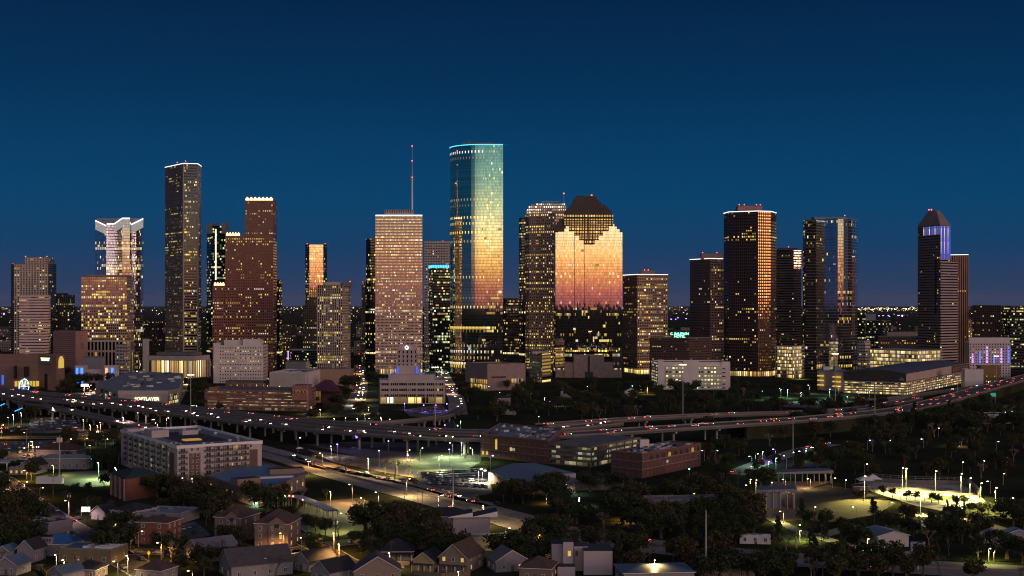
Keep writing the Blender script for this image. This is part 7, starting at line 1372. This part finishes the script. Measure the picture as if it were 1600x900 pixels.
# utility poles of the near streets
WP = []
for px, py, h in ((108, 811, 12), (83, 777, 12), (22, 783, 11), (39, 812, 11), (70, 812, 11), (252, 880, 11), (436, 856, 11), (524, 858, 12), (475, 800, 10), (137, 822, 11), (612, 893, 11), (632, 800, 9), (653, 796, 9), (660, 790, 9), (642, 822, 10), (748, 800, 9), (1209, 862, 9), (1130, 768, 10), (1366, 846, 12), (1284, 850, 8)):
    p = G(px, py); r = empty('utility_pole', p, None, 'pole'); mb = MB(); mb.tube((p.x, p.y, 0), (p.x, p.y, h), .16, .11, bark, 6); mb.build('pole', r); MB().box(p.x - 1.1, p.y - .08, h - .9, p.x + 1.1, p.y + .08, h - .7, bark).build('crossarm', r); WP.append((r, 'wooden utility pole', p.x, p.y))
    if px in (108, 524):
        for k in (-.6, .6): MB().tube((p.x + k, p.y - .3, h - 2.4), (p.x + k, p.y - .3, h - 1.3), .28, .28, roof_pale, 8).build('transformer', r)
wire_m = mat('cable_black', (.02, .02, .02), .6, 0); WP2 = sorted([w_ for w_ in WP if w_[3] < 640], key=lambda e: e[2])
for k, (a, b) in enumerate(zip(WP2, WP2[1:])):
    A_, B2 = Vector((a[2], a[3], 10.4)), Vector((b[2], b[3], 10.4))
    if (B2 - A_).length > 75 or k > 12: continue
    mb = MB(); pts = [A_ + (B2 - A_) * i / 8 - Vector((0, 0, 1.4 * (1 - (i / 4 - 1) ** 2))) for i in range(9)]
    for p, q in zip(pts, pts[1:]): mb.tube(p, q, .03, .03, wire_m, 3)
    o = mb.build('power_line'); o['category'] = 'cable'; WP.append((o, 'sagging black power line', (A_.x + B2.x) / 2, (A_.y + B2.y) / 2))
# signals and signs
SIG = []; sg_c = [glow('signal_red', (1, .10, .06), 16), glow('signal_green', (.1, 1, .6), 14)]
for px, py, k in ((300, 634, 1), (307, 634, 1), (303, 634, 0), (695, 606, 0), (702, 607, 0), (708, 607, 0), (714, 607, 0), (684, 588, 1), (678, 566, 1), (689, 597, 1), (700, 582, 1), (209, 556, 1), (142, 610, 0), (137, 607, 0), (131, 610, 0), (149, 608, 0), (560, 625, 0), (568, 560, 0), (449, 571, 0), (454, 571, 0), (988, 603, 1), (1324, 620, 1), (144, 717, 1), (715, 665, 1), (1077, 733, 1), (217, 664, 0), (561, 553, 0), (566, 549, 0), (1090, 606, 1)):
    p = G(px, py, 5.5); r = empty('traffic_signal', (p.x, p.y, 0), None, 'traffic signal'); MB().tube((p.x, p.y + .3, 0), (p.x, p.y + .3, 6.2), .1, .08, pole_metal, 5).build('pole', r); MB().box(p.x - .28, p.y, 4.8, p.x + .28, p.y + .2, 6.2, black).build('housing', r); MB().box(p.x - .3, p.y - .15, 5.2, p.x + .3, p.y - .01, 5.8, sg_c[k]).build('lens', r)
    SIG.append((r, ('green' if k else 'red') + ' traffic signal', p.x, p.y))
sgreen = glow('road_sign_green', (.02, .34, .22), .8); swh = mat('sign_white', (.7, .7, .7), .6, 0)
for px, py, w_, lb in ((1358, 641, 9, 'green overhead road sign above the merging traffic'), (1552, 617, 5, 'lit green road sign at the wooded bend')):
    p = G(px, py, 8); r = empty('road_sign', (p.x, p.y, 0), lb, 'road sign'); MB().box(p.x - w_ / 2, p.y, 6.4, p.x + w_ / 2, p.y + .2, 9.8, sgreen).build('sign_face', r)
    for u in (-w_ / 2 + .4, w_ / 2 - .4): MB().tube((p.x + u, p.y + .4, 0), (p.x + u, p.y + .4, 9.6), .15, .15, pole_metal, 6).build('post', r)
p = G(76, 603, 5); r = empty('lit_marquee', (X(132.5, 1480), 1480, 0), 'white lit marquee bar over the red car lights', 'sign'); MB().box(X(127, 1480), 1479, Z(604, 1480), X(138, 1480), 1480, Z(600, 1480), glow('marquee_white', (.85, 1, .95), 4)).build('sign_face', r); MB().tube((X(132, 1480), 1480.3, 0), (X(132, 1480), 1480.3, Z(602, 1480)), .25, .25, pole_metal).build('post', r)
for k, (px, py) in enumerate(((2, 633), (29, 640))):
    p = G(px, py, 5); r = empty('neon_bar', (p.x, p.y, 0), ('blue neon bar at the frame edge above the dark lot', 'blue neon bar among trees under the freeway')[k], 'neon sign'); mb = MB(); mb.tube((p.x - 3.2, p.y, 3.6), (p.x + 3.2, p.y, 6.4), .35, .35, glow('neon_blue', (.02, .30, 1), 3) if k == 0 else bpy.data.materials['neon_blue'], 6); mb.build('neon_tube', r); MB().tube((p.x, p.y + .3, 0), (p.x, p.y + .3, 5), .12, .12, pole_metal, 5).build('post', r)
c = G(232, 866); r = empty('warning_sign', G(232.5, 876), 'yellow diamond warning sign on the lit street corner', 'road sign'); b = r.location; mb = MB(); mb.face([(b.x, b.y - .05, 2.0), (b.x + .7, b.y - .05, 2.8), (b.x, b.y - .05, 3.6), (b.x - .7, b.y - .05, 2.8)], mat('sign_yellow', (.65, .42, .05), .6, 0)); mb.face([(b.x, b.y, 2.0), (b.x - .7, b.y, 2.8), (b.x, b.y, 3.6), (b.x + .7, b.y, 2.8)], pole_metal); mb.build('sign_face', r); MB().tube((b.x, b.y + .06, 0), (b.x, b.y + .06, 3.2), .05, .05, pole_metal, 5).build('post', r)

# ------------------------------------------------------------------ past three hundred cars: the smallest in view become one object
CARS.sort(key=lambda e: e[3]); NEAR, REST = CARS[:290], CARS[290:]
bpy.context.view_layer.update(); mb = MB()
for r, _, x, y in REST:
    for ch in list(r.children):
        me, Mx = ch.data, ch.matrix_world
        for pl in me.polygons: mb.face([Mx @ me.vertices[i].co for i in pl.vertices], me.materials[pl.material_index])
        bpy.data.objects.remove(ch)
    bpy.data.objects.remove(r)
CARS = NEAR; tag(mb.build('distant_cars'), 'many small distant cars with tiny lights in far lots and streets', 'cars', None, 'stuff')

# ------------------------------------------------------------------ labels of the repeats
ORD = ['closest', 'second closest', 'third closest', 'fourth closest', 'fifth closest', 'sixth closest', 'seventh closest', 'eighth closest', 'ninth closest', 'tenth closest', 'eleventh closest', 'twelfth closest', 'thirteenth closest', 'fourteenth closest', 'fifteenth closest', 'sixteenth closest', 'seventeenth closest', 'eighteenth closest', 'nineteenth closest', 'twentieth closest']
def label_all(items, groupfmt, most=40):
    by = {}
    for o, desc, x, y in items:
        t, lx, ly = min(LAND, key=lambda l: (l[1] - x) ** 2 + (l[2] - y) ** 2); dx, dy = x - lx, y - ly
        rel = ('in front of' if dy < 0 else 'behind') if abs(dy) > abs(dx) else ('left of' if dx < 0 else 'right of')
        by.setdefault((desc, rel, t), []).append((math.hypot(dx, dy), o))
    for (desc, rel, t), v in by.items():
        v.sort(key=lambda e: e[0])
        for k, (_, o) in enumerate(v):
            o['label'] = '%s %s %s' % (desc, rel, t) + ('' if len(v) == 1 else ', %s to it' % (ORD[k] if k < len(ORD) else 'farther'))
            if not o.get('group'): o['group'] = groupfmt
label_all(TREES, 'trees of the park and streets'); label_all(LAMPS, 'street and park lamps'); label_all(WP, 'utility poles'); label_all(SIG, 'traffic signals'); label_all(FAR, 'far city blocks beyond downtown')
byc = {}
for o, d_, x, y in CARS: byc.setdefault(d_, []).append((x, o))
NTH = 'first second third fourth fifth sixth seventh eighth ninth tenth eleventh twelfth thirteenth fourteenth fifteenth sixteenth seventeenth eighteenth nineteenth twentieth'.split()
for d_, v in byc.items():
    v.sort(key=lambda e: e[0])
    for k, (_, o) in enumerate(v): o['label'] = d_ if len(v) == 1 else d_ + (', %s such from the left' % NTH[k] if k < 20 else ', far along to the right')

hz = bpy.data.materials.new('haze_air'); hz.use_nodes = True; t = hz.node_tree; t.nodes.remove(t.nodes['Principled BSDF'])
v = t.nodes.new('ShaderNodeVolumePrincipled'); v.inputs['Color'].default_value = (.80, .86, 1, 1); v.inputs['Density'].default_value = 5e-6; v.inputs['Anisotropy'].default_value = 0
t.links.new(v.outputs[0], t.nodes['Material Output'].inputs['Volume'])
hb_ = MB(); hb_.box(-45000, -45000, -1, 45000, 45000, 345, hz); o = hb_.build('haze'); tag(o, 'thin blue evening haze over the whole city', 'haze', None, 'stuff')
S.cycles.volume_bounces = 0
